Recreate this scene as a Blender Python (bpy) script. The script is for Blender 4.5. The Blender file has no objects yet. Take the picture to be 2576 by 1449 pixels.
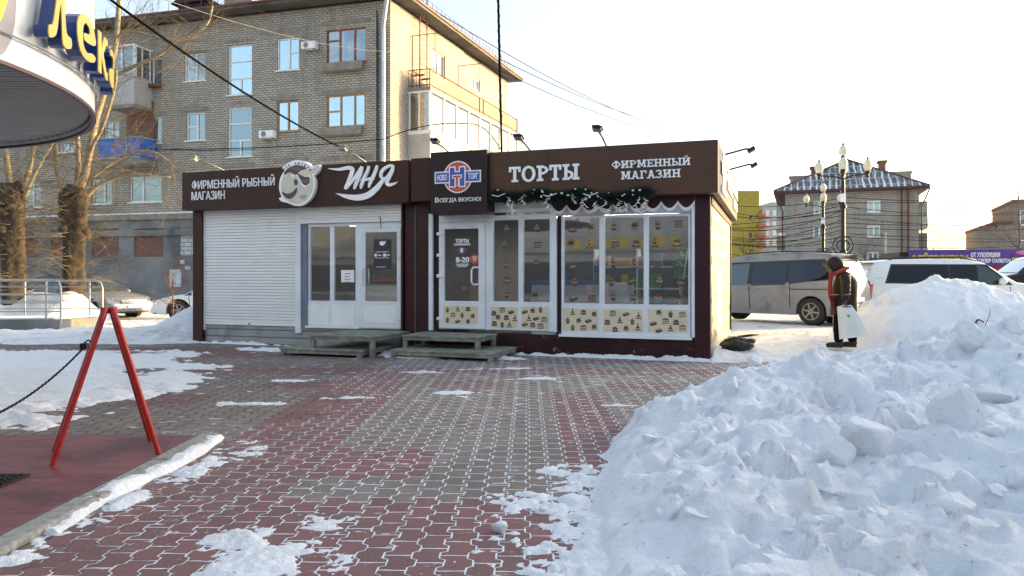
import bpy, bmesh, math, random
import numpy as np
from mathutils import Vector, Matrix
R = math.radians
SC = bpy.context.scene
COL = SC.collection
random.seed(7)

# ------------------------------------------------------------------ camera, light, exposure
F, CX, HZ, CH = 1890.0, 1288.0, 694.0, 1.4      # focal length, centre and horizon of the photo (2576 px wide), eye height
cam = bpy.data.cameras.new('camera'); camo = bpy.data.objects.new('camera', cam); COL.objects.link(camo)
cam.sensor_width = 36.0; cam.lens = 36.0*F/2576.0; cam.shift_y = -(724.5-HZ)/2576.0
cam.clip_end = 3000; cam.clip_start = 0.05
camo.location = (0, 0, CH); camo.rotation_euler = (R(90), 0, 0)
SC.camera = camo
SUN_AZ = Vector((0.954, 0.30, 0)); SUN_EL = R(10)
S = Vector((SUN_AZ.x*math.cos(SUN_EL), SUN_AZ.y*math.cos(SUN_EL), math.sin(SUN_EL)))
w = bpy.data.worlds.new('World'); SC.world = w; w.use_nodes = True
nt = w.node_tree
bg = nt.nodes['Background']; sky = nt.nodes.new('ShaderNodeTexSky')
sky.sky_type = 'NISHITA'; sky.sun_disc = False; sky.sun_elevation = SUN_EL
sky.sun_rotation = math.atan2(S.x, S.y); sky.air_density = 1.0; sky.dust_density = 4.0; sky.ozone_density = 1.0
hs = nt.nodes.new('ShaderNodeHueSaturation'); hs.inputs['Saturation'].default_value = .76; hs.inputs['Value'].default_value = 1.08      # thin winter haze
nt.links.new(sky.outputs[0], hs.inputs['Color']); nt.links.new(hs.outputs[0], bg.inputs[0]); bg.inputs[1].default_value = 0.15
sl = bpy.data.lights.new('sun', 'SUN'); so = bpy.data.objects.new('sun', sl); COL.objects.link(so)
sl.energy = 2.7; sl.angle = R(0.5); sl.color = (1.0, 0.72, 0.27)
so.rotation_euler = (-S).to_track_quat('-Z', 'Y').to_euler(); so.location = (20, 15, 30)
SC.view_settings.view_transform = 'Standard'; SC.view_settings.look = 'None'
SC.view_settings.gamma = 1.0; SC.view_settings.exposure = 1.9
SC.cycles.max_bounces = 6; SC.cycles.transparent_max_bounces = 10

# ------------------------------------------------------------------ helpers
def tag(o, label=None, cat=None, group=None, kind=None):
    if label: o['label'] = label
    if cat: o['category'] = cat
    if group: o['group'] = group
    if kind: o['kind'] = kind
    return o
def empty(name, loc=(0, 0, 0), rz=0.0, label=None, cat=None, group=None):
    o = bpy.data.objects.new(name, None); COL.objects.link(o)
    o.location = loc; o.rotation_euler = (0, 0, rz); o.empty_display_size = .2
    return tag(o, label, cat, group)
def copy_tree(o, parent=None):
    c = o.copy(); COL.objects.link(c)
    if parent: c.parent = parent
    for ch in list(o.children): copy_tree(ch, c)
    return c
def P(u, v, y): return Vector(((u-CX)/F*y, y, CH+(HZ-v)/F*y))
def G(u, v, z=0.0):
    y = F*(CH-z)/(v-HZ); return Vector(((u-CX)/F*y, y, z))
class Frame:
    """a vertical wall plane: origin, rotation about z; hit() gives wall coordinates of a line of sight"""
    def __init__(s, ox, oy, ang): s.o = Vector((ox, oy)); s.a = ang; s.ax = Vector((math.cos(ang), math.sin(ang))); s.ay = Vector((-math.sin(ang), math.cos(ang)))
    def hit(s, u, v, off=0.0):
        o = s.o - off*s.ay; k = (u-CX)/F
        lx = (k*o.y-o.x)/(s.ax.x-k*s.ax.y); d = o.y+lx*s.ax.y
        return lx, CH+(HZ-v)/F*d
    def box(s, u0, u1, v0, v1, off=0.0):        # -> x0,x1,z0,z1 using the middle of the opening
        um = (u0+u1)/2
        return s.hit(u0, v0, off)[0], s.hit(u1, v0, off)[0], s.hit(um, v1, off)[1], s.hit(um, v0, off)[1]
    def world(s, lx, ly, z=0.0):
        p = s.o+s.ax*lx+s.ay*ly; return Vector((p.x, p.y, z))

class MB:
    def __init__(s, M=None): s.v = []; s.f = []; s.m = []; s.M = M
    def add(s, vs, fs, mi=0):
        b = len(s.v)
        if s.M is not None: vs = [s.M @ Vector(v) for v in vs]
        s.v.extend([tuple(v) for v in vs]); s.f.extend([tuple(i+b for i in f) for f in fs]); s.m.extend([mi]*len(fs)); return s
    def box(s, x0, x1, y0, y1, z0, z1, mi=0):
        return s.add([(x0,y0,z0),(x1,y0,z0),(x1,y1,z0),(x0,y1,z0),(x0,y0,z1),(x1,y0,z1),(x1,y1,z1),(x0,y1,z1)],
                     [(0,3,2,1),(4,5,6,7),(0,1,5,4),(1,2,6,5),(2,3,7,6),(3,0,4,7)], mi)
    def prism(s, poly, y0, y1, mi=0):           # polygon in x,z pushed from y0 (front) to y1
        n = len(poly)
        vs = [(p[0], y0, p[1]) for p in poly]+[(p[0], y1, p[1]) for p in poly]
        fs = [tuple(range(n)), tuple(range(2*n-1, n-1, -1))]+[(i, n+i, n+(i+1) % n, (i+1) % n) for i in range(n)]
        return s.add(vs, fs, mi)
    def zprism(s, poly, z0, z1, mi=0):
        n = len(poly)
        vs = [(p[0], p[1], z0) for p in poly]+[(p[0], p[1], z1) for p in poly]
        fs = [tuple(range(n-1, -1, -1)), tuple(range(n, 2*n))]+[(i, (i+1) % n, n+(i+1) % n, n+i) for i in range(n)]
        return s.add(vs, fs, mi)
    def tube(s, pts, r, n=8, mi=0, caps=True):
        pts = [Vector(p) for p in pts]; k = len(pts)
        rs = r if isinstance(r, (list, tuple)) else [r]*k
        vs = []; fs = []; up = None
        for i, p in enumerate(pts):
            t = (pts[min(i+1, k-1)]-pts[max(i-1, 0)])
            t = t.normalized() if t.length > 1e-9 else Vector((0, 0, 1))
            if up is None: up = Vector((0, 0, 1)) if abs(t.z) < .9 else Vector((1, 0, 0))
            a = t.cross(up)
            if a.length < 1e-5: a = t.orthogonal()
            a.normalize(); b = a.cross(t).normalized(); up = b
            for j in range(n):
                an = 2*math.pi*j/n; vs.append(p+(a*math.cos(an)+b*math.sin(an))*rs[i])
        for i in range(k-1):
            for j in range(n): fs.append((i*n+j, i*n+(j+1) % n, (i+1)*n+(j+1) % n, (i+1)*n+j))
        if caps: fs.append(tuple(range(n-1, -1, -1))); fs.append(tuple((k-1)*n+j for j in range(n)))
        return s.add(vs, fs, mi)
    def lathe(s, prof, c=(0, 0, 0), n=16, mi=0):
        vs = []; fs = []; k = len(prof)
        for r, z in prof:
            for j in range(n):
                a = 2*math.pi*j/n; vs.append((c[0]+r*math.cos(a), c[1]+r*math.sin(a), c[2]+z))
        for i in range(k-1):
            for j in range(n): fs.append((i*n+j, i*n+(j+1) % n, (i+1)*n+(j+1) % n, (i+1)*n+j))
        fs.append(tuple(range(n-1, -1, -1))); fs.append(tuple((k-1)*n+j for j in range(n)))
        return s.add(vs, fs, mi)
    def ball(s, c, r, nu=12, nv=8, mi=0):
        if not isinstance(r, (tuple, list)): r = (r, r, r)
        vs = [(c[0], c[1], c[2]-r[2])]; fs = []
        for i in range(1, nv):
            t = -math.pi/2+math.pi*i/nv
            for j in range(nu):
                a = 2*math.pi*j/nu
                vs.append((c[0]+r[0]*math.cos(t)*math.cos(a), c[1]+r[1]*math.cos(t)*math.sin(a), c[2]+r[2]*math.sin(t)))
        vs.append((c[0], c[1], c[2]+r[2])); e = len(vs)-1
        for j in range(nu): fs.append((0, 1+(j+1) % nu, 1+j))
        for i in range(nv-2):
            for j in range(nu): fs.append((1+i*nu+j, 1+i*nu+(j+1) % nu, 1+(i+1)*nu+(j+1) % nu, 1+(i+1)*nu+j))
        b = 1+(nv-2)*nu
        for j in range(nu): fs.append((b+j, b+(j+1) % nu, e))
        return s.add(vs, fs, mi)
    def grid(s, fn, nu, nv, mi=0):
        vs = [fn(i/nu, j/nv) for j in range(nv+1) for i in range(nu+1)]
        fs = [(j*(nu+1)+i, j*(nu+1)+i+1, (j+1)*(nu+1)+i+1, (j+1)*(nu+1)+i) for j in range(nv) for i in range(nu)]
        return s.add(vs, fs, mi)
    def build(s, name, mats, parent=None, smooth=False, bevel=0.0, fix=True, auto=None):
        me = bpy.data.meshes.new(name); me.from_pydata(s.v, [], s.f)
        mats = mats if isinstance(mats, (list, tuple)) else [mats]
        for m in mats: me.materials.append(m)
        me.polygons.foreach_set('material_index', s.m)
        if fix and len(s.f) < 60000:
            bm = bmesh.new(); bm.from_mesh(me); bmesh.ops.recalc_face_normals(bm, faces=bm.faces); bm.to_mesh(me); bm.free()
        if smooth:
            me.polygons.foreach_set('use_smooth', [True]*len(me.polygons))
            if auto: me.set_sharp_from_angle(angle=R(auto))
        o = bpy.data.objects.new(name, me); COL.objects.link(o)
        if parent: o.parent = parent
        if bevel:
            b = o.modifiers.new('bevel', 'BEVEL'); b.width = bevel; b.segments = 2; b.limit_method = 'ANGLE'; b.angle_limit = R(40)
        return o

_tc = {}
def text_geo(txt, off=0.0):
    if (txt, off) in _tc: return _tc[(txt, off)]
    c = bpy.data.curves.new('t', 'FONT'); c.body = txt; c.offset = off; c.resolution_u = 3; c.extrude = .5
    o = bpy.data.objects.new('t', c); COL.objects.link(o); bpy.context.view_layer.update()
    me = bpy.data.meshes.new_from_object(o.evaluated_get(bpy.context.evaluated_depsgraph_get()))
    vs = np.array([v.co[:] for v in me.vertices]); fs = [tuple(p.vertices) for p in me.polygons]
    bpy.data.objects.remove(o); bpy.data.curves.remove(c); bpy.data.meshes.remove(me)
    vs[:, :2] -= vs[:, :2].min(0); sz = vs[:, :2].max(0); vs[:, 0] /= sz[0]; vs[:, 1] /= sz[1]
    _tc[(txt, off)] = (vs, fs); return vs, fs
def put_text(mb, txt, x0, x1, z0, z1, y, d=.012, off=.02, mi=0, fn=None):
    vs, fs = text_geo(txt, off)
    pts = [(x0+(x1-x0)*a, y-d*(c+.5), z0+(z1-z0)*b) for a, b, c in vs]
    if fn: pts = [fn(*p) for p in pts]
    mb.add(pts, fs, mi)

# ------------------------------------------------------------------ node helpers and materials
class NT:
    def __init__(s, tree): s.t = tree
    def n(s, typ, **kw):
        nd = s.t.nodes.new(typ)
        for k, v in kw.items(): setattr(nd, k, v)
        return nd
    def link(s, a, b): s.t.links.new(a.s if isinstance(a, V) else a, b)
    def m(s, op, a, b=None, c=None):
        nd = s.n('ShaderNodeMath', operation=op)
        for i, x in enumerate((a, b, c)):
            if x is None: continue
            if isinstance(x, V): s.link(x, nd.inputs[i])
            else: nd.inputs[i].default_value = x
        return V(s, nd.outputs[0])
    def noise(s, vec, scale, detail=3, rough=.55, out=0):
        nd = s.n('ShaderNodeTexNoise'); nd.inputs['Scale'].default_value = scale; nd.inputs['Detail'].default_value = detail; nd.inputs['Roughness'].default_value = rough
        if vec is not None: s.link(vec, nd.inputs['Vector'])
        return V(s, nd.outputs[out])
    def mix(s, f, a, b):
        nd = s.n('ShaderNodeMix', data_type='RGBA')
        for sock, x in ((nd.inputs[0], f), (nd.inputs[6], a), (nd.inputs[7], b)):
            if isinstance(x, V): s.link(x, sock)
            elif isinstance(x, (int, float)): sock.default_value = x
            else: sock.default_value = (*x[:3], 1)
        return V(s, nd.outputs[2])
    def xyz(s, x, y, z):
        nd = s.n('ShaderNodeCombineXYZ')
        for i, q in enumerate((x, y, z)):
            if isinstance(q, V): s.link(q, nd.inputs[i])
            else: nd.inputs[i].default_value = q
        return V(s, nd.outputs[0])
    def sep(s, v):
        nd = s.n('ShaderNodeSeparateXYZ'); s.link(v, nd.inputs[0]); return [V(s, nd.outputs[i]) for i in range(3)]
    def step(s, x, a, b):       # smooth 0..1 from a to b
        nd = s.n('ShaderNodeMapRange', interpolation_type='SMOOTHSTEP')
        s.link(x, nd.inputs[0]); nd.inputs[1].default_value = a; nd.inputs[2].default_value = b
        return V(s, nd.outputs[0])
class V:
    def __init__(s, nt, sock): s.nt = nt; s.s = sock
    def __add__(s, o): return s.nt.m('ADD', s, o)
    def __sub__(s, o): return s.nt.m('SUBTRACT', s, o)
    def __rsub__(s, o): return s.nt.m('SUBTRACT', o, s)
    def __mul__(s, o): return s.nt.m('MULTIPLY', s, o)
    def __truediv__(s, o): return s.nt.m('DIVIDE', s, o)
    def gt(s, o): return s.nt.m('GREATER_THAN', s, o)
    def lt(s, o): return s.nt.m('LESS_THAN', s, o)
    __radd__ = __add__; __rmul__ = __mul__

def new_mat(name):
    m = bpy.data.materials.new(name); m.use_nodes = True
    return m, NT(m.node_tree), m.node_tree.nodes['Principled BSDF']
def mat(name, base, rough=.6, metal=0.0, var=.18, vs=2.5, bump=0.0, bs=40, spec=.5, dirt=None, dscale=1.2, dlo=.5, dhi=.75, coat=0, trans=0):
    m, t, b = new_mat(name)
    co = t.n('ShaderNodeTexCoord').outputs['Object']
    n1 = t.noise(co, vs, 5)
    lo = [c*(1-var) for c in base]; hi = [min(1, c*(1+var)) for c in base]
    c = t.mix(t.step(n1, .3, .7), lo, hi)
    if dirt:
        n2 = t.noise(co, dscale, 6, .65); c = t.mix(t.step(n2, dlo, dhi), c, dirt)
    t.link(c, b.inputs['Base Color'])
    n3 = t.noise(co, vs*4, 3)
    t.link(n3*(.3*rough)+rough*.85, b.inputs['Roughness'])
    b.inputs['Metallic'].default_value = metal; b.inputs['Specular IOR Level'].default_value = spec
    if coat: b.inputs['Coat Weight'].default_value = coat; b.inputs['Coat Roughness'].default_value = .06
    if trans: b.inputs['Transmission Weight'].default_value = trans
    if bump:
        bp = t.n('ShaderNodeBump'); bp.inputs['Strength'].default_value = bump; bp.inputs['Distance'].default_value = .02
        t.link(t.noise(co, bs, 4, .6), bp.inputs['Height']); t.link(bp.outputs[0], b.inputs['Normal'])
    return m
def brick(name, c1, c2, mortar, bw=.26, bh=.1, ms=.012, dirt=(.12,.11,.1), damt=.55, bump=.5):
    m, t, b = new_mat(name)
    co = V(t, t.n('ShaderNodeTexCoord').outputs['Object']); x, y, z = t.sep(co)
    wob = t.noise(co, .9, 2)*.04
    vec = t.xyz((x+y)*1.0, z+wob, 0.0)
    br = t.n('ShaderNodeTexBrick'); t.link(vec, br.inputs['Vector'])
    br.inputs['Scale'].default_value = 1.0; br.inputs['Brick Width'].default_value = bw; br.inputs['Row Height'].default_value = bh
    br.inputs['Mortar Size'].default_value = ms; br.inputs['Mortar Smooth'].default_value = .15
    br.inputs['Color1'].default_value = (*c1, 1); br.inputs['Color2'].default_value = (*c2, 1); br.inputs['Mortar'].default_value = (*mortar, 1)
    n2 = t.noise(co, .35, 6, .65); n3 = t.noise(t.xyz(x*3.0+y*3.0, z*.35, 0.0), 1.0, 5, .6)
    c = t.mix(t.step(n2*.6+n3*.4, .45, .7)*damt, V(t, br.outputs[0]), dirt)
    n4 = t.noise(co, 5.0, 3)
    c = t.mix(t.step(n4, .35, .7)*.25, c, [q*.7 for q in c1])
    t.link(c, b.inputs['Base Color']); b.inputs['Roughness'].default_value = .9
    bp = t.n('ShaderNodeBump'); bp.inputs['Strength'].default_value = bump; bp.inputs['Distance'].default_value = .01; bp.invert = True
    t.link(V(t, br.outputs['Fac']), bp.inputs['Height']); t.link(bp.outputs[0], b.inputs['Normal'])
    return m
def glass_pane(name, tint, refl=.25, rough=.02, see=.6, body=(.03,.035,.04)):
    """shop glass: part clear (tinted), part film, with a mirror reflection"""
    m, t, b = new_mat(name); out = t.t.nodes['Material Output']
    tr = t.n('ShaderNodeBsdfTransparent'); tr.inputs[0].default_value = (*tint, 1)
    df = t.n('ShaderNodeBsdfDiffuse'); df.inputs[0].default_value = (*body, 1)
    gl = t.n('ShaderNodeBsdfGlossy'); gl.inputs['Roughness'].default_value = rough; gl.inputs[0].default_value = (.95, .97, 1, 1)
    mx = t.n('ShaderNodeMixShader'); mx.inputs[0].default_value = see
    t.link(df.outputs[0], mx.inputs[1]); t.link(tr.outputs[0], mx.inputs[2])
    fr = t.n('ShaderNodeFresnel'); fr.inputs[0].default_value = 1.5
    f = t.m('MULTIPLY_ADD', V(t, fr.outputs[0]), .8, refl)
    m2 = t.n('ShaderNodeMixShader'); t.link(f, m2.inputs[0]); t.link(mx.outputs[0], m2.inputs[1]); t.link(gl.outputs[0], m2.inputs[2])
    t.link(m2.outputs[0], out.inputs[0]); return m
def window_glass(name, base, refl=.35, wob=.12):
    m, t, b = new_mat(name); out = t.t.nodes['Material Output']
    co = V(t, t.n('ShaderNodeTexCoord').outputs['Object']); x, y, z = t.sep(co)
    df = t.n('ShaderNodeBsdfDiffuse')
    folds = t.m('SINE', x*38.0+y*38.0+t.noise(co, 1.5, 2)*9.0)*.5+.5
    big = t.noise(co, .8, 2)
    t.link(t.mix(t.step(big, .4, .6), [c*.25 for c in base], t.mix(folds, [c*.8 for c in base], base)), df.inputs[0])
    gl = t.n('ShaderNodeBsdfGlossy'); gl.inputs['Roughness'].default_value = .03; gl.inputs[0].default_value = (.42, .54, .63, 1)
    bp = t.n('ShaderNodeBump'); bp.inputs['Strength'].default_value = wob; bp.inputs['Distance'].default_value = .1
    t.link(t.noise(co, .7, 1), bp.inputs['Height']); t.link(bp.outputs[0], gl.inputs['Normal'])
    mx = t.n('ShaderNodeMixShader'); mx.inputs[0].default_value = refl
    t.link(df.outputs[0], mx.inputs[1]); t.link(gl.outputs[0], mx.inputs[2]); t.link(mx.outputs[0], out.inputs[0]); return m
def snow_mat(name, base=(.84,.86,.89), dirt=(.42,.38,.34), d0=.58, d1=.8, bs=18, bump=.45, speck=.72):
    m, t, b = new_mat(name)
    co = V(t, t.n('ShaderNodeTexCoord').outputs['Object'])
    n1 = t.noise(co, .9, 7, .65); n2 = t.noise(co, 26, 3, .6); n3 = t.noise(co, 5.0, 4)
    c = t.mix(t.step(n1, d0, d1)*t.step(n3, .3, .7)*.7, base, dirt)
    c = t.mix(t.step(n2, speck, speck+.05)*.6, c, (.16, .14, .12))
    t.link(c, b.inputs['Base Color']); b.inputs['Roughness'].default_value = .75; b.inputs['Specular IOR Level'].default_value = .25
    bp = t.n('ShaderNodeBump'); bp.inputs['Strength'].default_value = bump; bp.inputs['Distance'].default_value = .025
    t.link(t.noise(co, bs, 5, .65), bp.inputs['Height']); t.link(bp.outputs[0], b.inputs['Normal'])
    return m

M_SNOW = snow_mat('snow_white', (.79,.815,.85), (.50,.47,.44), .50, .74, bump=.9, bs=24, speck=.685)
M_TRAMP = snow_mat('trampled_snow', (.78,.79,.81), (.38,.33,.29), .42, .68, 14, .8, .66)
M_BRICK = brick('grey_silicate_brick', (.53,.485,.41), (.40,.365,.31), (.14,.12,.105), .265, .105, .017)
M_REDB = brick('red_brick', (.27,.085,.06), (.17,.06,.045), (.2,.17,.15), .25, .085, .012)
M_WHB = brick('white_block', (.62,.64,.64), (.5,.52,.53), (.2,.2,.2), .4, .2, .02)
M_CONC = mat('plinth_concrete', (.20,.20,.20), .9, var=.3, vs=.6, bump=.4, bs=15, dirt=(.1,.1,.1), dscale=.5)
M_LINT = mat('lintel_concrete', (.27,.235,.205), .9, var=.2, bump=.3)
M_SOFF = mat('eave_boards', (.10,.085,.075), .85, var=.35, vs=1.0, bump=.3)
M_ROOF = mat('slate_roof', (.19,.185,.18), .85, var=.25, bump=.4, dirt=(.7,.72,.75), dscale=.4, dlo=.68, dhi=.75)
M_WPVC = mat('white_plastic', (.84,.845,.855), .35, var=.04, dirt=(.6,.59,.57), dscale=3, dlo=.6, dhi=.85)
M_WPVC2 = mat('weathered_white_frame', (.74,.77,.82), .5, var=.06)
M_ORAN = mat('varnished_wood_frame', (.42,.24,.11), .5, var=.15)
M_REDW = mat('red_brown_frame', (.33,.075,.04), .5, var=.2)
M_WG1 = window_glass('window_glass_curtain', (.42,.45,.46), .34)
M_WG2 = window_glass('window_glass_dark', (.09,.10,.11), .42)
M_WG3 = window_glass('window_glass_sky', (.3,.36,.4), .8, .05)
M_GALV = mat('galvanised_steel', (.55,.57,.6), .4, .7, var=.15)
M_RUST = mat('rusty_iron', (.17,.065,.035), .8, .2, var=.35, vs=8)
M_DKMET = mat('black_iron', (.015,.014,.017), .45, .3, var=.3)
M_CABLE = mat('cable_rubber', (.010,.010,.014), 1.0, var=.2, spec=0.0)
M_BLUEB = mat('blue_balcony_sheet', (.015,.15,.52), .7, var=.2, dirt=(.3,.35,.45), dscale=6, dlo=.62, dhi=.7)
M_SIDING = mat('white_balcony_siding', (.46,.45,.43), .6, var=.08)
M_CREAM = mat('cream_panel', (.44,.39,.29), .7, var=.08, dirt=(.33,.28,.2), dscale=1.5, dlo=.6, dhi=.8)
M_BROWN = mat('brown_sign_film', (.048,.016,.012), .5, var=.10, spec=.25)
M_BROWN2 = mat('brown_sign_film_lighter', (.080,.036,.021), .45, var=.14, vs=.7, spec=.3)
M_BLACKS = mat('dark_sign_film', (.024,.013,.013), .5, var=.1, spec=.25)
M_MAROON = mat('maroon_steel', (.036,.008,.011), .45, var=.15, spec=.3, dirt=(.10,.07,.07), dscale=5, dlo=.66, dhi=.8)
M_SHUT = mat('white_roller_slats', (.83,.825,.83), .45, var=.03, dirt=(.5,.49,.47), dscale=1.1, dlo=.62, dhi=.9)
M_GSID = mat('grey_plinth_siding', (.33,.315,.325), .6, var=.1, dirt=(.18,.17,.17), dscale=2)
M_LET = mat('white_letters', (.88,.88,.90), .45, var=.02)
M_CRFILM = mat('cream_film', (.70,.61,.45), .5, var=.04)
M_DECAL = mat('brown_ink', (.10,.05,.03), .6, var=.25)
M_DECAL2 = mat('light_brown_ink', (.30,.22,.15), .6, var=.25)
M_RED = mat('emblem_red', (.55,.085,.055), .45, var=.05)
M_BLUE = mat('emblem_blue', (.045,.09,.42), .45, var=.08)
M_EMCR = mat('emblem_cream', (.60,.57,.47), .5, var=.04)
M_EMBR = mat('emblem_brown', (.085,.05,.055), .5, var=.1)
M_EMBR2 = mat('emblem_brown_light', (.17,.10,.10), .5, var=.1)
M_WOODG = mat('painted_green_grey_boards', (.235,.245,.205), .85, var=.3, vs=5, bump=.6, bs=25, dirt=(.16,.10,.06), dscale=4, dlo=.6, dhi=.75)
M_PRED = mat('red_painted_tube', (.40,.022,.018), .3, var=.18, vs=9, dirt=(.45,.25,.22), dscale=18, dlo=.66, dhi=.72)
M_RUB = mat('black_rubber', (.012,.012,.013), .8, var=.3, bump=.5)
M_TYRE = mat('tyre_rubber', (.025,.024,.024), .85, var=.3, vs=12, bump=.3)
M_RIM = mat('alloy_rim', (.35,.34,.33), .35, .7, var=.15)
M_CARG = glass_pane('tinted_car_glass', (.05,.06,.09), .0, .01, .35, (.006,.008,.018))
M_CARG2 = glass_pane('clear_car_glass', (.40,.58,.56), .04, .01, .75, (.05,.10,.09))
M_BARK = mat('dark_poplar_bark', (.055,.039,.027), .95, var=.5, vs=6, bump=1.0, bs=14)
M_BIRCH = mat('pale_young_bark', (.30,.24,.16), .8, var=.3, vs=9, bump=.5, bs=20, dirt=(.06,.05,.04), dscale=7, dlo=.6, dhi=.66)
M_TWIG = mat('ochre_twigs', (.13,.10,.062), .8, var=.3)
M_TWIGD = mat('grey_twigs', (.11,.09,.075), .9, var=.3)

# ------------------------------------------------------------------ ground: interlocking pavers with snow in the joints
def ground_mat():
    m, t, b = new_mat('paver_ground')
    co = V(t, t.n('ShaderNodeTexCoord').outputs['Object']); X, Y, Z = t.sep(co)
    a = R(1.2); x = X*math.cos(a)+Y*(-math.sin(a)); y = X*math.sin(a)+Y*math.cos(a)
    L, W = .195, .141
    wob = (t.noise(co, 6.0, 3)-.5)*.022
    s = t.m('SINE', y*(2*math.pi/L)); wv = t.m('MINIMUM', t.m('MAXIMUM', s*3.0, -1.0), 1.0)*.015
    xc = (x+wv+wob)/W; ci = t.m('FLOOR', xc); fx = xc-ci
    yc = (y+wob)/L+t.m('FLOORED_MODULO', ci, 2.0)*.5+.25; cj = t.m('FLOOR', yc); fy = yc-cj
    dx = t.m('MINIMUM', fx, 1.0-fx)*W; dy = t.m('MINIMUM', fy, 1.0-fy)*L
    dj = t.m('MINIMUM', dx, dy)
    qx = ci*W; qy = (cj-t.m('FLOORED_MODULO', ci, 2.0)*.5)*L
    def rect(x0, x1, y0, y1): return qx.gt(x0)*qx.lt(x1)*qy.gt(y0)*qy.lt(y1)
    red = None
    for r in ((-2.62,-1.68,-5,11.0), (-2.6,1.4,-6,4.62), (-1.62,-.8,5.1,5.95), (.22,.72,4,9.0), (.4,1.6,5.2,6.6), (-5.2,3.6,10.55,11.35),
              (-1.35,-.55,9.3,10.0), (-3.5,-2.6,9.2,9.9), (-4.6,-3.7,7.9,8.7), (-9,-5.2,13.2,14.6), (.9,1.7,9.1,9.8), (-.9,3.9,12.0,12.6), (-6,-2,12.6,13.4), (-2.62,-2.4,4,9)):
        q = rect(*r); red = q if red is None else t.m('MAXIMUM', red, q)
    wn = t.n('ShaderNodeTexWhiteNoise', noise_dimensions='2D'); t.link(t.xyz(ci, cj, 0.0), wn.inputs['Vector']); rnd = V(t, wn.outputs[0])
    n1 = t.noise(co, 1.3, 6, .6); n2 = t.noise(co, 60, 3, .6); n3 = t.noise(co, .55, 5, .6); n4 = t.noise(co, 9, 5, .65)
    gcol = t.mix(rnd, (.235,.195,.170), (.180,.152,.135)); rcol = t.mix(rnd, (.235,.098,.095), (.170,.074,.075))
    c = t.mix(red, gcol, rcol)
    c = t.mix(t.step(n1, .4, .7)*.5, c, (.12,.095,.085))
    c = t.mix(t.step(n2, .3, .75)*.35, c, (.28,.22,.20))
    # dark empty joint, then white snow packed in it where the noise says so
    c = t.mix(t.step(dj, .0095, .006), c, (.055,.045,.042))
    right = t.step(X, -3.2, .3)
    amt = t.step(n3*.55+n4*.25+right*.35, .38, .66)
    wide = (n4-.38)*.012+amt*.0018
    js = t.step(dj-wide, .0035, -.0005)*t.step(amt, .08, .4)
    frost = t.step(n4*.6+n2*.25+n3*.2+right*.02, .60, .72)*.75
    far = t.step(Y, 6.0, 11.0)
    fleck = t.step(t.noise(t.xyz(x*1.6, y*4.0, 0.0), 2.3, 6, .7)+right*.02+far*.045, .635, .675)*.9
    snow = t.m('MAXIMUM', t.m('MAXIMUM', js, frost*t.step(n3, .42, .62)), fleck)
    c = t.mix(snow, c, (.76,.78,.81))
    # beyond the paved square: packed dirty street snow
    out = t.m('MAXIMUM', t.step(Y+(n1-.5)*2.0, 15.4, 16.4), t.step(X+(n1-.5)*1.0, 5.2, 6.2))
    sn = t.mix(t.step(n1*.6+n4*.4, .42, .62), (.70,.71,.73), (.34,.30,.27))
    c = t.mix(out, c, sn)
    t.link(c, b.inputs['Base Color'])
    t.link(t.mix(snow, (.7,.7,.7), (.85,.85,.85)), b.inputs['Roughness']); b.inputs['Specular IOR Level'].default_value = .3
    h = t.step(dj, .0, .012)*(1.0-snow)+snow*1.1+n2*.25+n4*.3
    bp = t.n('ShaderNodeBump'); bp.inputs['Strength'].default_value = .55; bp.inputs['Distance'].default_value = .008
    t.link(h, bp.inputs['Height']); t.link(bp.outputs[0], b.inputs['Normal'])
    return m
g = MB().add([(-700,-200,0),(700,-200,0),(700,1200,0),(-700,1200,0)], [(0,1,2,3)]).build('ground', ground_mat())
tag(g, 'paved square of red and grey interlocking pavers with snow in the joints', 'ground', kind='structure')

# ---- value noise
def _h(ix, iy, s):
    n = (ix.astype(np.int64)*374761393+iy.astype(np.int64)*668265263+s*974711) & 0x7fffffff
    n = ((n ^ (n >> 13))*1274126177) & 0x7fffffff
    return ((n ^ (n >> 16)) & 0xffff)/65535.0
def vn(x, y, s=0):
    ix = np.floor(x); iy = np.floor(y); fx = x-ix; fy = y-iy
    fx = fx*fx*fx*(fx*(fx*6-15)+10); fy = fy*fy*fy*(fy*(fy*6-15)+10)
    a = _h(ix, iy, s); b = _h(ix+1, iy, s); c = _h(ix, iy+1, s); d = _h(ix+1, iy+1, s)
    return (a*(1-fx)+b*fx)*(1-fy)+(c*(1-fx)+d*fx)*fy
def fbm(x, y, f=1.0, o=4, s=0, g=.5):
    r = 0; a = 1.0; t = 0
    for i in range(o):
        r = r+a*vn(x*f+i*17.3, y*f-i*9.1, s+i); t += a; a *= g; f *= 2.03
    return r/t
def sm(x, a, b): q = np.clip((x-a)/(b-a), 0, 1); return q*q*(3-2*q)
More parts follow.
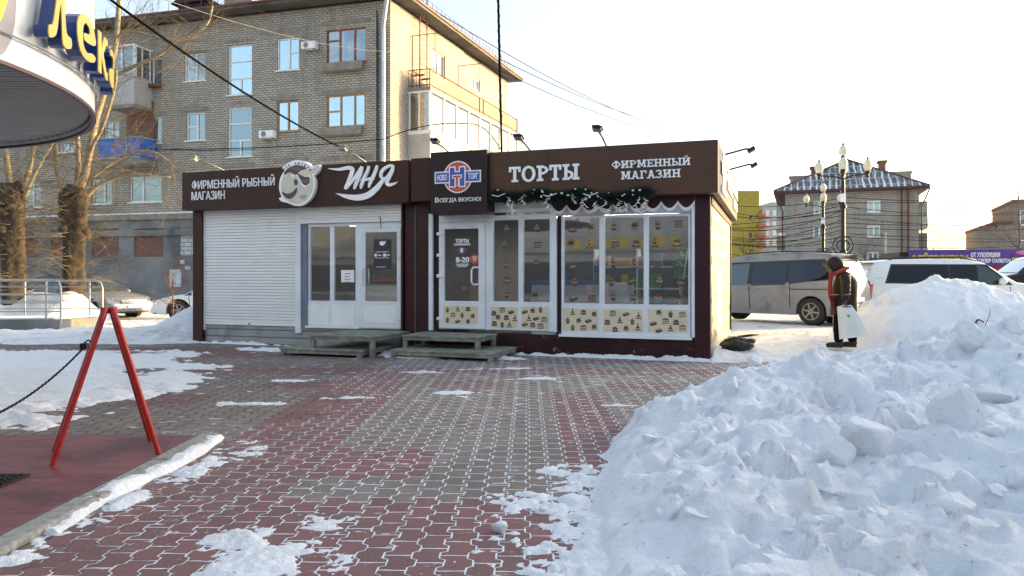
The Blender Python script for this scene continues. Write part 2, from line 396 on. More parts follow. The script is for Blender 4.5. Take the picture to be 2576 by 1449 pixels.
def lumps(X, Y, H, n, x0, x1, y0, y1, r0, r1, seed, ok=None, k=.55):
    rs = np.random.RandomState(seed); xs = X[0]; ys = Y[:, 0]
    for i in range(n):
        cx = rs.uniform(x0, x1); cy = rs.uniform(y0, y1); r = r0+(r1-r0)*rs.rand()**3; an = rs.uniform(0, 3.14); el = rs.uniform(.55, 1)
        i0, i1 = np.searchsorted(xs, (cx-r, cx+r)); j0, j1 = np.searchsorted(ys, (cy-r, cy+r))
        if i1 <= i0 or j1 <= j0: continue
        if ok is not None and not ok(cx, cy): continue
        sx = X[j0:j1, i0:i1]-cx; sy = Y[j0:j1, i0:i1]-cy
        u = sx*math.cos(an)+sy*math.sin(an); v = (-sx*math.sin(an)+sy*math.cos(an))/el
        d = np.sqrt(u*u+v*v)/r+(vn(sx*3/r+cx*9, sy*3/r+cy*7, 3)-.5)*.35
        tl = 1+.5*(u*rs.uniform(-1, 1)+v*rs.uniform(-1, 1))/r
        H[j0:j1, i0:i1] += np.sqrt(np.clip(1-d*d, 0, 1))*r*k*tl
    return H
def heightfield(name, x0, x1, y0, y1, res, fn, material, drop=-.01, parent=None):
    nx = int((x1-x0)/res)+1; ny = int((y1-y0)/res)+1
    X, Y = np.meshgrid(np.linspace(x0, x1, nx), np.linspace(y0, y1, ny))
    H = fn(X, Y)
    idx = np.arange(nx*ny).reshape(ny, nx)
    q = np.stack([idx[:-1,:-1], idx[:-1,1:], idx[1:,1:], idx[1:,:-1]], -1).reshape(-1, 4)
    keep = H.reshape(-1)[q].max(1) > drop; q = q[keep]
    used = np.unique(q); mp = np.full(nx*ny, -1); mp[used] = np.arange(len(used)); q = mp[q]
    vs = np.stack([X.reshape(-1)[used], Y.reshape(-1)[used], H.reshape(-1)[used]], -1)
    me = bpy.data.meshes.new(name); me.vertices.add(len(vs)); me.vertices.foreach_set('co', vs.astype(np.float32).ravel())
    me.loops.add(len(q)*4); me.loops.foreach_set('vertex_index', q.astype(np.int32).ravel())
    me.polygons.add(len(q)); me.polygons.foreach_set('loop_start', np.arange(0, len(q)*4, 4, dtype=np.int32)); me.polygons.foreach_set('loop_total', np.full(len(q), 4, dtype=np.int32))
    me.update(); me.validate(); me.polygons.foreach_set('use_smooth', [True]*len(q)); me.materials.append(material)
    o = bpy.data.objects.new(name, me); COL.objects.link(o); return o

# ---- the big cleared pile in front
YS = [0, 2, 3.2, 4.2, 5.2, 6.5, 8.0, 9.3, 10.6, 12.5]; XS = [.0, .16, .32, .43, .56, .90, 1.50, 2.15, 2.95, 4.6]
def big_pile(X, Y):
    xf = np.interp(Y, YS, XS)+(fbm(X*0+3, Y, 2.2, 4, 5)-.5)*.22
    d = X-xf
    wd = np.interp(Y, [3, 5, 7.5, 11], [.34, .42, .75, .9])
    top = np.where(Y < 6.9, .03+.075*(Y-2.6), .03+.075*4.3-.19*(Y-6.9))+.085*np.clip(X, 0, 6)+.16*np.clip(X-3.6, 0, 1.4)
    top = top+.06*np.exp(-((X-5.2)/1.3)**2-((Y-8.2)/1.6)**2)+.10*np.exp(-((X-.9)/.45)**2-((Y-4.2)/.9)**2)
    H = np.clip(top, .05, 2)*(1-np.exp(-np.clip(d, 0, 99)/wd*1.15))*sm(d, -.02, .12)
    H = np.where(d < 0, -.05+d*.3, H)
    m = sm(d, .0, .5)
    wx = X+.25*(fbm(X, Y, 1.3, 3, 31)-.5); wy = Y+.25*(fbm(X, Y, 1.3, 3, 37)-.5)
    H = H+m*((fbm(wx, wy, .9, 3, 1)-.5)*.22+(fbm(wx, wy, 2.6, 4, 2)-.5)*.22+(fbm(X, Y, 9, 4, 8)-.5)*.075)
    rid = 1-np.abs(fbm(wx+wy*.35, wy, 1.9, 4, 12)-.5)*4
    H = H+m*np.clip(rid, 0, 1)*.05
    hole = fbm(wx, wy, 3.4, 3, 44); H = H-m*sm(hole, .58, .70)*.09
    ok = lambda cx, cy: cx-np.interp(cy, YS, XS) > .12
    L = np.zeros_like(H)
    lumps(X, Y, L, 650, .3, 6.6, 2.2, 10.5, .02, .095, 11, ok, .7)
    lumps(X, Y, L, 90, .5, 6.6, 2.4, 10, .05, .17, 12, ok, .45)
    lumps(X, Y, L, 900, .3, 5.0, 2.2, 7.5, .012, .040, 13, ok, .9)
    return H+1.3*L*sm(d, 0, .2)
bp_ = heightfield('snow_pile', -.1, 8.0, .9, 11.9, .02, big_pile, M_SNOW)
tag(bp_, 'huge lumpy heap of cleared snow in shade filling the lower right of the square', 'snow pile')
PX = np.array([[0.0]])
def pile_z(x, y):
    return float(big_pile(np.array([[x, x+1e-4]]), np.array([[y, y]]))[0, 0])

# ---- the second pile behind the woman, and trampled snow round the corner of the cake shop
def mid_pile(X, Y):
    d = np.sqrt(((X-8.25)/np.where(X < 8.25, 2.3, 4.9))**2+((Y-14.75)/1.55)**2)
    H = 1.22*np.clip(1-d, -.2, 1)**1.0*sm(d, 1.05, .5)+.28*sm(d, 1.0, .75)-.03
    H = np.where(d > 1.05, -.05, H)
    m = sm(d, 1.05, .6)
    H = H+m*((fbm(X, Y, 1.1, 3, 61)-.5)*.3+(fbm(X, Y, 3.5, 4, 62)-.5)*.16+(fbm(X, Y, 12, 3, 63)-.5)*.05)
    L = np.zeros_like(H); lumps(X, Y, L, 260, 6, 13.5, 13.2, 16.5, .03, .13, 64, None, .6)
    return H+L*m
mp_ = heightfield('snow_pile', 5.9, 15, 12.9, 16.6, .035, mid_pile, snow_mat('dirty_pile_snow', d0=.5, d1=.75))
tag(mp_, 'dirty snow heap between the woman and the white off-road car', 'snow pile')
def corner_snow(X, Y):
    f = -.329*(X-3.25)-(Y-12.36)*-.944 ; s = (X-3.25)*.944-(Y-12.36)*.329      # kiosk axes: s beyond its side wall, f behind its front
    n = (fbm(X, Y, 1.2, 4, 71)-.5)
    H = .20*sm(Y-.25*X+n*1.2, 10.6, 13.0)*sm(s+n*.3, .0, .9)
    H = H+.16*np.exp(-(s/.35)**2)*sm(f, -.5, .3)*(.6+.8*fbm(X, Y, 2.5, 3, 74))
    H = H+(fbm(X, Y, 4, 4, 72)-.5)*.07*sm(H, .0, .1)+(fbm(X, Y, 14, 3, 73)-.5)*.03-.035
    H = H-.2*sm(Y-.12*X, 15.4, 16.6)
    L = np.zeros_like(H); lumps(X, Y, L, 150, 3.4, 10, 11.5, 17.0, .02, .09, 75, None, .6)
    return np.where(s < .02, -.1, H+L*sm(H, 0, .05))
tag(heightfield('trampled_snow', 2.4, 12.0, 10.8, 17.0, .035, corner_snow, M_TRAMP), 'trampled snow beside the cake kiosk', 'snow', kind='stuff')

# ---- snow on the left of the square and on the street behind
def left_snow(X, Y):
    n = (fbm(X, Y, .9, 5, 21)-.5)*3.0+(fbm(X*1, Y*2.0, 3, 5, 22, .65)-.5)*2.2
    e1 = np.minimum(np.minimum(-4.45-.42*np.clip(Y-9.8, 0, 9)-X+n*.7, Y-6.95-.22*(-X-4.6)+n*.25), 13.7-Y+n*.5)
    H = np.clip(e1*.10, -.06, .05)+(fbm(X, Y, 8, 5, 23, .6)-.5)*.06+(fbm(X, Y, 26, 3, 24)-.5)*.018
    return H
tag(heightfield('snow', -11.5, -2.6, 6.5, 14.4, .035, left_snow, snow_mat('square_snow', (.80,.81,.83), (.45,.42,.39), .5, .8, 25, .6, .68)), 'flattened snow lying over the pavers', 'snow', kind='stuff')
def street_snow(X, Y):
    n = fbm(X, Y, .6, 4, 41)-.5
    H = .10*sm(Y+n*1.5, 15.2, 16.2)*sm(-X+n, 5.6, 6.8)-.03
    H = H+np.exp(-((X+7.5)/.75)**2-((Y-18.4)/1.7)**2)*.66                          # bank against the fish shop
    H = H+.75*np.exp(-((Y-22.3)/1.1)**2)*sm(-X, 12.0, 13.2)*(.7+.6*fbm(X, Y, .8, 3, 47))      # bank along the trees
    H = H+.35*np.exp(-((X+14.2)/1.3)**2-((Y-17.2)/1.0)**2)
    H = H-.12*np.exp(-((Y-24.3)/.9)**2)
    H = H+sm(H, 0, .1)*((fbm(X, Y, 1.5, 4, 42)-.5)*.14+(fbm(X, Y, 6, 4, 43)-.5)*.08)+(fbm(X, Y, 16, 2, 45)-.5)*.02
    L = np.zeros_like(H); lumps(X, Y, L, 160, -16, -6.5, 16, 24, .04, .14, 46, None, .5)
    return H+L*sm(H, .02, .1)
tag(heightfield('street_snow', -24, -5.7, 14.6, 32.5, .07, street_snow, M_TRAMP), 'ploughed snow along the street behind the fish shop', 'snow', kind='stuff')

# ---- thin snow lying on the pavers: (x, y, rx, ry, rot)
patches = [(-1.42,4.02,.20,.16,.3), (-1.23,3.62,.24,.42,-.35), (-1.05,4.22,.20,.16,.1), (-.70,8.95,.30,.12,.1), (-.55,8.7,.12,.08,.1), (-1.9,8.6,.3,.08,.2),
           (-2.5,3.6,.12,.35,0), (-2.40,4.6,.10,.6,-.05), (-2.28,5.4,.13,.7,-.04), (-2.12,5.95,.16,.22,.2), (-2.95,8.2,.5,.10,.1), (-3.3,10.0,.5,.12,.1), (.4,10.2,.3,.1,0), (-1.3,10.9,.4,.08,0), (1.15,8.1,.16,.06,0), (-.2,11.3,.5,.06,.1), (-3.9,9.0,.6,.1,.1)]
def thin(X, Y):
    H = np.full_like(X, -.05)
    for (cx, cy, rx, ry, ro) in patches:
        dx = X-cx; dy = Y-cy; u = (dx*math.cos(ro)+dy*math.sin(ro))/rx; v = (-dx*math.sin(ro)+dy*math.cos(ro))/ry
        H = np.maximum(H, .024*(1-np.sqrt(u*u+v*v)))
    H = np.where(H > -.04, H+(fbm(X, Y*1.4, 5, 6, 91, .68)-.5)*.075+(fbm(X, Y, 30, 3, 92)-.5)*.02-.004, H)
    # crumbs spilled at the foot of the big pile
    d = X-np.interp(Y, YS, XS); q = sm(d, -.75, .05)*sm(Y, 2.0, 3.0)*sm(Y, 6.6, 4.6)
    cr = (fbm(X, Y, 11, 4, 93, .6)*.6+fbm(X, Y, 3, 3, 94)*.4)
    H = np.maximum(H, np.where((q > .02) & (d < .15), (cr-.74+.36*q)*.16, -.05))
    return np.minimum(H, .035)
tag(heightfield('snow_patches', -3.2, 2.4, 2.6, 11.8, .016, thin, M_SNOW, drop=0.0), 'thin wind-packed snow left on the pavers', 'snow', kind='stuff')

# ---- chunks lying on the big pile
def chunk(name, loc, r, seed, label=None, group=None, flat=.75, cut=9):
    bm = bmesh.new(); bmesh.ops.create_icosphere(bm, subdivisions=4, radius=1)
    rs = random.Random(seed)
    planes = [(Vector((rs.uniform(-1,1), rs.uniform(-1,1), rs.uniform(-.6,1))).normalized(), rs.uniform(.46, .82)) for _ in range(cut)]
    for v in bm.verts:
        p = v.co.copy()
        for n, d in planes:
            e = p.dot(n)-d
            if e > 0: p -= n*e*.95
        a = np.array([p.x*1.7+seed]); b = np.array([p.y*1.7+p.z*1.3])
        p *= 1+.22*(fbm(a, b, 1, 3, seed)[0]-.5)+.07*(fbm(a, b, 4, 3, seed+3)[0]-.5)
        v.co = Vector((p.x*r, p.y*r*rs.uniform(.999,1.0), p.z*r*flat))
    me = bpy.data.meshes.new(name); bm.to_mesh(me); bm.free(); me.materials.append(M_SNOW)
    me.polygons.foreach_set('use_smooth', [True]*len(me.polygons))
    o = bpy.data.objects.new(name, me); COL.objects.link(o); o.location = loc; o.rotation_euler = (rs.uniform(-.25,.25), rs.uniform(-.25,.25), rs.uniform(0,6))
    return tag(o, label, 'snow chunk', group)
def on_pile(u, v):
    for i in range(30, 130):
        y = i*.08; p = P(u, v, y)
        if p.z <= pile_z(p.x, p.y): return p if p.z > .05 else None
    return None
CH_ = [(2185,1105,75,'big rounded block of snow leaning on another in the middle of the heap',.95),
       (2115,1150,52,'rounded snow ball tucked in front of the big block of snow',.95),
       (2425,1030,75,'large snow boulder high on the heap beside a flat slab',.95),
       (2500,985,62,'flat tilted snow slab against the large snow boulder',.55),
       (2400,945,50,'angular snow block above the large snow boulder',.6),
       (2440,845,42,'upright snow lump with a dark red leaf on the crest of the heap',1.05),
       (2560,815,40,'rounded snow lump on the crest near the frame edge',.8),
       (1842,985,24,'small pointed snow lump standing on the far shoulder of the heap',1.5),
       (2145,1352,40,'snow clod, lower-left piece of the cluster of three at the bottom',.9),
       (2195,1325,34,'snow clod, topmost piece of the cluster of three at the bottom',.9),
       (2225,1385,33,'snow clod, lower-right piece of the cluster of three at the bottom',.9),
       (2075,1215,44,'elongated grey snow slab half sunk below the big block',.45),
       (1735,1150,22,'small snow lump standing alone on the near shoulder',.9),
       (1920,1290,20,'thin upright flake of snow standing on the heap',1.3),
       (2570,1200,40,'snow block cut by the frame edge below the boulder',.8),
       (2395,1260,60,'wide blunt snow block half buried near the frame edge',.5),
       (1900,900,24,'low snow lump on the far shoulder toward the kiosk',.6),
       (2290,1030,22,'pale wedge of snow on the upper slope of the heap',.5)]
for i, (u, v, r, lab, fl) in enumerate(CH_):
    p = on_pile(u, v+r*.5) or on_pile(u+60, v+60); rr = r/F*p.y*.98
    chunk('snow_chunk', (p.x, p.y+rr*.3, p.z+rr*fl*.48), rr, 100+i, lab, 'snow chunks lying on the heap', fl)
for i, (u, v, r, lab) in enumerate([(1257,1330,21,'fist-sized snowball lying on the red pavers in front of the heap'), (1366,1283,15,'snowball beside the foot of the heap'), (1390,1440,20,'snow lump at the bottom edge on the red pavers')]):
    p = G(u, v+r*.4); rr = r/F*p.y
    chunk('snow_chunk', (p.x, p.y, rr*.6), rr, 140+i, lab, 'snow lumps loose on the pavers', .85)
rs = random.Random(5); smallp = None
for i in range(64):
    u = rs.uniform(1560, 2570); v = rs.uniform(890, 1440); p = on_pile(u, v); rr = .018+.075*rs.random()**2.2
    if p is None: continue
    if smallp is None: o = smallp = chunk('snow_chunk', (p.x, p.y, p.z+rr*.2), .035, 171, 'small loose clod of snow on the surface of the heap', 'small snow clods on the heap', .6); 
    else: o = smallp.copy(); COL.objects.link(o)
    o.location = (p.x, p.y, p.z+rr*.25); rr /= .035; o.scale = (rr, rr*rs.uniform(.6, 1), rr*rs.uniform(.6, 1)); o.rotation_euler = (rs.uniform(-.6,.6), rs.uniform(-.6,.6), rs.uniform(0,6))
# a leaf and twigs stuck in the heap
p = on_pile(2462, 815); mb = MB(); mb.grid(lambda a, b: (p.x+(a-.5)*.10, p.y-.02+.03*math.sin(a*3), p.z+.02+(b-.5)*.06*math.sin(math.pi*min(.97,max(.03,a)))), 6, 3)
tag(mb.build('dead_leaf', mat('dead_leaf_red', (.10,.02,.025), .7), fix=False), 'dark red dead leaf stuck in the crest of the heap', 'leaf')
for u, v, du, dv, lab in [(2478,820,14,-45,'bent dry twig standing beside the red leaf'), (2510,850,40,14,'thin dry twig lying flat right of the leaf'), (2160,1330,50,8,'dark pine needle twig lying low on the heap'), (1765,1265,8,-14,'short straw poking out of the near wall of the heap')]:
    p = on_pile(u, v); q = P(u+du, v+dv, p.y-.03); md = (p+q)/2+Vector((.01, -.01, .015))
    tag(MB().tube([p, md, q], [.004, .003, .002], 5).build('twig', M_TWIGD, smooth=True), lab, 'twig')

# ------------------------------------------------------------------ the two kiosks (one row): wall frame K, x to the right along the front
K = Frame(-6.737, 15.838, -R(19.2)); KL = 10.575
def kroot(name, lab, cat): return empty(name, (K.o.x, K.o.y, 0), K.a, lab, cat)
def kx(u, off=0.0): return K.hit(u, 700, off)[0]
def kz(u, v, off=0.0): return K.hit(u, v, off)[1]
def c3(x, y): return 440.2+.356*x, 377.3+.356*y        # detail crops of the photo -> photo pixels
def c4(x, y): return 1006.2+.3993*x, 339.6+.3993*y
def bx3(x0, x1, y0, y1, off=0.0):
    u0, v0 = c3(x0, y0); u1, v1 = c3(x1, y1); return K.box(u0, u1, v0, v1, off)
def bx4(x0, x1, y0, y1, off=0.0):
    u0, v0 = c4(x0, y0); u1, v1 = c4(x1, y1); return K.box(u0, u1, v0, v1, off)

def framed(parent, name, r, panes, y=0.0, d=.07, m=M_WPVC2, bevel=.008):
    """white frame filling r=(x0,x1,z0,z1) with rectangular holes `panes`; returns the frame"""
    xs = sorted({r[0], r[1], *[p[0] for p in panes], *[p[1] for p in panes]}); zs = sorted({r[2], r[3], *[p[2] for p in panes], *[p[3] for p in panes]})
    mb = MB(); vs = {}; fs = []
    solid = lambda i, j: 0 <= i < len(xs)-1 and 0 <= j < len(zs)-1 and not any(p[0]-1e-6 < (xs[i]+xs[i+1])/2 < p[1]+1e-6 and p[2]-1e-6 < (zs[j]+zs[j+1])/2 < p[3]+1e-6 for p in panes)
    def vi(i, j, k):
        if (i, j, k) not in vs: vs[(i, j, k)] = len(vs)
        return vs[(i, j, k)]
    for i in range(len(xs)-1):
        for j in range(len(zs)-1):
            if not solid(i, j): continue
            fs.append((vi(i,j,0), vi(i+1,j,0), vi(i+1,j+1,0), vi(i,j+1,0))); fs.append((vi(i,j,1), vi(i,j+1,1), vi(i+1,j+1,1), vi(i+1,j,1)))
            if not solid(i-1, j): fs.append((vi(i,j,0), vi(i,j+1,0), vi(i,j+1,1), vi(i,j,1)))
            if not solid(i+1, j): fs.append((vi(i+1,j,0), vi(i+1,j,1), vi(i+1,j+1,1), vi(i+1,j+1,0)))
            if not solid(i, j-1): fs.append((vi(i,j,0), vi(i,j,1), vi(i+1,j,1), vi(i+1,j,0)))
            if not solid(i, j+1): fs.append((vi(i,j+1,0), vi(i+1,j+1,0), vi(i+1,j+1,1), vi(i,j+1,1)))
    pts = [None]*len(vs)
    for (i, j, k), n in vs.items(): pts[n] = (xs[i], y+k*d, zs[j])
    mb.add(pts, fs); return mb.build(name, m, parent, bevel=bevel)
def pane(parent, r, y, m, name='pane', d=.012): return MB().box(r[0]-.01, r[1]+.01, y, y+d, r[2]-.01, r[3]+.01).build(name, m, parent)

# ---- little drawings of pastries (unit square), as flat film shapes
def ell(cx, cz, rx, rz, n=14, a0=0, a1=2*math.pi): return [(cx+rx*math.cos(a0+(a1-a0)*i/n), cz+rz*math.sin(a0+(a1-a0)*i/n)) for i in range(n if a1-a0 > 6.2 else n+1)]
def pastry(k):
    if k == 0: return [([(.22,.42),(.32,.02),(.68,.02),(.78,.42)], 0), (ell(.5,.48,.36,.16), 1), (ell(.5,.62,.26,.14), 0), (ell(.5,.76,.15,.11), 1), (ell(.5,.9,.07,.07), 0)]
    if k == 1: return [([(.05,.05),(.95,.12),(.95,.22),(.05,.17)], 0), ([(.05,.3),(.95,.36),(.95,.46),(.05,.42)], 0), ([(.05,.56),(.95,.62),(.95,.74),(.05,.70)], 0), ([(.05,.72),(.5,.92),(.95,.76)], 1), ([(.9,.1),(.96,.1),(.96,.75),(.9,.75)], 1)]
    if k == 2: return [(ell(.5,.22,.48,.16), 0), (ell(.5,.42,.4,.2), 1), (ell(.3,.62,.15,.14), 0), (ell(.55,.68,.16,.15), 0), (ell(.74,.56,.13,.12), 0)]
    if k == 3: return [([(.15,.1),(.85,.1),(.85,.5),(.15,.5)], 1), (ell(.5,.5,.38,.13), 0), (ell(.35,.68,.12,.12), 0), (ell(.62,.7,.12,.12), 0), ([(.6,.75),(.9,1.0),(.88,.9)], 0)]
    if k == 4: return [([(.02,.15),(.3,.0),(.98,.25),(.98,.5),(.7,.65),(.02,.42)], 0), ([(.05,.45),(.35,.3),(.95,.52),(.68,.68)], 1)]
    return [([(.1,.05),(.9,.05),(.9,.2),(.1,.2)], 0), ([(.15,.3),(.85,.3),(.5,.85)], 1), ([(.3,.36),(.7,.36),(.5,.72)], 0), (ell(.5,.9,.1,.09), 0)]
def pastry_sheet(parent, y, items, s, hs=None, name='pastry_decal'):
    """items: (kind, x, z) centres in wall coordinates"""
    mb = MB()
    for n, (k, x, z) in enumerate(items):
        for j, (poly, mi) in enumerate(pastry(k)):
            mb.prism([(x+(a-.5)*s, z+(b-.5)*s) for a, b in poly], y-.0015-.0007*j, y-.0005, mi)
    return mb.build(name, [M_DECAL, M_DECAL2], parent, fix=False)

# =================================================================== fish shop
A = kroot('fish_kiosk', 'low brown and white fish shop kiosk with one roller shutter pulled down', 'kiosk')
xl0, xl1 = 0.0, kx(1015)
ZT = 2.82; DL = 5.6
p0, p1 = kx(c3(130,0)[0]), kx(c3(197,0)[0])
zb = kz(*c3(520,1235)); zs = bx3(205,845,425,1240)
wx0, wx1, wz0, wz1 = bx3(928, 1292, 515, 1245)
dx0, dx1, dz0, dz1 = bx3(1292, 1606, 500, 1268)
shx0, shx1, shz0, shz1 = bx3(885, 1600, 372, 512)
mb = MB()
mb.box(p1, xl1-.02, .10, .2, 0.02, zb)                              # plinth core
mb.box(p0, xl1, .02, .2, shz1-.05, ZT)                              # band above openings
mb.box(p1-.02, kx(752), .10, .2, zb, shz1)                          # wall behind the shutter
mb.box(p0, p0+.1, .2, DL, 0, ZT); mb.box(xl1-.1, xl1, .2, DL, 0, ZT); mb.box(p0+.1, xl1-.1, DL-.1, DL, 0, ZT)
mb.build('wall', M_GSID, A)
MB().box(p0+.1, xl1-.1, .2, DL-.1, .02, zb-.03).build('floor', mat('shop_floor', (.2,.18,.16), .5), A)
MB().box(p0-.05, xl1+.05, .0, DL+.05, ZT, ZT+.12).build('roof', M_GALV, A)
mb = MB()
for i, (z0, z1) in enumerate(((.0, .14), (.145, .29), (.295, zb-.002))): mb.box(p1, dx0+.05, .07-i*.004, .10, z0+.01, z1)
mb.build('plinth_cladding', M_GSID, A, bevel=.006)
mb = MB(); mb.box(p0, p1, -.02, .08, 0, kz(500,530)+.1); mb.build('corner_post', M_BROWN, A, bevel=.006)
mb = MB(); a = kx(1011); b = xl1; mb.box(a, b, -.03, .1, 0.0, ZT); mb.build('corner_post', M_MAROON, A, bevel=.004)
# pulled-down roller shutter: real rolled slats
def shutter(parent, x0, x1, z0, z1, y, n, name='roller_shutter', m=M_SHUT):
    prof = []
    h = (z1-z0)/n
    for i in range(n):
        z = z0+i*h
        prof += [(-.019, z), (-.024, z+h*.42), (-.020, z+h*.84), (.018, z+h*.85), (.018, z+h*.992)]
    prof.append((0, z1))
    vs = [(x0, y+a, z) for a, z in prof]+[(x1, y+a, z) for a, z in prof]; k = len(prof)
    return MB().add(vs, [(i, k+i, k+i+1, i+1) for i in range(k-1)]).build(name, m, parent, fix=False, smooth=True, auto=30)
x0, x1, z0, z1 = zs
sh = shutter(A, x0, x1, z0+.06, z1+.05, .055, 38)
MB().box(x0, x1, .03, .06, z0, z0+.058).build('bottom_bar', M_WPVC, sh, bevel=.006)
MB().box(x0-.075, x0-.002, .02, .10, z0-.12, z1+.04).build('guide_rail', M_WPVC2, sh, bevel=.006)
a, b = kx(c3(846,0)[0]), kx(c3(884,0)[0]); MB().box(a, b, .01, .10, z0-.13, z1+.04).build('guide_rail', M_WPVC2, sh, bevel=.006)
mb = MB(); mb.ball(((x0+x1)/2, .03, z0+.03), .018); mb.build('lock_button', M_DKMET, sh)
sh2 = shutter(A, shx0, shx1-.0, shz0+.05, shz1+.03, .0, 7)
MB().box(shx0, shx1, -.02, .02, shz0, shz0+.048).build('bottom_bar', M_WPVC, sh2, bevel=.006)
# shop window with two lights and white lower panels
pw = [bx3(941, 1083, 541, 1066), bx3(1111, 1264, 536, 1066)]; lw = [bx3(926, 1078, 1096, 1236), bx3(1102, 1256, 1096, 1240)]
zt = min(wz1, shz0-.004)
fr = framed(A, 'window', (wx0, wx1, wz0, zt), pw, .06, .07)
M_SHG = glass_pane('shop_glass', (.84,.84,.82), .07, .015, .80, (.2,.195,.19))
M_SHG2 = glass_pane('shop_glass_film', (.62,.64,.62), .13, .05, .50, (.17,.175,.165))
for q in pw: pane(fr, q, .09, M_SHG)
for q in lw: MB().box(q[0], q[1], .052, .062, q[2], q[3]).build('lower_panel', M_WPVC, fr, bevel=.004)
MB().box(wx0-.13, wx0-.002, .03, .12, wz0, zt).build('side_reveal', mat('blue_grey_reveal', (.16,.18,.25), .6), fr)
MB().box(wx0-.03, wx1+.02, -.01, .06, wz0-.045, wz0-.002).build('sill', M_WPVC, fr, bevel=.008)
# door
dzt = min(dz1, shz0-.004)
leaf = bx3(1318, 1592, 545, 1264)
door = framed(A, 'door', (dx0+.003, dx1, dz0, dzt), [(leaf[0], leaf[1], leaf[2], leaf[3])], .05, .09)
gp = bx3(1338, 1562, 580, 1070); lp = bx3(1331, 1556, 1104, 1221)
dl = framed(door, 'door_leaf', (leaf[0]+.006, leaf[1]-.006, leaf[2]+.005, leaf[3]-.005), [gp], .03, .06)
pane(door, gp, .06, M_SHG)
MB().box(lp[0], lp[1], .022, .032, lp[2], lp[3]).build('lower_panel', M_WPVC, door, bevel=.004)
hx = bx3(1310, 1336, 840, 955)
mb = MB(); mb.tube([(hx[1]-.02, .03, hx[2]), (hx[1]-.03, -.045, hx[2]+.02), (hx[1]-.03, -.045, hx[3]-.02), (hx[1]-.02, .03, hx[3])], .016, 8); mb.box(hx[0]+.01, hx[0]+.045, .018, .03, hx[2]+.02, hx[3]-.02)
mb.build('handle', M_WPVC, door, smooth=True, auto=40)
hx = bx3(1345, 1382, 842, 952)
MB().tube([(hx[0]+.03, .05, hx[2]), (hx[1]-.02, -.03, hx[2]+.01), (hx[1]-.02, -.03, hx[3]-.01), (hx[0]+.03, .05, hx[3])], .012, 8).build('handle', mat('pale_green_handle', (.5,.6,.55), .3, .3), door, smooth=True)
mb = MB()
for cy in (618, 765, 908, 1205):
    q = bx3(1574, 1592, cy-4, cy+4); mb.box(q[0], q[1], .016, .03, q[2], q[3])
mb.build('hinge', M_GALV, door)
q = bx3(1447, 1457, 470, 556); MB().tube([(q[0]+.02, -.03, q[3]), (q[0]+.05, -.05, (q[2]+q[3])/2), (q[0]+.03, -.01, q[2])], .008, 6).build('door_closer_wire', M_CABLE, door)
# dark opening-hours poster
q = bx3(1393, 1518, 629, 843)
po = MB().box(q[0], q[1], .048, .052, q[2], q[3]).build('poster', mat('poster_plum', (.035,.025,.045), .4), door)
mb = MB(); w_ = q[1]-q[0]; h_ = q[3]-q[2]
put_text(mb, ':00–', q[0]+w_*.22, q[0]+w_*.53, q[2]+h_*.44, q[2]+h_*.50, .047, .002); put_text(mb, ':00', q[0]+w_*.74, q[0]+w_*.93, q[2]+h_*.44, q[2]+h_*.50, .047, .002)
mb.box(q[0]+w_*.06, q[0]+w_*.19, .045, .047, q[2]+h_*.42, q[2]+h_*.52); mb.box(q[0]+w_*.56, q[0]+w_*.72, .045, .047, q[2]+h_*.42, q[2]+h_*.52)
put_text(mb, 'Режим работы', q[0]+w_*.15, q[0]+w_*.85, q[2]+h_*.55, q[2]+h_*.60, .047, .002)
mb.box(q[0]+w_*.1, q[0]+w_*.9, .045, .047, q[2]+h_*.37, q[2]+h_*.385); mb.box(q[0]+w_*.15, q[0]+w_*.7, .045, .047, q[2]+h_*.07, q[2]+h_*.085)
mb.prism(ell(q[0]+w_*.5, q[2]+h_*.86, w_*.15, h_*.075, 18), .045, .047); mb.prism([(q[0]+w_*.55, q[2]+h_*.9), (q[0]+w_*.72, q[2]+h_*.95), (q[0]+w_*.66, q[2]+h_*.84)], .044, .047)
mb.build('lettering', M_LET, po, fix=False)
q = bx3(1158, 1250, 848, 935)
nb = MB().box(q[0], q[1], .082, .088, q[2], q[3]).build('paper_notice', M_LET, fr)
mb = MB()
for i in range(4): mb.box(q[0]+.08, q[1]-.08-.03*(i % 2), .080, .082, q[3]-.08-.055*i, q[3]-.063-.055*i)
mb.build('lettering', mat('grey_ink', (.3,.3,.32), .6), nb)
# stars of the light chain inside the glass
mb = MB()
for cx_, cy_, rr in ((1015, 712, .085), (1143, 735, .085), (1258, 728, .085), (1205, 612, .05)):
    u, v = c3(cx_, cy_); x, z = K.hit(u, v, -.1); pts = [(x+rr*(1 if i % 2 == 0 else .42)*math.sin(i*math.pi/5), .14, z+rr*(1 if i % 2 == 0 else .42)*math.cos(i*math.pi/5)) for i in range(11)]
    mb.tube(pts, .008, 5); mb.tube([(x, .14, z+rr), (x, .14, zt)], .003, 4)
mb.build('star_light', mat('pink_star_wire', (.65,.5,.5), .4), fr)
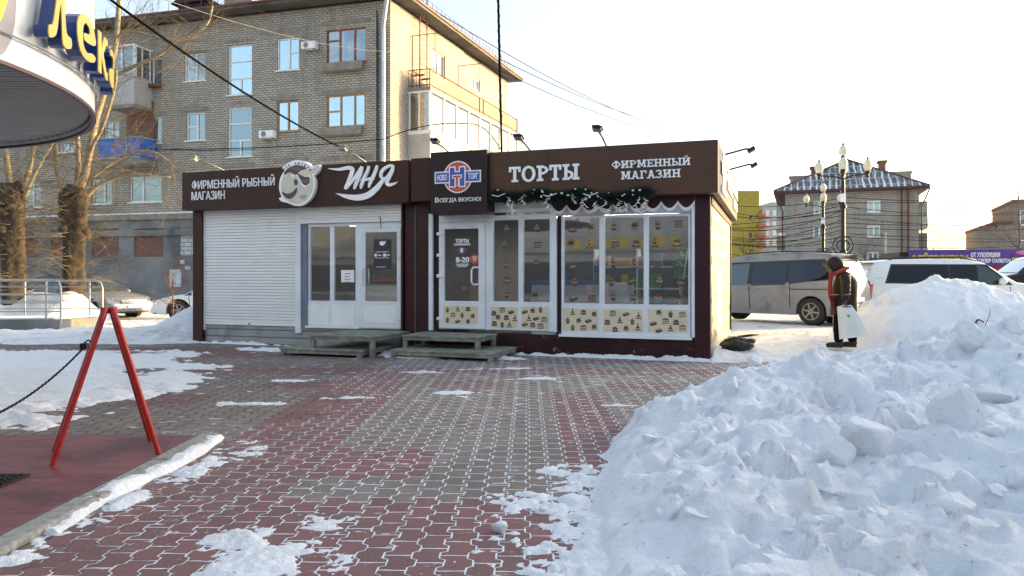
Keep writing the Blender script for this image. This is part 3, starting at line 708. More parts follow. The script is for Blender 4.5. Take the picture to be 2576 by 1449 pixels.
# shop inside: back wall, counter
tag(MB().box(*[q for q in (wx0-.1, dx1-.1)], 2.2, 2.9, zb, zb+.85).box(wx0-.15, dx1-.05, 2.15, 2.95, zb+.86, zb+.93, 1).build('shop_counter', [M_WPVC, mat('counter_red_edge', (.35,.08,.05), .5)], None, bevel=.01),
    'white shop counter with red top edge behind the fish shop glass', 'counter')
bpy.data.objects['shop_counter'].location = (K.o.x, K.o.y, 0); bpy.data.objects['shop_counter'].rotation_euler = (0, 0, K.a)
MB().box(p0+.12, xl1-.12, 3.6, 3.7, zb, ZT-.05).build('inner_wall', mat('inner_wall_grey', (.38,.37,.35), .8), A)
mb = MB(); u, v = c3(985, 825); x, z = K.hit(u, v, -1.6); mb.box(x-.35, x+.35, 1.6, 1.66, z-.02, z+.02)
M_TUBE_L = bpy.data.materials.new('lit_tube'); M_TUBE_L.use_nodes = True; _b = M_TUBE_L.node_tree.nodes['Principled BSDF']; _b.inputs['Emission Color'].default_value = (.93, .96, 1, 1); _b.inputs['Emission Strength'].default_value = 12.0
def strip_lamp(x0, x1, y, z, lab):
    o = empty('strip_lamp', K.world((x0+x1)/2, y, z), K.a, lab, 'strip lamp', 'lit strip lamps inside the shops'); h = (x1-x0)/2
    MB().box(-h, h, -.06, .06, .02, .06).build('lamp_housing', M_WPVC, o); MB().box(-h+.03, h-.03, -.045, .045, .0, .018).build('lamp_tube', M_TUBE_L, o)
strip_lamp(wx0+.1, wx1+.5, 1.4, ZT-.35, 'lit strip lamp under the ceiling of the fish shop')
# sign board of the fish shop
SO = .30
sx0, sx1 = kx(458, SO), kx(1027.5, SO)
st0 = kz(458, 435, SO); st1 = kz(1027, 401, SO); sb0 = kz(458, 530, SO); sb1 = kz(1027, 508.5, SO)
szt, szb = (st0+st1)/2, (sb0+sb1)/2
sg = MB().box(sx0, sx1, -SO, .018, szb, szt).build('sign_board', M_BROWN, A, bevel=.006)
def s3(x, y, off=SO+.002):
    u, v = c3(x, y); return K.hit(u, v, off)
mb = MB()
x, z = s3(124, 278); x2, z2 = s3(706, 192); _, zz = s3(124, 218); hh = zz-z
zl = (s3(124, 276)[1]+s3(700, 249)[1])/2
put_text(mb, 'ФИРМЕННЫЙ РЫБНЫЙ', x, x2, zl-.015, zl+hh*1.22, -SO-.001, .02, .0)
x, z = s3(121, 357); x2, _ = s3(354, 340); zl = s3(236, 352)[1]
put_text(mb, 'МАГАЗИН', x, x2, zl, zl+hh*1.0, -SO-.001, .02, .0)
mb.build('lettering', M_LET, sg, fix=False)
# brush lettering "ИНЯ" traced as strokes with width
def b5(x, y):           # close-up crop -> wall
    u = (1080+x*560/2576)*.62891; v = (620+y*210/966)*.62891
    return K.hit(u, v, SO+.03)
def brush(mb, pts, y, d=.03, mi=0, sub=5):
    P_ = []
    n = len(pts)
    for i in range(n-1):
        p0_, p1_, p2_, p3_ = pts[max(i-1,0)], pts[i], pts[i+1], pts[min(i+2,n-1)]
        for j in range(sub):
            t = j/sub
            P_.append([.5*((2*b)+(c-a)*t+(2*a-5*b+4*c-e)*t*t+(3*b-a-3*c+e)*t**3) for a, b, c, e in zip(p0_, p1_, p2_, p3_)])
    P_.append(list(pts[-1])); Lf = []; Rt = []
    for i, (x, yy, r) in enumerate(P_):
        a = P_[max(i-1,0)]; c = P_[min(i+1,len(P_)-1)]; dx_, dy_ = c[0]-a[0], c[1]-a[1]; l = math.hypot(dx_, dy_) or 1
        Lf.append(b5(x-dy_/l*r, yy+dx_/l*r)); Rt.append(b5(x+dy_/l*r, yy-dx_/l*r))
    k = len(Lf)
    vs = [(p[0], y, p[1]) for p in Lf]+[(p[0], y, p[1]) for p in Rt]+[(p[0], y+d, p[1]) for p in Lf]+[(p[0], y+d, p[1]) for p in Rt]
    fs = []
    for i in range(k-1):
        fs += [(i, i+1, k+i+1, k+i), (i, 2*k+i, 2*k+i+1, i+1), (k+i, k+i+1, 3*k+i+1, 3*k+i)]
    mb.add(vs, fs, mi)
mb = MB(); YF = -SO-.030
for j, st in enumerate([
    [(1060,245,3),(1250,265,24),(1430,235,34),(1505,255,36),(1500,330,36),(1445,480,34),(1385,610,26),(1375,630,8)],
    [(1390,615,26),(1480,520,24),(1590,370,28),(1660,260,28),(1690,210,22)],
    [(1690,210,22),(1665,320,32),(1600,480,32),(1555,600,26),(1550,630,10)],
    [(1815,200,18),(1790,300,28),(1730,420,30),(1680,560,28),(1665,620,12)],
    [(1968,185,18),(1940,290,30),(1885,420,30),(1830,540,26),(1815,600,10)],
    [(1655,460,6),(1760,455,22),(1860,430,22),(1920,455,6)],
    [(2262,195,22),(2180,205,26),(2080,270,30),(2040,350,28),(2055,420,24),(2120,425,20),(2190,350,20),(2240,260,20),(2265,190,18)],
    [(2262,185,20),(2245,290,32),(2180,430,34),(2145,500,34),(2190,550,32),(2280,530,20),(2345,495,4)],
    [(2110,420,24),(2050,500,36),(1950,620,50),(1800,740,56),(1600,785,54),(1400,760,36),(1280,725,16),(1210,705,3)]]):
    brush(mb, st, YF-.0008*j)
mb.build('brush_lettering', M_LET, sg, fix=False)
# round emblem with a smiling fish
def pe(pts): return [b5(x, y) for x, y in pts]
def smooth_poly(pts, sub=4):
    n = len(pts); out = []
    for i in range(n):
        a, b, c, e = pts[i-1], pts[i], pts[(i+1) % n], pts[(i+2) % n]
        for j in range(sub):
            t = j/sub; out.append(tuple(.5*((2*q)+(r-p_)*t+(2*p_-5*q+4*r-s_)*t*t+(3*q-p_-3*r+s_)*t**3) for p_, q, r, s_ in zip(a, b, c, e)))
    return out
mb = MB()
body = [(255,250),(330,170),(440,115),(540,100),(650,120),(740,165),(785,205),(860,200),(938,185),(930,270),(880,350),(830,385),(858,480),(855,600),(815,740),(735,850),(630,920),(520,942),(420,915),(330,880),(240,860),(192,800),(240,775),(205,680),(195,560),(215,440),(260,340),(300,300)]
mb.prism(pe(smooth_poly(body, 3)), -SO-.08, -SO-.001, 0)
mb.prism(pe(smooth_poly([(235,560),(255,450),(310,360),(420,330),(520,400),(580,520),(640,590),(720,580),(760,480),(780,390),(700,385),(620,380),(570,320),(660,280),(780,270),(860,225),(920,205),(905,290),(860,330),(800,370),(820,470),(820,600),(780,720),(700,830),(600,890),(510,905),(420,880),(300,810),(245,690)], 3)), -SO-.084, -SO-.08, 1)
mb.prism(pe(smooth_poly([(285,370),(330,280),(430,215),(540,195),(640,215),(700,260),(600,290),(560,320),(500,370),(400,325)], 3)), -SO-.086, -SO-.08, 2)
mb.prism(pe(smooth_poly([(370,250),(450,230),(520,235),(600,260),(540,290),(470,280)], 3)), -SO-.088, -SO-.08, 3)
mb.prism(pe(smooth_poly([(530,340),(590,370),(680,410),(750,410),(755,500),(700,565),(640,540),(590,460)], 3)), -SO-.0885, -SO-.08, 2)
mb.prism(pe(smooth_poly([(600,450),(670,470),(740,440),(745,490),(680,520),(620,490)], 3)), -SO-.0905, -SO-.08, 3)
mb.prism(pe(smooth_poly([(475,460),(520,460),(542,510),(520,565),(480,545)], 3)), -SO-.0875, -SO-.08, 2)
mb.prism(pe(smooth_poly([(248,680),(340,715),(440,690),(525,605),(520,700),(450,790),(380,812),(300,770)], 3)), -SO-.0892, -SO-.08, 2)
mb.prism(pe(smooth_poly([(575,770),(620,740),(700,745),(690,800),(620,822)], 3)), -SO-.0870, -SO-.08, 4)
mb.prism(pe(ell(450,390,30,18,10)), -SO-.0876, -SO-.08, 0)
em = mb.build('emblem', [M_LET, M_EMCR, M_EMBR, M_EMBR2, mat('emblem_grey', (.33,.30,.27), .5)], sg, fix=False)
mb = MB()
for i, ch in enumerate('РПК АРТЕЛИ'):
    if ch == ' ': continue
    t = R(217+i*11.6); a0 = math.pi/2+R(46)-i*R(10.4); rad = 330; ccx, ccy = 525, 520
    # letters along the arc: place each by two corners
    def fn(x, y, z, a0=a0):
        px = ccx+(rad+z)*math.cos(a0)*.93+x*math.sin(a0); py = ccy-(rad+z)*math.sin(a0)+x*math.cos(a0)
        q = b5(px, py); return (q[0], y, q[1])
    put_text(mb, ch, -17, 17, 0, 52, -SO-.081, .004, .03, 0, fn)
mb.build('emblem_lettering', M_EMBR, em, fix=False)

# =================================================================== cake shop
Bk = kroot('cake_kiosk', 'brown cake shop kiosk with garland, scalloped valance and pastry drawings on its glass', 'kiosk')
xr0 = kx(1016.5); DR = 6.2
plz = kz(*c4(1400, 1270)); 
mb = MB()
a0, a1 = kx(c4(185,0)[0]), kx(c4(555,0)[0])
b0, b1 = kx(c4(552,0)[0]), kx(c4(945,0)[0])
mb.box(xr0, a0, .02, .14, 0, ZT)                             # two brown steel panels
mb.build('steel_panel', M_MAROON, Bk, bevel=.004)
mb = MB(); x = kx(c4(95,0)[0]); mb.box(x-.012, x+.012, .008, .022, .05, ZT-.1); mb.build('panel_seam', mat('seam_grey', (.10,.08,.08), .5), Bk)
mb = MB()
mb.box(a0, KL-.05, .06, .3, 0.0, plz-.01); mb.build('plinth', mat('salt_marked_maroon', (.036,.009,.011), .55, var=.2, spec=.3, dirt=(.24,.21,.21), dscale=7, dlo=.63, dhi=.72), Bk, bevel=.004)
mb = MB(); ZS = ZT
mb.box(KL-.06, KL, .0, DR, .12, ZS); mb.box(xr0, xr0+.05, .15, DR, 0, ZS); mb.box(xr0+.05, KL-.06, DR-.06, DR, 0, ZS)
mb.build('wall', M_CREAM, Bk)
MB().box(a0, KL-.06, .3, DR-.06, .1, plz-.03).build('floor', mat('cake_floor', (.16,.15,.14), .5), Bk)
MB().box(xr0-.02, KL+.05, .02, DR+.05, ZS, ZS+.14).build('roof', M_MAROON, Bk)
MB().box(KL-.02, KL+.02, .12, DR+.02, 0, .118).build('base_rail', M_GALV, Bk)
x0 = kx(c4(1860,0)[0]); MB().box(x0, KL+.012, -.012, .15, 0.0, ZS).build('corner_post', M_MAROON, Bk, bevel=.004)
MB().box(KL-.1, KL+.03, DR-.12, DR+.03, 0.0, ZS).build('corner_post', M_MAROON, Bk, bevel=.004)
MB().box(KL+.002, KL+.028, .16, DR-.13, ZS-.22, ZS).build('top_trim', M_MAROON, Bk)
MB().box(KL+.001, KL+.008, 1.7, 2.9, .35, 1.45).build('side_shade_patch', mat('shade_patch_white', (.66,.64,.58), .6), Bk)  # paler sheet paints the part of the side wall out of the sun
# faint drawings on the side wall
mb = MB(Matrix(((0, -1, 0, KL+.001), (1, 0, 0, 0), (0, 0, 1, 0), (0, 0, 0, 1))))
rs = random.Random(3)
for i in range(11):
    for j in range(7):
        k = rs.randrange(6); x = .45+i*.5+(j % 2)*.25; z = .35+j*.33
        if x > DR-.2: continue
        for n, (poly, mi) in enumerate(pastry(k)): mb.prism([(x+(a-.5)*.22, z+(b-.5)*.2) for a, b in poly], .0-.001*0-.0005*n-.001, .0, 0)
mb.build('pastry_decal', [M_DECAL, M_DECAL2], Bk, fix=False)
# door
fx = bx4(235, 556, 508, 1226); lf = bx4(236, 531, 549, 1225); gp = bx4(273, 489, 590, 1047); lp = bx4(270, 486, 1078, 1188)
door = framed(Bk, 'door', (fx[0]+.003, fx[1], fx[2], fx[3]+.16), [(lf[0]+.01, lf[1], lf[2]+.004, lf[3])], .06, .1)
dl = framed(door, 'door_leaf', (lf[0]+.014, lf[1]-.004, lf[2]+.008, lf[3]-.004), [gp], .035, .07)
pane(door, gp, .07, M_SHG)
MB().box(lp[0], lp[1], .027, .037, lp[2], lp[3]).build('lower_panel', M_CRFILM, door)
its = [(0,.12,.78),(5,.42,.84),(2,.72,.86),(1,.28,.5),(0,.55,.48),(3,.86,.45),(0,.12,.2),(4,.42,.17),(3,.72,.14)]
its2 = [(2,.24,.8),(5,.58,.84),(0,.9,.7),(1,.74,.5),(0,.42,.5),(3,.1,.45),(3,.3,.14),(4,.58,.16),(0,.88,.2)]
def lower(parent, q, its, y, s=.115, n=0): pastry_sheet(parent, y, [(k, q[0]+(q[1]-q[0])*a, q[2]+(q[3]-q[2])*b) for k, a, b in its], s)
lower(door, lp, its, .027, .11)
hx = bx4(455, 512, 834, 942)
MB().tube([(hx[1]-.03, .04, hx[2]), (hx[0]+.03, -.03, hx[2]), (hx[0]+.01, -.06, hx[2]+.05), (hx[0]+.01, -.06, hx[3]-.05), (hx[0]+.03, -.03, hx[3]), (hx[1]-.03, .04, hx[3])], .017, 8).build('handle', M_WPVC, door, smooth=True)
for cy in (622, 757, 888, 1157):
    q = bx4(228, 262, cy-10, cy+10); MB().box(q[0], q[1], .012, .034, q[2], q[3]).build('hinge', M_WPVC, door, bevel=.006)
# white film lettering on the door glass
mb = MB(); yd = .069
q = bx4(340, 425, 653, 680); put_text(mb, 'ТОРТЫ', q[0], q[1], q[2]+.0, q[3], yd, .002, .05)
q = bx4(330, 434, 688, 693); mb.box(q[0], q[1], yd-.002, yd, q[2], q[3])
q = bx4(330, 434, 684, 686)
put_text(mb, 'ФИРМЕННЫЙ МАГАЗИН', q[0], q[1], bx4(330,434,684,700)[2]+.01, bx4(330,434,684,694)[3]+.02, yd, .002)
q = bx4(342, 428, 768, 803); put_text(mb, '8-20', q[0], q[1], q[2], q[3], yd, .002, .04)
for i, (l, r_) in enumerate(((340, 424), (348, 420), (352, 410))):
    q = bx4(l, r_, 811+i*8, 815+i*8); mb.box(q[0], q[1], yd-.002, yd, q[2], q[3])
mb.build('door_lettering', M_LET, door, fix=False)
mb = MB(); q = bx4(350, 412, 705, 748); cx_, cz_ = (q[0]+q[1])/2, (q[2]+q[3])/2; rr = (q[3]-q[2])/2
mb.prism(ell(cx_, cz_, rr, rr, 20), yd-.002, yd, 0); mb.box(q[0], q[1], yd-.004, yd-.002, cz_-rr*.32, cz_+rr*.32, 1); mb.box(cx_-rr*.35, cx_+rr*.35, yd-.006, yd-.004, cz_-rr*.6, cz_+rr*.6, 2)
mb.build('door_emblem', [M_RED, M_BLUE, M_LET], door, fix=False)
q = bx4(438, 487, 755, 812); cx_, cz_ = (q[0]+q[1])/2, (q[2]+q[3])/2
mb = MB(); mb.prism([(cx_-.085, cz_+.06), (cx_, cz_+.10), (cx_+.085, cz_+.06), (cx_+.085, cz_-.03), (cx_, cz_-.11), (cx_-.085, cz_-.03)], yd-.002, yd, 0)
for i in range(3): mb.box(cx_-.05+.01*i, cx_+.05-.01*i, yd-.004, yd-.002, cz_+.04-.03*i, cz_+.052-.03*i, 1)
mb.build('red_sticker', [M_RED, M_LET], door, fix=False)
# white uprights
for x0_, x1_, t_, b_ in ((180, 205, 495, 1232), (945, 985, 400, 1242), (1836, 1857, 362, 1276)):
    q = bx4(x0_, x1_, t_, b_); MB().box(q[0], q[1], -.005, .06, q[2], min(q[3], ZT-.01)).build('shutter_guide', M_WPVC2, Bk, bevel=.006)
q = bx4(205, 234, 500, 1228); MB().box(q[0]+.002, q[1]-.002, .05, .13, q[2], q[3]+.1).build('gap_shade_strip', M_BLACKS, Bk)  # solid black strips paint the shade inside the two gaps
q = bx4(986, 1009, 490, 1240); MB().box(q[0]+.002, q[1]-.002, .05, .13, q[2], q[3]+.05).build('gap_shade_strip', M_BLACKS, Bk)
# windows with pastry drawings
gx = glass_pane('cake_glass', (.94,.95,.95), .15, .03, .90, (.30,.32,.32))
def cakewin(r, panes, lows, tops, deco):
    wnd = framed(Bk, 'window', r, panes+tops, .05, .08)
    for q in tops: pane(wnd, q, .09, M_SHG, 'top_pane')
    for i, q in enumerate(panes):
        pn = pane(wnd, q, .08, gx)
        pastry_sheet(pn, .079, [(k, q[0]+(q[1]-q[0])*(a+.05*math.sin(7*b+3*i)), q[2]+(q[3]-q[2])*b) for k, a, b in deco[i]], .165)
    for i, q in enumerate(lows):
        lo = MB().box(q[0], q[1], .042, .052, q[2], q[3]).build('lower_panel', M_CRFILM, wnd)
        lower(lo, q, [((k+2*i+len(panes)) % 6, a if i % 2 else 1-a, b+.03*math.sin(3*k+i)) for k, a, b in (its if (i+len(panes)) % 2 else its2)], .042, .12)
    return wnd
d1 = [(0,.52,.90),(5,.52,.71),(0,.5,.46),(2,.5,.27),(0,.5,.09)]; d2 = [(0,.5,.90),(1,.5,.70),(0,.47,.48),(3,.45,.08)]
r = bx4(557, 944, 484, 1232)
cakewin((r[0], r[1], r[2], r[3]), [bx4(578,740,534,1049), bx4(770,938,529,1053)], [bx4(570,735,1083,1213), bx4(762,928,1083,1220)], [bx4(580,738,487,504), bx4(775,938,486,499)], [d1, d2])
e1 = [(2,.24,.88),(3,.76,.88),(3,.24,.70),(5,.76,.69),(4,.24,.43),(0,.24,.25),(4,.24,.07),(1,.76,.07)]
e2 = [(0,.22,.9),(3,.76,.9),(1,.22,.7),(2,.76,.7),(0,.22,.47),(5,.76,.46),(0,.22,.26),(4,.74,.27),(0,.24,.09),(0,.75,.09)]
e3 = [(0,.24,.9),(1,.76,.92),(5,.2,.7),(2,.76,.7),(1,.22,.47),(5,.76,.46),(0,.22,.27),(2,.76,.26),(3,.22,.1),(3,.72,.08)]
r = bx4(1012, 1828, 500, 1264)
cakewin(r, [bx4(1028,1252,521,1060), bx4(1285,1532,517,1066), bx4(1564,1815,508,1070)], [bx4(1022,1247,1095,1235), bx4(1279,1526,1098,1242), bx4(1560,1808,1101,1245)], [], [e1, e2, e3])
q = bx4(1000, 1840, 1264, 1274); MB().box(q[0], q[1], -.02, .06, q[2]-.02, q[3]-.002).build('sill', M_WPVC, Bk, bevel=.006)
# inside: dark back wall, counters
MB().box(xr0+.1, KL-.1, 3.4, 3.5, .1, ZT-.05).build('inner_wall', mat('cake_inner_wall', (.11,.115,.12), .8), Bk)
MB().box(xr0+.06, xr0+.1, .3, 3.4, .1, ZT-.05).build('inner_wall', mat('cake_inner_side', (.11,.115,.12), .8), Bk)
def inside(name, r, y0, y1, m, lab, cat, top=None):
    o = MB().box(r[0], r[1], y0, y1, plz-.03, r[3]).build(name, m, None, bevel=.01)
    if top: MB().box(r[0]-.01, r[1]+.01, y0-.01, y1, r[3]+.001, r[3]+.07).build('top_rail', top, o)
    o.location = (K.o.x, K.o.y, 0); o.rotation_euler = (0, 0, K.a); return tag(o, lab, cat)
M_BLRAIL = mat('counter_blue', (.04,.20,.42), .5)
q = bx4(812, 935, 945, 1060); inside('display_counter', (q[0], q[1]+.1, 0, q[3]), .15, .8, M_LET, 'short white counter with blue rail behind the narrow cake shop window', 'counter', M_BLRAIL)
q = bx4(1025, 1248, 945, 1060); inside('display_counter', (q[0]-.05, q[1], 0, q[3]), .15, .8, M_LET, 'white counter with blue rail behind the wide cake shop window', 'counter', M_BLRAIL)
q = bx4(1285, 1430, 932, 1060); inside('white_cabinet', (q[0], q[1], 0, q[3]), .15, .7, M_LET, 'plain white cabinet in the middle light of the wide cake shop window', 'cabinet')
q = bx4(1180, 1248, 822, 925)
o = MB().box(q[0], q[1], .5, .52, q[2], q[3], 0).box(q[0], q[1], .495, .499, q[2]+(q[3]-q[2])*.55, q[3], 1).build('price_board', [mat('board_green', (.14,.35,.08), .5), mat('board_blue', (.06,.14,.42), .5)], None)
o.location = (K.o.x, K.o.y, 0); o.rotation_euler = (0, 0, K.a); tag(o, 'blue and green price board above the counter in the cake shop', 'board')
q = bx4(1690, 1812, 700, 900)
o = MB().box(q[0], q[1], .6, .64, q[2]-.0, q[3]).build('poster_stand', mat('stand_green', (.10,.32,.10), .5, dirt=(.7,.7,.7), dscale=5, dlo=.55, dhi=.6), None)
o.location = (K.o.x, K.o.y, 0); o.rotation_euler = (0, 0, K.a); tag(o, 'green and white poster in the last light of the cake shop window', 'poster')
o = MB(); q = bx4(1760, 1812, 720, 1010); o.tube([(q[0], .25, q[2]), (q[1]-.02, .25, q[3])], .012, 8); o = o.build('broom_handle', M_WPVC, None, smooth=True)
o.location = (K.o.x, K.o.y, 0); o.rotation_euler = (0, 0, K.a); tag(o, 'thin white stick leaning behind the cake shop glass', 'stick')
q = bx4(280, 360, 925, 1040)
o = MB().box(q[0]-.1, q[1], .6, 1.0, plz-.03, q[3]).box(q[0]+.1, q[0]+.2, .596, .599, q[3]-.15, q[3]-.1, 1).build('cardboard_box', [mat('cardboard', (.22,.13,.09), .8), M_LET], None)
o.location = (K.o.x, K.o.y, 0); o.rotation_euler = (0, 0, K.a); tag(o, 'brown cardboard box standing inside the cake shop door', 'box')
strip_lamp(kx(1240), kx(1400), 1.2, ZT-.30, 'lit strip lamp under the cake shop ceiling behind the narrow window'); strip_lamp(kx(1480), kx(1690), 1.2, ZT-.30, 'lit strip lamp under the cake shop ceiling behind the wide window')
rs = random.Random(17); sh_ = tag(empty('display_shelf', K.world(kx(1500), 1.05), K.a), 'white shelf unit with cake boxes standing behind the cake shop glass', 'shelf'); sw_ = kx(1740)-kx(1500)
mb = MB()
for z in (.75, 1.15, 1.55): mb.box(-.3, sw_-.3, 0, .4, z, z+.03)
for x in (-.3, sw_*.5-.3, sw_-.33): mb.box(x, x+.03, .02, .38, .12, 1.9)
mb.build('shelf_board', M_WPVC, sh_)
for z in (.78, 1.18, 1.58):
    x = -.22
    while x < sw_-.65:
        w_ = rs.uniform(.14, .28); h_ = rs.uniform(.12, .27); c_ = rs.choice([(.5,.15,.2), (.55,.42,.05), (.08,.25,.45), (.6,.58,.52), (.35,.16,.07), (.1,.35,.12), (.6,.3,.1)])
        mt = bpy.data.materials.get('box_%d' % int(c_[0]*100)) or mat('box_%d' % int(c_[0]*100), c_, .5)
        o = MB().box(0, w_, 0, .25, 0, h_).box(-.004, w_+.004, -.004, .254, h_*.75, h_+.004).build('cake_box', mt, None, bevel=.006); o.location = K.world(kx(1500)+x, 1.1, z+.003); o.rotation_euler = (0, 0, K.a)
        tag(o, 'coloured cake box on the shelf behind the wide cake shop window', 'box', 'cake boxes on the shop shelf'); x += w_+rs.uniform(.05, .2)
# strip of shutter box above the narrow window, scalloped valance above the wide one
q = bx4(552, 945, 405, 484); shb = shutter(Bk, q[0], q[1], q[2]+.03, ZT-.005, -.0, 6, 'roller_shutter'); MB().box(q[0], q[1], -.02, .02, q[2], q[2]+.028).build('bottom_bar', M_WPVC, shb)
q = bx4(957, 1858, 360, 470); n = 9; x0, x1 = q[0], q[1]; zt = ZT; sw = (x1-x0)/n
_, zlow = K.hit(*c4(1400, 470)); _, zc = K.hit(*c4(1400, 425))
edge = []
for i in range(n):
    for j in range(9):
        t = j/8; edge.append((x0+sw*(i+t), zlow+(zc-zlow)*abs(2*t-1)**2.0*1.0))
mb = MB(); mb.prism([(x0, zt)]+edge+[(x1, zt)], -.03, -.012, 0)
k = len(edge); h = .055
vs = [(a, -.036, b-h) for a, b in edge]+[(a, -.036, b) for a, b in edge]+[(a, -.008, b-h) for a, b in edge]+[(a, -.008, b) for a, b in edge]
mb.add(vs, [f for i in range(k-1) for f in ((i,i+1,k+i+1,k+i), (2*k+i,3*k+i,3*k+i+1,2*k+i+1), (i,2*k+i,2*k+i+1,i+1))], 1)
mb.build('valance', [M_MAROON, M_LET], Bk, fix=False)
MB().box(x0, x1, -.004, .045, bx4(1012, 1828, 500, 1264)[3]+.004, ZT-.004).build('shutter_box', mat('lilac_grey_box', (.45,.44,.50), .5), Bk)
# sign boards
def signbox(name, u0, u1, vt, vb, off, m, back=.018, parent=Bk, dx=0):
    x0, x1 = kx(u0, off), kx(u1, off); z1 = kz(*vt, off); z0 = kz(*vb, off)
    return MB().box(x0, x1, -off, back, z0, z1).build(name, m, parent, bevel=.005), (x0, x1, z0, z1)
s1, _ = signbox('sign_board', 1034, 1081.5, (1058, 397.5), (1058, 506), SO-.03, M_BROWN)
SB = SO+.10
s2, q2 = signbox('sign_board', 1083, 1225.5, (1154, 379.5), (1154, 536.5), SB, M_BLACKS)
s3_, q3 = signbox('sign_board', 1227, 1806, (1516, 367.3), (1516, 494.5), SO, M_BROWN2)
XS_ = q3[1]
x = s4_x = K.hit(*c4(932, 200), SO)[0]; MB().box(x-.006, x+.006, -SO-.0015, -SO-.0002, q3[2]+.01, q3[3]-.01).build('panel_seam', M_BLACKS, s3_)
# slab-serif letters
def slab(mb, ch, x, w, z, h, y, d=.03, t=None):
    t = t or .20*h; s = .15*h; e = .12*h; n = [0]
    def add(poly): n[0] += 1; mb.prism([(x+a, z+b) for a, b in poly], y-d-.0008*n[0], y)
    rect = lambda a, b, c, f: add([(a, b), (c, b), (c, f), (a, f)])
    def ring(cx_, cz_, rx, rz, tx, tz, a0=0, a1=2*math.pi):
        k = 24; n[0] += 1; yy = y-d-.0008*n[0]; vs = []
        for i in range(k+1):
            a = a0+(a1-a0)*i/k
            for rr, zz in ((rx, rz), (rx-tx, rz-tz)): vs += [(x+cx_+rr*math.cos(a), yy, z+cz_+zz*math.sin(a)), (x+cx_+rr*math.cos(a), y, z+cz_+zz*math.sin(a))]
        fs = [f for i in range(k) for f in ((4*i,4*i+4,4*i+6,4*i+2), (4*i,4*i+1,4*i+5,4*i+4), (4*i+2,4*i+6,4*i+7,4*i+3))]
        mb.add(vs, fs)
    def stem(cx_, top=True, bot=True, wd=None):
        rect(cx_-t/2, 0, cx_+t/2, h)
        if bot: rect(cx_-t/2-e, 0, cx_+t/2+e, s)
        if top: rect(cx_-t/2-e, h-s, cx_+t/2+e, h)
    L, Rr = e+t/2, w-e-t/2
    if ch == 'Т': stem(w/2, False); rect(0, h-s, w, h); rect(0, h-.34*h, s, h); rect(w-s, h-.34*h, w, h)
    elif ch == 'О': ring(w/2, h/2, w/2, h/2*1.04, t, s)
    elif ch == 'Р': stem(L); ring(L, h*.70, w-L, h*.30, t*.95, s*.95, -math.pi/2, math.pi/2)
    elif ch == 'Ы':
        stem(L); ring(L, h*.31, w*.66-L, h*.31, t*.9, s*.95, -math.pi/2, math.pi/2); stem(w-e-t/2)
    elif ch == 'Ф': stem(w/2); ring(w/2, h*.52, w/2, h*.33, t*.8, s*.8)
    elif ch in 'ИЙ':
        stem(L); stem(Rr); add([(L+t*.3, .12*h), (L+t*.3, .42*h), (Rr-t*.3, .88*h), (Rr-t*.3, .58*h)])
        if ch == 'Й': ring(w/2, h*1.26, w*.2, h*.16, t*.5, s*.6, math.pi, 2*math.pi)
    elif ch == 'М': stem(L); stem(Rr); add([(L-.2*t, h), (L+t*.7, h), (w/2+t*.2, .28*h), (w/2-t*.3, .12*h)]); add([(Rr+.2*t, h), (Rr-t*.7, h), (w/2-t*.2, .28*h), (w/2+t*.3, .12*h)])
    elif ch == 'Е': stem(L); rect(L, 0, w, s); rect(L, h-s, w, h); rect(L, h/2-s/2, w*.78, h/2+s/2); rect(w-s*.8, 0, w, .3*h); rect(w-s*.8, .7*h, w, h); rect(w*.7, h*.38, w*.78, h*.62)
    elif ch == 'Н': stem(L); stem(Rr); rect(L, h/2-s/2, Rr, h/2+s/2)
    elif ch == 'А':
        add([(.10*w, 0), (.10*w+t, 0), (w/2+t*.35, h), (w/2-t*.55, h)]); add([(.9*w, 0), (.9*w-t, 0), (w/2-t*.35, h), (w/2+t*.55, h)])
        rect(.25*w, .24*h, .75*w, .24*h+s); rect(-.02*w, 0, .34*w, s); rect(.66*w, 0, 1.02*w, s); rect(w/2-t*.8, h-s, w/2+t*.6, h)
    elif ch == 'Г': stem(L); rect(L, h-s, w, h); rect(w-s, h*.66, w, h)
    elif ch == 'З': ring(w*.42, h*.74, w*.5, h*.27, t*.9, s, -math.pi*.5, math.pi*.85); ring(w*.42, h*.27, w*.58, h*.28, t*.9, s, -math.pi*.85, math.pi*.5)
    elif ch == 'Н': pass
WD = {'Т':1.0,'О':1.18,'Р':.98,'Ы':1.38,'Ф':1.25,'И':1.12,'Й':1.12,'М':1.32,'Е':.92,'Н':1.12,'А':1.1,'Г':.88,'З':.85,' ':.5}
def slabs(mb, txt, x0, x1, z, h, y, d=.03, gap=.10):
    tot = sum(WD[c] for c in txt)+gap*(len(txt)-1); k = (x1-x0)/tot; x = x0
    for c in txt:
        if c != ' ': slab(mb, c, x, WD[c]*k, z, h, y, d)
        x += (WD[c]+gap)*k
def s4(x, y, off=SO): return K.hit(*c4(x, y), off)
mb = MB()
x0, x1 = s4(690, 0)[0], s4(1132, 0)[0]; zt = (s4(700,203)[1]+s4(1130,181)[1])/2; zbm = (s4(700,300)[1]+s4(1130,281)[1])/2
slabs(mb, 'ТОРТЫ', x0, x1, zbm, zt-zbm, -SO-.001, .03)
x0, x1 = s4(1336, 0)[0], s4(1830, 0)[0]; zt = (s4(1350,165)[1]+s4(1828,142)[1])/2; zbm = (s4(1350,211)[1]+s4(1828,190)[1])/2
slabs(mb, 'ФИРМЕННЫЙ', x0, x1, zbm, zt-zbm, -SO-.001, .02)
x0, x1 = s4(1394, 0)[0], s4(1768, 0)[0]; zt = (s4(1400,229)[1]+s4(1766,216)[1])/2; zbm = (s4(1400,280)[1]+s4(1766,266)[1])/2
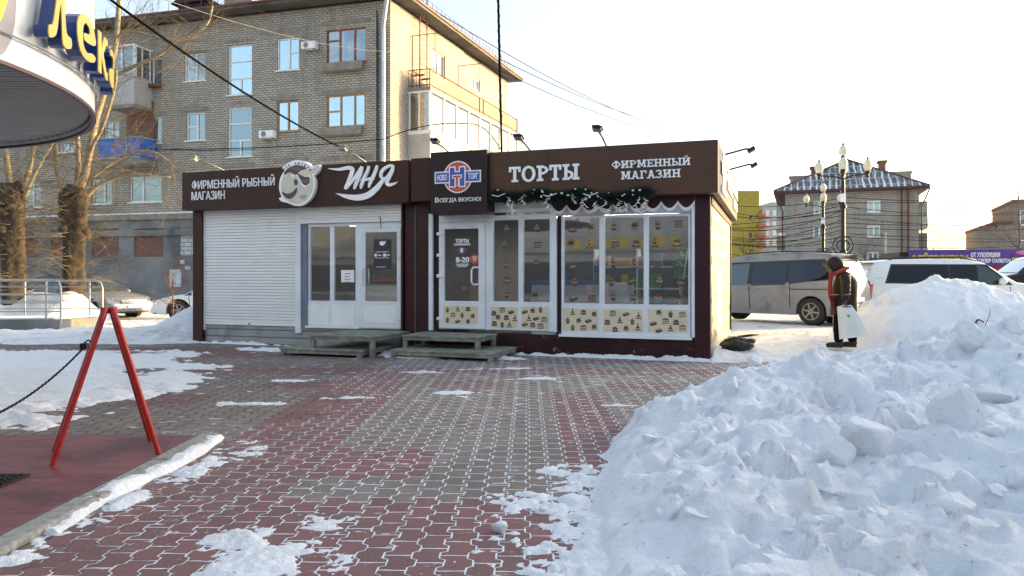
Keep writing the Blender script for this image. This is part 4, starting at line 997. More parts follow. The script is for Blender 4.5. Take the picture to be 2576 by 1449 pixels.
slabs(mb, 'МАГАЗИН', x0, x1, zbm, zt-zbm, -SO-.001, .02)
mb.build('lettering', M_LET, s3_, fix=False)
# round red and blue emblem on the black board
def s4b(x, y): return K.hit(*c4(x, y), SB)
cx_, cz_ = s4b(365, 265); rr = (s4b(452, 265)[0]-s4b(279, 265)[0])/2; Y0 = -SB-.001
mb = MB(); mb.prism(ell(cx_, cz_, rr*1.05, rr*1.08, 36), Y0-.012, Y0, 2); mb.prism(ell(cx_, cz_, rr*.97, rr*1.0, 36), Y0-.016, Y0-.012, 0)
bx0, bx1 = s4b(222, 265)[0], s4b(513, 265)[0]; bh = rr*.40
mb.box(bx0, bx1, Y0-.024, Y0-.016, cz_-bh, cz_+bh, 2); mb.box(bx0+.022, bx1-.022, Y0-.028, Y0-.024, cz_-bh+.022, cz_+bh-.022, 1)
hw = rr*.52; hh = rr*.62
H_ = lambda g, yy, mi: [mb.box(cx_-hw-g, cx_-hw*.38+g, yy-.004, yy, cz_-hh-g, cz_+hh+g, mi), mb.box(cx_+hw*.38-g, cx_+hw+g, yy-.0041, yy, cz_-hh-g, cz_+hh+g, mi), mb.box(cx_-hw, cx_+hw, yy-.0042, yy, cz_+.0*hh-g, cz_+hh*.5+g, mi)]
H_(.022, Y0-.028, 2); H_(0, Y0-.0335, 1)
mb.box(cx_-hw*.68, cx_+hw*.68, Y0-.043, Y0-.0385, cz_-hh*.18, cz_+hh*.22, 2); mb.box(cx_-hw*.24, cx_+hw*.24, Y0-.0431, Y0-.0385, cz_-hh*.99, cz_+.0, 2)
mb.box(cx_-hw*.55, cx_+hw*.55, Y0-.047, Y0-.0432, cz_-hh*.08, cz_+hh*.12, 0); mb.box(cx_-hw*.13, cx_+hw*.13, Y0-.0471, Y0-.0432, cz_-hh*.95, cz_+.0, 0)
put_text(mb, 'НОВО', bx0+.05, cx_-hw-.06, cz_-bh*.5, cz_+bh*.5, Y0-.028, .004, .02, 2); put_text(mb, 'ТОРГ', cx_+hw+.07, bx1-.05, cz_-bh*.5, cz_+bh*.55, Y0-.028, .004, .02, 2)
mb.build('emblem', [M_RED, M_BLUE, M_LET], s2, fix=False)
mb = MB(); x0, x1 = s4b(222, 0)[0], s4b(511, 0)[0]; zbm = s4b(365, 421)[1]; zt = s4b(365, 389)[1]
xa = x0+(x1-x0)*.085; put_text(mb, 'В', x0, xa-.005, zbm, zt, Y0, .008, .012); put_text(mb, 'СЕГДА ВКУСНО!', xa+.012, x1, zbm-.012, zbm+(zt-zbm)*.82, Y0, .008, .012)
mb.build('lettering', M_LET, s2, fix=False)
# side sign board over the end wall
zs0, zs1 = q3[2], q3[3]
ss = MB().box(KL+.05, XS_, -SO+.32, DR+.1, zs0, zs1).build('sign_board', mat('side_sign_grey_brown', (.085,.065,.058), .5, spec=.2), Bk, bevel=.005)
mb = MB(); ML = lambda x, y, z: (XS_-y, x, z)
tmp = MB(); slabs(tmp, 'ТОРТЫ', 2.0, 3.6, zs0+.30, .36, 0, .03); slabs(tmp, 'ФИРМЕННЫЙ', 4.0, 6.0, zs0+.46, .2, 0, .03); slabs(tmp, 'МАГАЗИН', 4.2, 5.8, zs0+.15, .2, 0, .03)
put_text(tmp, 'Всегда вкусно!', .35, 1.65, zs0+.07, zs0+.2, 0, .03)
tmp.prism(ell(1.0, zs0+.52, .34, .36, 28), -.02, 0); tmp.box(.35, 1.65, -.03, -.02, zs0+.40, zs0+.62)
mb.add([ML(*v) for v in tmp.v], tmp.f, 0); mb.build('lettering', M_LET, ss, fix=False)

# ------------------------------------------------------------------ floodlights on arms above the signs
def flood(x, z, y0=-.25, ax=-.45, h=.35, lean=-.6, lab='', parent_frame=K, side=False, mat_=M_DKMET):
    p = K.world(x, y0 if not side else 0, z)
    o = empty('sign_floodlight', p, K.a if not side else K.a+R(90), lab, 'floodlight', 'floodlights on arms above the signs')
    MB().tube([(0, .12, -.12), (0, 0, .0), (lean*.4, ax*.55, h*.6), (lean, ax, h)], .016, 7).build('arm', mat_, o, smooth=True)
    mb = MB(Matrix.Translation((lean, ax-.02, h)) @ Matrix.Rotation(R(-25), 4, 'X') @ Matrix.Rotation(R(12), 4, 'Y'))
    mb.box(-.075, .075, -.055, .055, -.015, .025); mb.box(-.09, .09, -.07, .07, .028, .04); mb.box(-.035, .035, -.035, .035, .041, .075)
    mb.build('lamp_head', mat_, o, bevel=.008)
    mb = MB(Matrix.Translation((lean, ax-.02, h)) @ Matrix.Rotation(R(-25), 4, 'X') @ Matrix.Rotation(R(12), 4, 'Y')); mb.box(-.065, .065, -.045, .045, -.022, -.016)
    mb.build('lamp_glass', M_WG1, o)
M_LMET = mat('pale_floodlight_metal', (.30,.27,.22), .5, .3)
flood(kx(560, SO), szt, lab='pale floodlight arm leaning over the fish shop lettering', lean=-.35, ax=-.45, h=.18, mat_=M_LMET)
flood(kx(918, SO), szt, lab='pale floodlight arm over the white brush lettering', lean=-.25, ax=-.4, h=.20, mat_=M_LMET)
flood(kx(1122, SB), q2[3], lab='dark floodlight above the black square sign', lean=-.12, ax=-.35, h=.14)
flood(kx(1332, SO), q3[3], lab='dark floodlight above the big cake lettering', lean=-.10, ax=-.35, h=.16)
flood(kx(1524, SO), q3[3], lab='dark floodlight above the gap between the cake lettering and the shop lettering', lean=-.08, ax=-.35, h=.22)
for yy, lab in ((1.6, 'floodlight arm on the side sign, the one closer to the street corner post'), (3.6, 'floodlight arm on the side sign, the one farther back')):
    p = K.world(XS_-.2, yy, zs1); o = empty('sign_floodlight', p, K.a+R(90), lab, 'floodlight', 'floodlights on arms above the signs')
    MB().tube([(0, .2, -.1), (0, 0, 0), (-.05, -.55, .12), (-.05, -.62, .12)], .018, 7).build('arm', M_DKMET, o, smooth=True)
    mb = MB(Matrix.Translation((-.05, -.66, .10)) @ Matrix.Rotation(R(-30), 4, 'X')); mb.box(-.1, .1, -.07, .07, -.03, .03); mb.build('lamp_head', M_DKMET, o, bevel=.008)

# ------------------------------------------------------------------ spruce garland with icicle lights
rs = random.Random(21)
ga = tag(empty('spruce_garland', (K.o.x, K.o.y, 0), K.a), 'artificial spruce garland with white icicle lights draped under the cake sign', 'garland')
pts = []
for x_, y_ in ((598,384),(690,398),(800,392),(870,378),(930,385),(1000,402),(1070,392),(1140,368),(1200,388),(1290,402),(1370,400),(1440,395),(1490,372),(1578,362)):
    x, z = s4(x_, y_); pts.append(Vector((x, -SO-.05, z)))
dense = [pts[i].lerp(pts[i+1], j/8) for i in range(len(pts)-1) for j in range(8)]
mb = MB(); mb.tube(dense, .015, 6, 0)
for p in dense:
    for _ in range(130):
        d = Vector((rs.gauss(0, 1), rs.gauss(0, .8), rs.gauss(0, 1))).normalized()*rs.uniform(.08, .17)
        s_ = d.orthogonal().normalized()*.008; q = p+Vector((rs.uniform(-.03,.03), 0, rs.uniform(-.02,.02)))
        mb.add([q-s_, q+s_, q+d], [(0, 1, 2)], 1)
gr_ = mb.build('needles', [M_DKMET, mat('spruce_needles', (.012,.028,.014), .8, var=.4)], ga, fix=False)
mb = MB()
for i in range(26):
    p = rs.choice(dense)+Vector((rs.uniform(-.1,.1), -.08-rs.random()*.04, rs.uniform(-.08,.1))); r_ = rs.uniform(.008, .018); mb.ball(p, (r_*1.5, r_, r_), 6, 4)
mb.build('snow_flecks', M_SNOW, ga, fix=False)
mb = MB()
for x_, y0_, y1_ in ((690,395,450),(718,420,495),(785,372,440),(938,390,470),(1098,372,430),(1170,370,455),(1238,420,478),(1302,412,492),(1380,405,480),(1424,425,485),(1508,390,500),(1545,400,485),(1615,400,470)):
    if x_ > 1580: continue
    x, z0 = s4(x_, y0_); _, z1 = s4(x_, y1_); q = []
    for j in range(7): q.append((x+rs.uniform(-.03,.03)+.03*math.sin(j*1.5), -SO-.10, z0+(z1-z0)*j/6))
    mb.tube(q, .006, 5)
    for j in range(1, 7):
        b = Vector(q[j]); mb.tube([b, b+Vector((rs.choice((-1,1))*.04, -.01, -.02))], .007, 5)
for i in range(3):
    a = dense[30*i % len(dense)]; mb.tube([a+Vector((0,-.1,0)), a+Vector((.12,-.12,-.03)), a+Vector((.25,-.1,.02))], .007, 5)
mb.build('icicle_lights', M_LET, ga, fix=False)

# ------------------------------------------------------------------ wooden steps
def step_table(name, x0, x1, y0, y1, z, lab, hleg, boards=6):
    o = empty(name, K.world(x0, y0), K.a, lab, 'step', 'wooden pallet steps at the kiosk doors')
    W_, D_ = x1-x0, y1-y0; mb = MB(); bw = D_/boards
    for i in range(boards): mb.box(-.02, W_+.02, i*bw+.004, (i+1)*bw-.004, z-.028+.002*(i % 2), z+.002*(i % 3))
    mb.build('deck', M_WOODG, o, bevel=.004)
    mb = MB(); mb.box(0, W_, .015, .055, z-.085, z-.031); mb.box(0, W_, D_-.055, D_-.015, z-.085, z-.031); mb.box(0, .05, .056, D_-.056, z-.085, z-.031); mb.box(W_-.05, W_, .056, D_-.056, z-.085, z-.031)
    mb.build('rim_beam', M_WOODG, o, bevel=.004)
    for ax_ in (0.0, W_-.08):
        for ay_ in (.015, D_-.095): MB().box(ax_+.002, ax_+.078, ay_, ay_+.08, 0, z-.087).build('leg', M_WOODG, o, bevel=.004)
    return o
def bx8(x0, x1): # crop of the steps
    return (1100+x0*1020/2576)*.62891, (1100+x1*1020/2576)*.62891
def kfloor(u, v, z):                # ground-parallel hit -> kiosk coords
    p = G(u, v, z); d = Vector((p.x, p.y))-K.o; return d.dot(K.ax), d.dot(K.ay)
c8 = lambda x, y: ((1100+x*.39596)*.62891, (1260+y*.39596)*.62891)
# upper right step: front edge left (1275,212) right (2060,222) top z
def mk(lab, fl, frr, z, back=-.02):
    (ua, va), (ub, vb) = c8(*fl), c8(*frr)
    xa, ya = kfloor(ua, va, z); xb, yb = kfloor(ub, vb, z); yf = (ya+yb)/2
    return xa, xb, yf
for lab, fl, fr2, z in (('upper weathered wooden step in front of the fish shop door', (315,205), (1020,215), .36), ('low weathered wooden platform with snow under its edge by the fish shop', (10,325), (880,345), .15),
                       ('upper weathered wooden step in front of the cake shop door', (1275,205), (2065,225), .36), ('low wide weathered wooden platform in front of the cake shop door', (1155,348), (2195,382), .15)):
    xa, xb, yf = mk(lab, fl, fr2, z)
    print(lab[:40], round(xa,2), round(xb,2), round(yf,2))
    hi = z > .3
    step_table('wooden_step', xa, xb, max(yf, -1.55), -.06 if hi else -.10, z if hi else z-.012*(1 if 'cake' in lab else 2), lab, z)
mb = MB(); rs = random.Random(8)
def under_snow(X, Y):
    H = np.full_like(X, -.05)
    for (x, y, rx, ry) in [(kx(760), -.9, .9, .22), (kx(960), -.75, .5, .35), (kx(1040), -.6, .35, .5), (kx(1120), -1.2, .7, .12), (kx(1290), -.8, .5, .2), (kx(1500), -.12, 2.2, .07), (kx(1700), -.1, 1.2, .1), (kx(600), -.05, 1.2, .06)]:
        p = K.world(x, y); dx = X-p.x; dy = Y-p.y; u = (dx*K.ax.x+dy*K.ax.y)/rx; v = (dx*K.ay.x+dy*K.ay.y)/ry
        H = np.maximum(H, .09*(1-np.sqrt(u*u+v*v)))
    return np.where(H > -.04, H+(fbm(X, Y, 7, 4, 81)-.5)*.10-.01, H)
tag(heightfield('drifted_snow', -6.5, 4.0, 10.9, 16.0, .025, under_snow, M_SNOW, drop=0), 'snow blown against the kiosk bases and under the steps', 'snow', kind='stuff')
# rubbish bag by the corner
p = G(1858, 884, .1); bm = bmesh.new(); bmesh.ops.create_icosphere(bm, subdivisions=4, radius=1)
for v in bm.verts:
    c = v.co; n_ = fbm(np.array([c.x*2+3]), np.array([c.y*2+c.z*1.7]), 1.2, 4, 55)[0]-.5; k_ = 1+.6*n_
    v.co = Vector((c.x*.29*k_, c.y*.2*k_, c.z*.13*k_+.08+.07*max(0, c.x)**3))
me = bpy.data.meshes.new('rubbish_bag'); bm.to_mesh(me); bm.free(); me.polygons.foreach_set('use_smooth', [True]*len(me.polygons))
me.materials.append(mat('black_bag_film', (.012,.011,.011), .28, var=.3, bump=1.0, bs=14)); o = bpy.data.objects.new('rubbish_bag', me); COL.objects.link(o); o.location = p+Vector((0, .1, .03))
tag(o, 'black crumpled rubbish bag on the snow beside the cake kiosk corner', 'rubbish bag')

# ------------------------------------------------------------------ generic wall with real openings, windows
def wall_panel(mb, x0, x1, z0, z1, holes, depth=.18, mi=0, back=None):
    xs = sorted({x0, x1, *[min(max(h[0], x0), x1) for h in holes], *[min(max(h[1], x0), x1) for h in holes]}); zs = sorted({z0, z1, *[h[2] for h in holes], *[h[3] for h in holes]})
    for i in range(len(xs)-1):
        for j in range(len(zs)-1):
            a, b, c, d = xs[i], xs[i+1], zs[j], zs[j+1]; mx, mz = (a+b)/2, (c+d)/2
            if any(h[0] < mx < h[1] and h[2] < mz < h[3] for h in holes): continue
            mb.add([(a,0,c),(b,0,c),(b,0,d),(a,0,d)], [(0,1,2,3)], mi)
    for h in holes:
        a, b, c, d = h
        mb.add([(a,0,c),(b,0,c),(b,0,d),(a,0,d),(a,depth,c),(b,depth,c),(b,depth,d),(a,depth,d)], [(0,4,5,1),(1,5,6,2),(2,6,7,3),(3,7,4,0)], mi)
def window(parent, M, r, fm=M_WPVC, gm=M_WG1, mull=(.5,), trans=(), y=.10, t=.06, bars=(), sill=True, name='window'):
    """r = x0,x1,z0,z1; mull = vertical bars at fractions; trans = (fraction of height, from mullion fraction, to)"""
    x0, x1, z0, z1 = r; mb = MB(M); w_, h_ = x1-x0, z1-z0; e = .001
    mb.box(x0, x0+t, y-.03, y+.05, z0, z1); mb.box(x1-t, x1, y-.03, y+.05, z0, z1)
    mb.box(x0+t+e, x1-t-e, y-.03, y+.05, z0, z0+t); mb.box(x0+t+e, x1-t-e, y-.03, y+.05, z1-t, z1)
    for f in mull: mb.box(x0+w_*f-t*.6, x0+w_*f+t*.6, y-.034, y+.046, z0+t+e, z1-t-e)
    for f, a, b in trans: mb.box(x0+w_*a+(t if a == 0 else t*.6)+e, x0+w_*b-(t if b == 1 else t*.6)-e, y-.032, y+.044, z0+h_*f-t*.5, z0+h_*f+t*.5)
    if sill: mb.box(x0-.08, x1+.08, -.07, y-.032, z0-.05, z0-.002)
    o = mb.build(name, fm, parent)
    MB(M).box(x0+t*.5, x1-t*.5, y+.012, y+.02, z0+t*.5, z1-t*.5).build('pane', gm, o)
    return o

# ------------------------------------------------------------------ four-storey brick house behind the kiosks
HB = Frame(-5.26, 32.5, -R(16)); SD = Matrix.Rotation(R(86.0-0), 4, 'Z')        # side wall turned 86 deg to the front
BH = empty('brick_house', (HB.o.x, HB.o.y, 0), HB.a, 'four-storey grey brick apartment house with sunlit yellow end wall behind the fish shop', 'apartment house')
ZE = 13.35
I4 = Matrix.Identity(4)
def hb(u0, u1, v0, v1): return HB.box(u0, u1, v0, v1)
wins = [((574,634,112,238), M_WPVC, M_WG3, (), ((.67,0,1),(.33,0,1)), [(.5,0,.33)]), ((574,633,270,394), M_WPVC, M_WG2, (), ((.67,0,1),(.33,0,1)), [(.5,0,.33)]),
        ((464,516,134,204), M_WPVC, M_WG1, (.55,), ((.5,0,.55),), []), ((469,516,283,353), M_WPVC, M_WG2, (.55,), ((.5,0,.55),), []),
        ((697,752,95,176), M_WPVC, M_WG3, (.53,), ((.55,.53,1),), []), ((696,751,253,330), M_ORAN, M_WG3, (.5,), (), []),
        ((821,921,71,157), M_REDW, M_WG1, (.33,.70), ((.68,0,.33),), []), ((821,918,237,318), M_ORAN, M_WG3, (.36,.72), ((.5,0,.36),), []),
        ((360,407,146,213), M_WPVC, M_WG2, (.5,), (), []), ((325,407,296,362), M_WPVC, M_WG1, (.4,.7), (), []),
        ((326,406,443,508), M_WPVC, M_WG2, (.4,), (), []), ((231,281,450,513), M_WPVC, M_WG2, (.6,), (), []), ((59,104,461,522), M_WPVC, M_WG1, (.5,), (), []),
        ((150,190,356,383), M_WPVC, M_WG2, (.5,), (), []), ((262,300,305,350), M_WPVC, M_WG1, (.5,), (), []), ((464,520,430,500), M_WPVC, M_WG2, (.5,), (), []), ((2,40,300,365), M_WPVC, M_WG2, (.5,), (), [])]
holes = [hb(*w_[0]) for w_ in wins]
zc = HB.hit(490, 538)[1]; zp = zc-.55
mb = MB(); wall_panel(mb, -32, 0, zc, ZE, holes); SL = 14.5
Ms = Matrix.Rotation(R(86), 4, 'Z')
HS = Frame(HB.o.x, HB.o.y, HB.a+R(86))          # the end wall seen from outside runs the same way (left edge = corner)
sw = [((1086,1120,131,212), M_WPVC, M_WG1, (.55,), ((.35,0,.55),), []), ((1185,1208,196,230), M_WPVC, M_WG1, (.5,), (), [])]
sholes = [HS.box(*w_[0]) for w_ in sw]
mb.M = Ms; wall_panel(mb, 0, SL, 0.0, ZE, sholes)
mb.M = None
e1 = Ms @ Vector((SL, 0, 0)); mb.add([(-32,0,0), (-32,e1.y,0), (-32,e1.y,ZE), (-32,0,ZE), (e1.x,e1.y,0), (e1.x,e1.y,ZE)], [(0,1,2,3), (1,4,5,2)])
mb.build('wall', M_BRICK, BH, fix=False)
# plinth storey with bricked-up openings
ph = [hb(u0, u1, v0, v1) for u0, u1, v0, v1 in ((337,410,575,646), (231,299,575,646), (450,505,573,643), (59,96,580,648), (128,156,580,648))]
mb = MB(); wall_panel(mb, -32, 0, 0, zc-.002, ph, .12); mb.box(-32.0, -.0, -.0+.25, .3, 0, zc-.1); mb.build('plinth', M_CONC, BH, fix=False)
for i, q in enumerate(ph): MB().box(q[0], q[1], .07, .2, q[2], q[3]).build('bricked_up_window', M_WHB if i == 2 else M_REDB, BH)
MB().box(-32, -.02, -.14, -.002, zc-.22, zc+.03).build('string_course', M_LINT, BH); MB().box(-32, -.02, -.17, -.002, zc+.031, zc+.10).build('snow_ledge', M_SNOW, BH)
MB().box(-32, -.02, -.10, -.002, zc-1.0, zc-.72).build('plinth_ledge', M_CONC, BH)
for (b, fm, gm, mu, tr, ex), q in zip(wins, holes):
    o = window(BH, I4, q, fm, gm, mu, tr)
    if ex: mb = MB(); x = q[0]+(q[1]-q[0])*.5; mb.box(x-.035, x+.035, .062, .15, q[2]+.06, q[2]+(q[3]-q[2])*.33-.035); mb.build('window_bar', fm, o)
for (b, fm, gm, mu, tr, ex), q in zip(sw, sholes): window(BH, Ms, q, fm, gm, mu, tr)
for u0, u1, v0, v1 in ((655,760,75,86),(808,932,52,62),(680,758,239,250),(803,932,222,233),(565,640,98,106),(568,643,254,262),(455,525,270,279),(690,775,396,408),(800,935,392,404),(560,640,412,420),(345,420,283,291),(455,525,128,133),(320,415,430,439),(225,290,438,446)):
    q = hb(u0, u1, v0, v1); MB().box(q[0], q[1], -.025, .02, q[2], q[3]).build('lintel', M_LINT, BH)
for u0, u1, v0, v1 in ((810,920,160,181),(808,918,322,342)):
    q = hb(u0, u1, v0, v1); mb = MB(); mb.zprism([(q[0]+.15,-.001),(q[0],-.34),(q[1],-.34),(q[1]-.15,-.001)], q[2], q[3]); mb.build('flower_box', M_LINT, BH, bevel=.02)
q = hb(355,412,214,222); MB().box(q[0], q[1], -.25, -.001, q[2], q[3]).build('window_ledge', M_RUST, BH)
# eaves and hipped roof
OV = .75
def rp(x, y): return (x, y)
c0 = (-32.5, -OV); c1_ = (OV*.93, -OV); e = Ms @ Vector((SL+OV, -OV, 0)); c2_ = (e.x, e.y); c3_ = (-32.5, e.y)
MB().zprism([c0, c1_, c2_, c3_], ZE+.09, ZE+.22).build('eave', M_SOFF, BH)
MB().zprism([(c0[0], c0[1]-.06), (c1_[0]+.06, c1_[1]-.06), (c2_[0]+.06, c2_[1]+.06), (c3_[0], c3_[1]+.06)], ZE+.222, ZE+.30).build('gutter_edge', mat('dark_red_roof_edge', (.13,.05,.045), .6), BH)
rz = ZE+.302; rh = 2.75; my = e.y/2
mb = MB(); mb.add([(c0[0],c0[1]-.05,rz),(c1_[0]+.05,c1_[1]-.05,rz),(c2_[0]+.05,c2_[1],rz),(c3_[0],c3_[1],rz),(-32.5,my,rz+rh),(c1_[0]-7.2,my,rz+rh)],
       [(0,1,5,4),(1,2,5),(2,3,4,5),(0,4,3),(0,3,2,1)])
roof = mb.build('roof', M_ROOF, BH)
def on_roof(x, y): return rz+rh*min(1, (y+OV)/(my+OV))
# dormer and chimneys
q = HB.hit(510, 50, -1.6); x = q[0]; z0 = on_roof(x, .9)
mb = MB(); mb.prism([(x-.85, z0-.4), (x+.85, z0-.4), (x+.85, z0+.45), (x-.85, z0+.45)], .9, 3.2, 0); mb.prism([(x-1.15, z0+.40), (x+1.15, z0+.40), (x, z0+1.05)], .7, 3.5, 1); mb.box(x-.55, x+.55, .86, .898, z0-.15, z0+.4, 2)
mb.build('dormer', [mat('dormer_boards', (.06,.04,.035), .9), mat('dormer_roof', (.045,.03,.03), .8), M_BLACKS], BH)
for u, y_, w_, h_ in ((598, .8, .75, 2.2), (640, 2.2, .5, 2.0), (700, 3.0, .6, 1.8)):
    x = HB.hit(u, 20, -y_)[0]; z0 = on_roof(x, y_); mb = MB(); mb.box(x-w_, x+w_, y_, y_+.9, z0-.4, z0+h_); mb.box(x-w_-.08, x+w_+.08, y_-.08, y_+.98, z0+h_+.001, z0+h_+.12); mb.build('chimney', M_BRICK, BH)
mb = MB(); p = Ms @ Vector((6.0, 1.3, 0)); z0 = rz+.7; mb.M = Ms
mb.prism([(4.7,z0-.6),(6.2,z0-.6),(6.2,z0+.25),(5.45,z0+.75),(4.7,z0+.25)], .9, 2.6); mb.build('dormer', M_SOFF, BH)
mb = MB(); N_ = 30
for i in range(N_):
    for M_, L_ in ((I4, -28), (Ms, SL)):
        if M_ is I4: x = -.3-i*.9; mb.M = None
        else: x = .3+i*SL/N_; mb.M = Ms
        mb.tube([(x, -.45, rz+.1), (x, -.45, rz+.55)], .012, 4)
mb.M = Ms; mb.tube([(0, -.45, rz+.55), (SL, -.45, rz+.55)], .014, 4); mb.tube([(0, -.45, rz+.32), (SL, -.45, rz+.32)], .012, 4)
mb.M = None; mb.build('roof_railing', M_RUST, BH)
# drainpipe at the corner
xd = HB.hit(968, 300)[0]
mb = MB(); mb.tube([(xd+.45, -OV+.05, ZE+.1), (xd+.4, -OV+.1, ZE-.25), (xd, -.16, ZE-1.15), (xd, -.14, ZE-1.6), (xd, -.14, .4)], .085, 10); mb.build('drainpipe', M_GALV, BH, smooth=True, auto=40)
mb = MB(); mb.tube([(xd-.35, -.05, ZE-.4), (xd-.35, -.05, 4)], .02, 5); mb.tube([(xd-.30, -.05, ZE-.6), (xd-.28, -.05, 4)], .015, 5); mb.build('wall_cable', M_CABLE, BH)
# fire ladder on the end wall
xl, xr = HS.hit(1056, 200, .25)[0], HS.hit(1074, 200, .25)[0]
mb = MB(Ms)
for x in (xl, xr): mb.tube([(x, -.25, 3.2), (x, -.25, ZE+1.0), (x, .6, ZE+1.1)], .028, 5)
for i in range(34): mb.tube([(xl, -.25, 3.4+i*.3), (xr, -.25, 3.4+i*.3)], .012, 4)
for z in (6.2, 10.6):
    for x in (xl, xr): mb.box(x-.03, x+.03, -.5, .0, z, z+.07)
    mb.box(xl-.55, xl, -.28, -.22, z, z+.06)
mb.build('fire_ladder', M_RUST, BH)
# open upper balcony and glazed one below on the end wall
bx0, bx1 = HS.hit(1082, 250, 1.1)[0], 13.3
zb1 = HS.hit(1088, 220, 1.1)[1]; zr = HS.hit(1088, 176, 1.1)[1]
MB(Ms).box(bx0, bx1, -1.1, -.001, zb1-.18, zb1).build('balcony_slab', M_LINT, BH)
mb = MB(Ms)
for a, b in (((bx0, -.02), (bx0, -1.08)), ((bx0, -1.08), (bx1, -1.08)), ((bx1, -1.08), (bx1, -.02))):
    for z in (zb1+.08, zr): mb.tube([(a[0], a[1], z), (b[0], b[1], z)], .025, 5)
    n = int(math.hypot(b[0]-a[0], b[1]-a[1])/.13)
    for i in range(n+1): x = a[0]+(b[0]-a[0])*i/n; y = a[1]+(b[1]-a[1])*i/n; mb.tube([(x, y, zb1+.0), (x, y, zr)], .009, 4, 0, False)
for x in (bx0, (bx0+bx1)/2, (bx0+bx1)/2+.5, bx1): mb.tube([(x, -1.08, zb1-.1), (x, -1.08, zr+.02)], .03, 5)
mb.build('balcony_railing', M_RUST, BH)
mb = MB(Ms); mb.box(bx0+.1, (bx0+bx1)/2-.1, -1.05, -1.04, zb1+.12, zr-.06); mb.box((bx0+bx1)/2+.6, bx1-.1, -1.05, -1.04, zb1+.12, zr-.06); mb.build('balcony_screen', mat('pale_screen_sheet', (.42,.38,.29), .7), BH)
mb = MB(Ms)
for x in (1.3+bx0-1, bx0+5.5): mb.tube([(x, -.0, ZE-1.0), (x, -1.5, ZE-1.0)], .02, 4); mb.tube([(x, -1.2, ZE-1.0), (x, -1.2, zr+.5)], .015, 4); mb.tube([(x, -.05, ZE-1.0), (x, -.05, zb1)], .02, 4)
mb.build('clothes_line_frame', M_RUST, BH)
zb2 = HS.hit(1088, 338, 1.1)[1]; zgl = zb1-.25
bal = MB(Ms).box(bx0, bx1, -1.1, -.001, zb2-1.1, zb2).build('glazed_balcony', M_SIDING, BH)
mb = MB(Ms); mb.box(bx0-.05, bx1+.05, -1.2, -.001, zb2+.002, zb2+.16); mb.box(bx0-.05, bx1+.05, -1.2, -.001, zgl, zgl+.07)
n = 8
for i in range(n+1): x = bx0+(bx1-bx0)*i/n; mb.box(x-.05, x+.05, -1.12, -1.03, zb2+.161, zgl-.001)
for y in (-.55, -.06): mb.box(bx0+.001, bx0+.06, y-.04, y+.04, zb2+.161, zgl-.001)
mb.build('glazing_frame', M_WPVC, bal)
MB(Ms).box(bx0+.02, bx1-.02, -1.08, -1.07, zb2+.16, zgl).build('pane', glass_pane('balcony_glass', (.55,.57,.55), .06, .02, .6, (.2,.19,.17)), bal)
MB(Ms).box(bx0+.01, bx0+.02, -1.06, -.05, zb2+.16, zgl).build('pane', glass_pane('balcony_side_glass', (.9,.9,.85), .15, .02, .85), bal)
q = bx0+.9; window(BH, Matrix(Ms) @ Matrix.Translation((0, -.12, 0)), (q, q+1.4, zb2+.25, zgl-.25), M_ORAN, M_WG2)
# balconies at the far left of the front
def bxy(u, v, off): return HB.hit(u, v, off)
x0, x1 = bxy(276, 240, 1.1)[0], bxy(338, 240, 1.1)[0]; zt_, zm, zb_ = bxy(310, 118, 1.1)[1], bxy(310, 192, 1.1)[1], bxy(310, 263, 1.1)[1]
bal = MB().box(x0, x1, -1.1, -.001, zb_, zm).build('glazed_balcony', M_SIDING, BH)
mb = MB()
for x in (x0, x0+(x1-x0)*.5, x1): mb.box(x-.05, x+.05, -1.12, -1.0, zm+.001, zt_)
for y in (-.6, -.1): mb.box(x1-.06, x1-.001, y-.04, y+.04, zm+.001, zt_)
mb.box(x0-.05, x1+.05, -1.15, -.001, zt_+.001, zt_+.08); mb.build('glazing_frame', M_WPVC, bal)
MB().box(x0+.02, x1-.02, -1.08, -1.07, zm, zt_).box(x1-.03, x1-.02, -1.06, -.02, zm, zt_).build('pane', M_WG2, bal)
MB().box(x0-.05, x1+.05, -1.15, -.001, zb_-.16, zb_-.001).build('balcony_slab', M_LINT, BH)
x0, x1 = bxy(248, 370, 1.1)[0], bxy(353, 370, 1.1)[0]; zm, zb_ = bxy(300, 347, 1.1)[1], bxy(300, 398, 1.1)[1]
b = MB().box(x0, x1, -1.1, -1.06, zb_, zm).box(x1-.04, x1, -1.058, -.001, zb_, zm).box(x0, x0+.04, -1.058, -.001, zb_, zm).build('blue_balcony', M_BLUEB, BH)
mb = MB(); mb.tube([(x0, -1.12, zm), (x1, -1.12, zm), (x1+.02, -.02, zm)], .03, 5); mb.tube([(x0+(x1-x0)*.68, -1.13, zb_), (x0+(x1-x0)*.68, -1.13, zm)], .025, 5); mb.tube([(x0, -1.12, zb_), (x1, -1.12, zb_)], .03, 5); mb.build('balcony_rail', mat('green_rail', (.25,.42,.38), .5), b)
MB().box(x0-.05, x1+.05, -1.12, -.001, zb_-.3, zb_-.05).build('balcony_slab', M_CONC, BH)
MB().box(x0+.6, x1-.2, -.03, .05, zm+.0, zm+1.9).build('balcony_brick_wall', M_REDB, BH)
# papers pasted on the plinth
mb = MB(); q = hb(427,456,678,722); mb.box(q[0], q[1], -.012, -.002, q[2], q[3]); q = hb(454,464,654,664); mb.box(q[0], q[1], -.012, -.002, q[2], q[3]); q = hb(466,478,670,678); mb.box(q[0], q[1], -.012, -.002, q[2], q[3])
mb.build('pasted_paper', mat('old_paper', (.6,.62,.63), .8, dirt=(.3,.3,.3), dscale=3), BH)
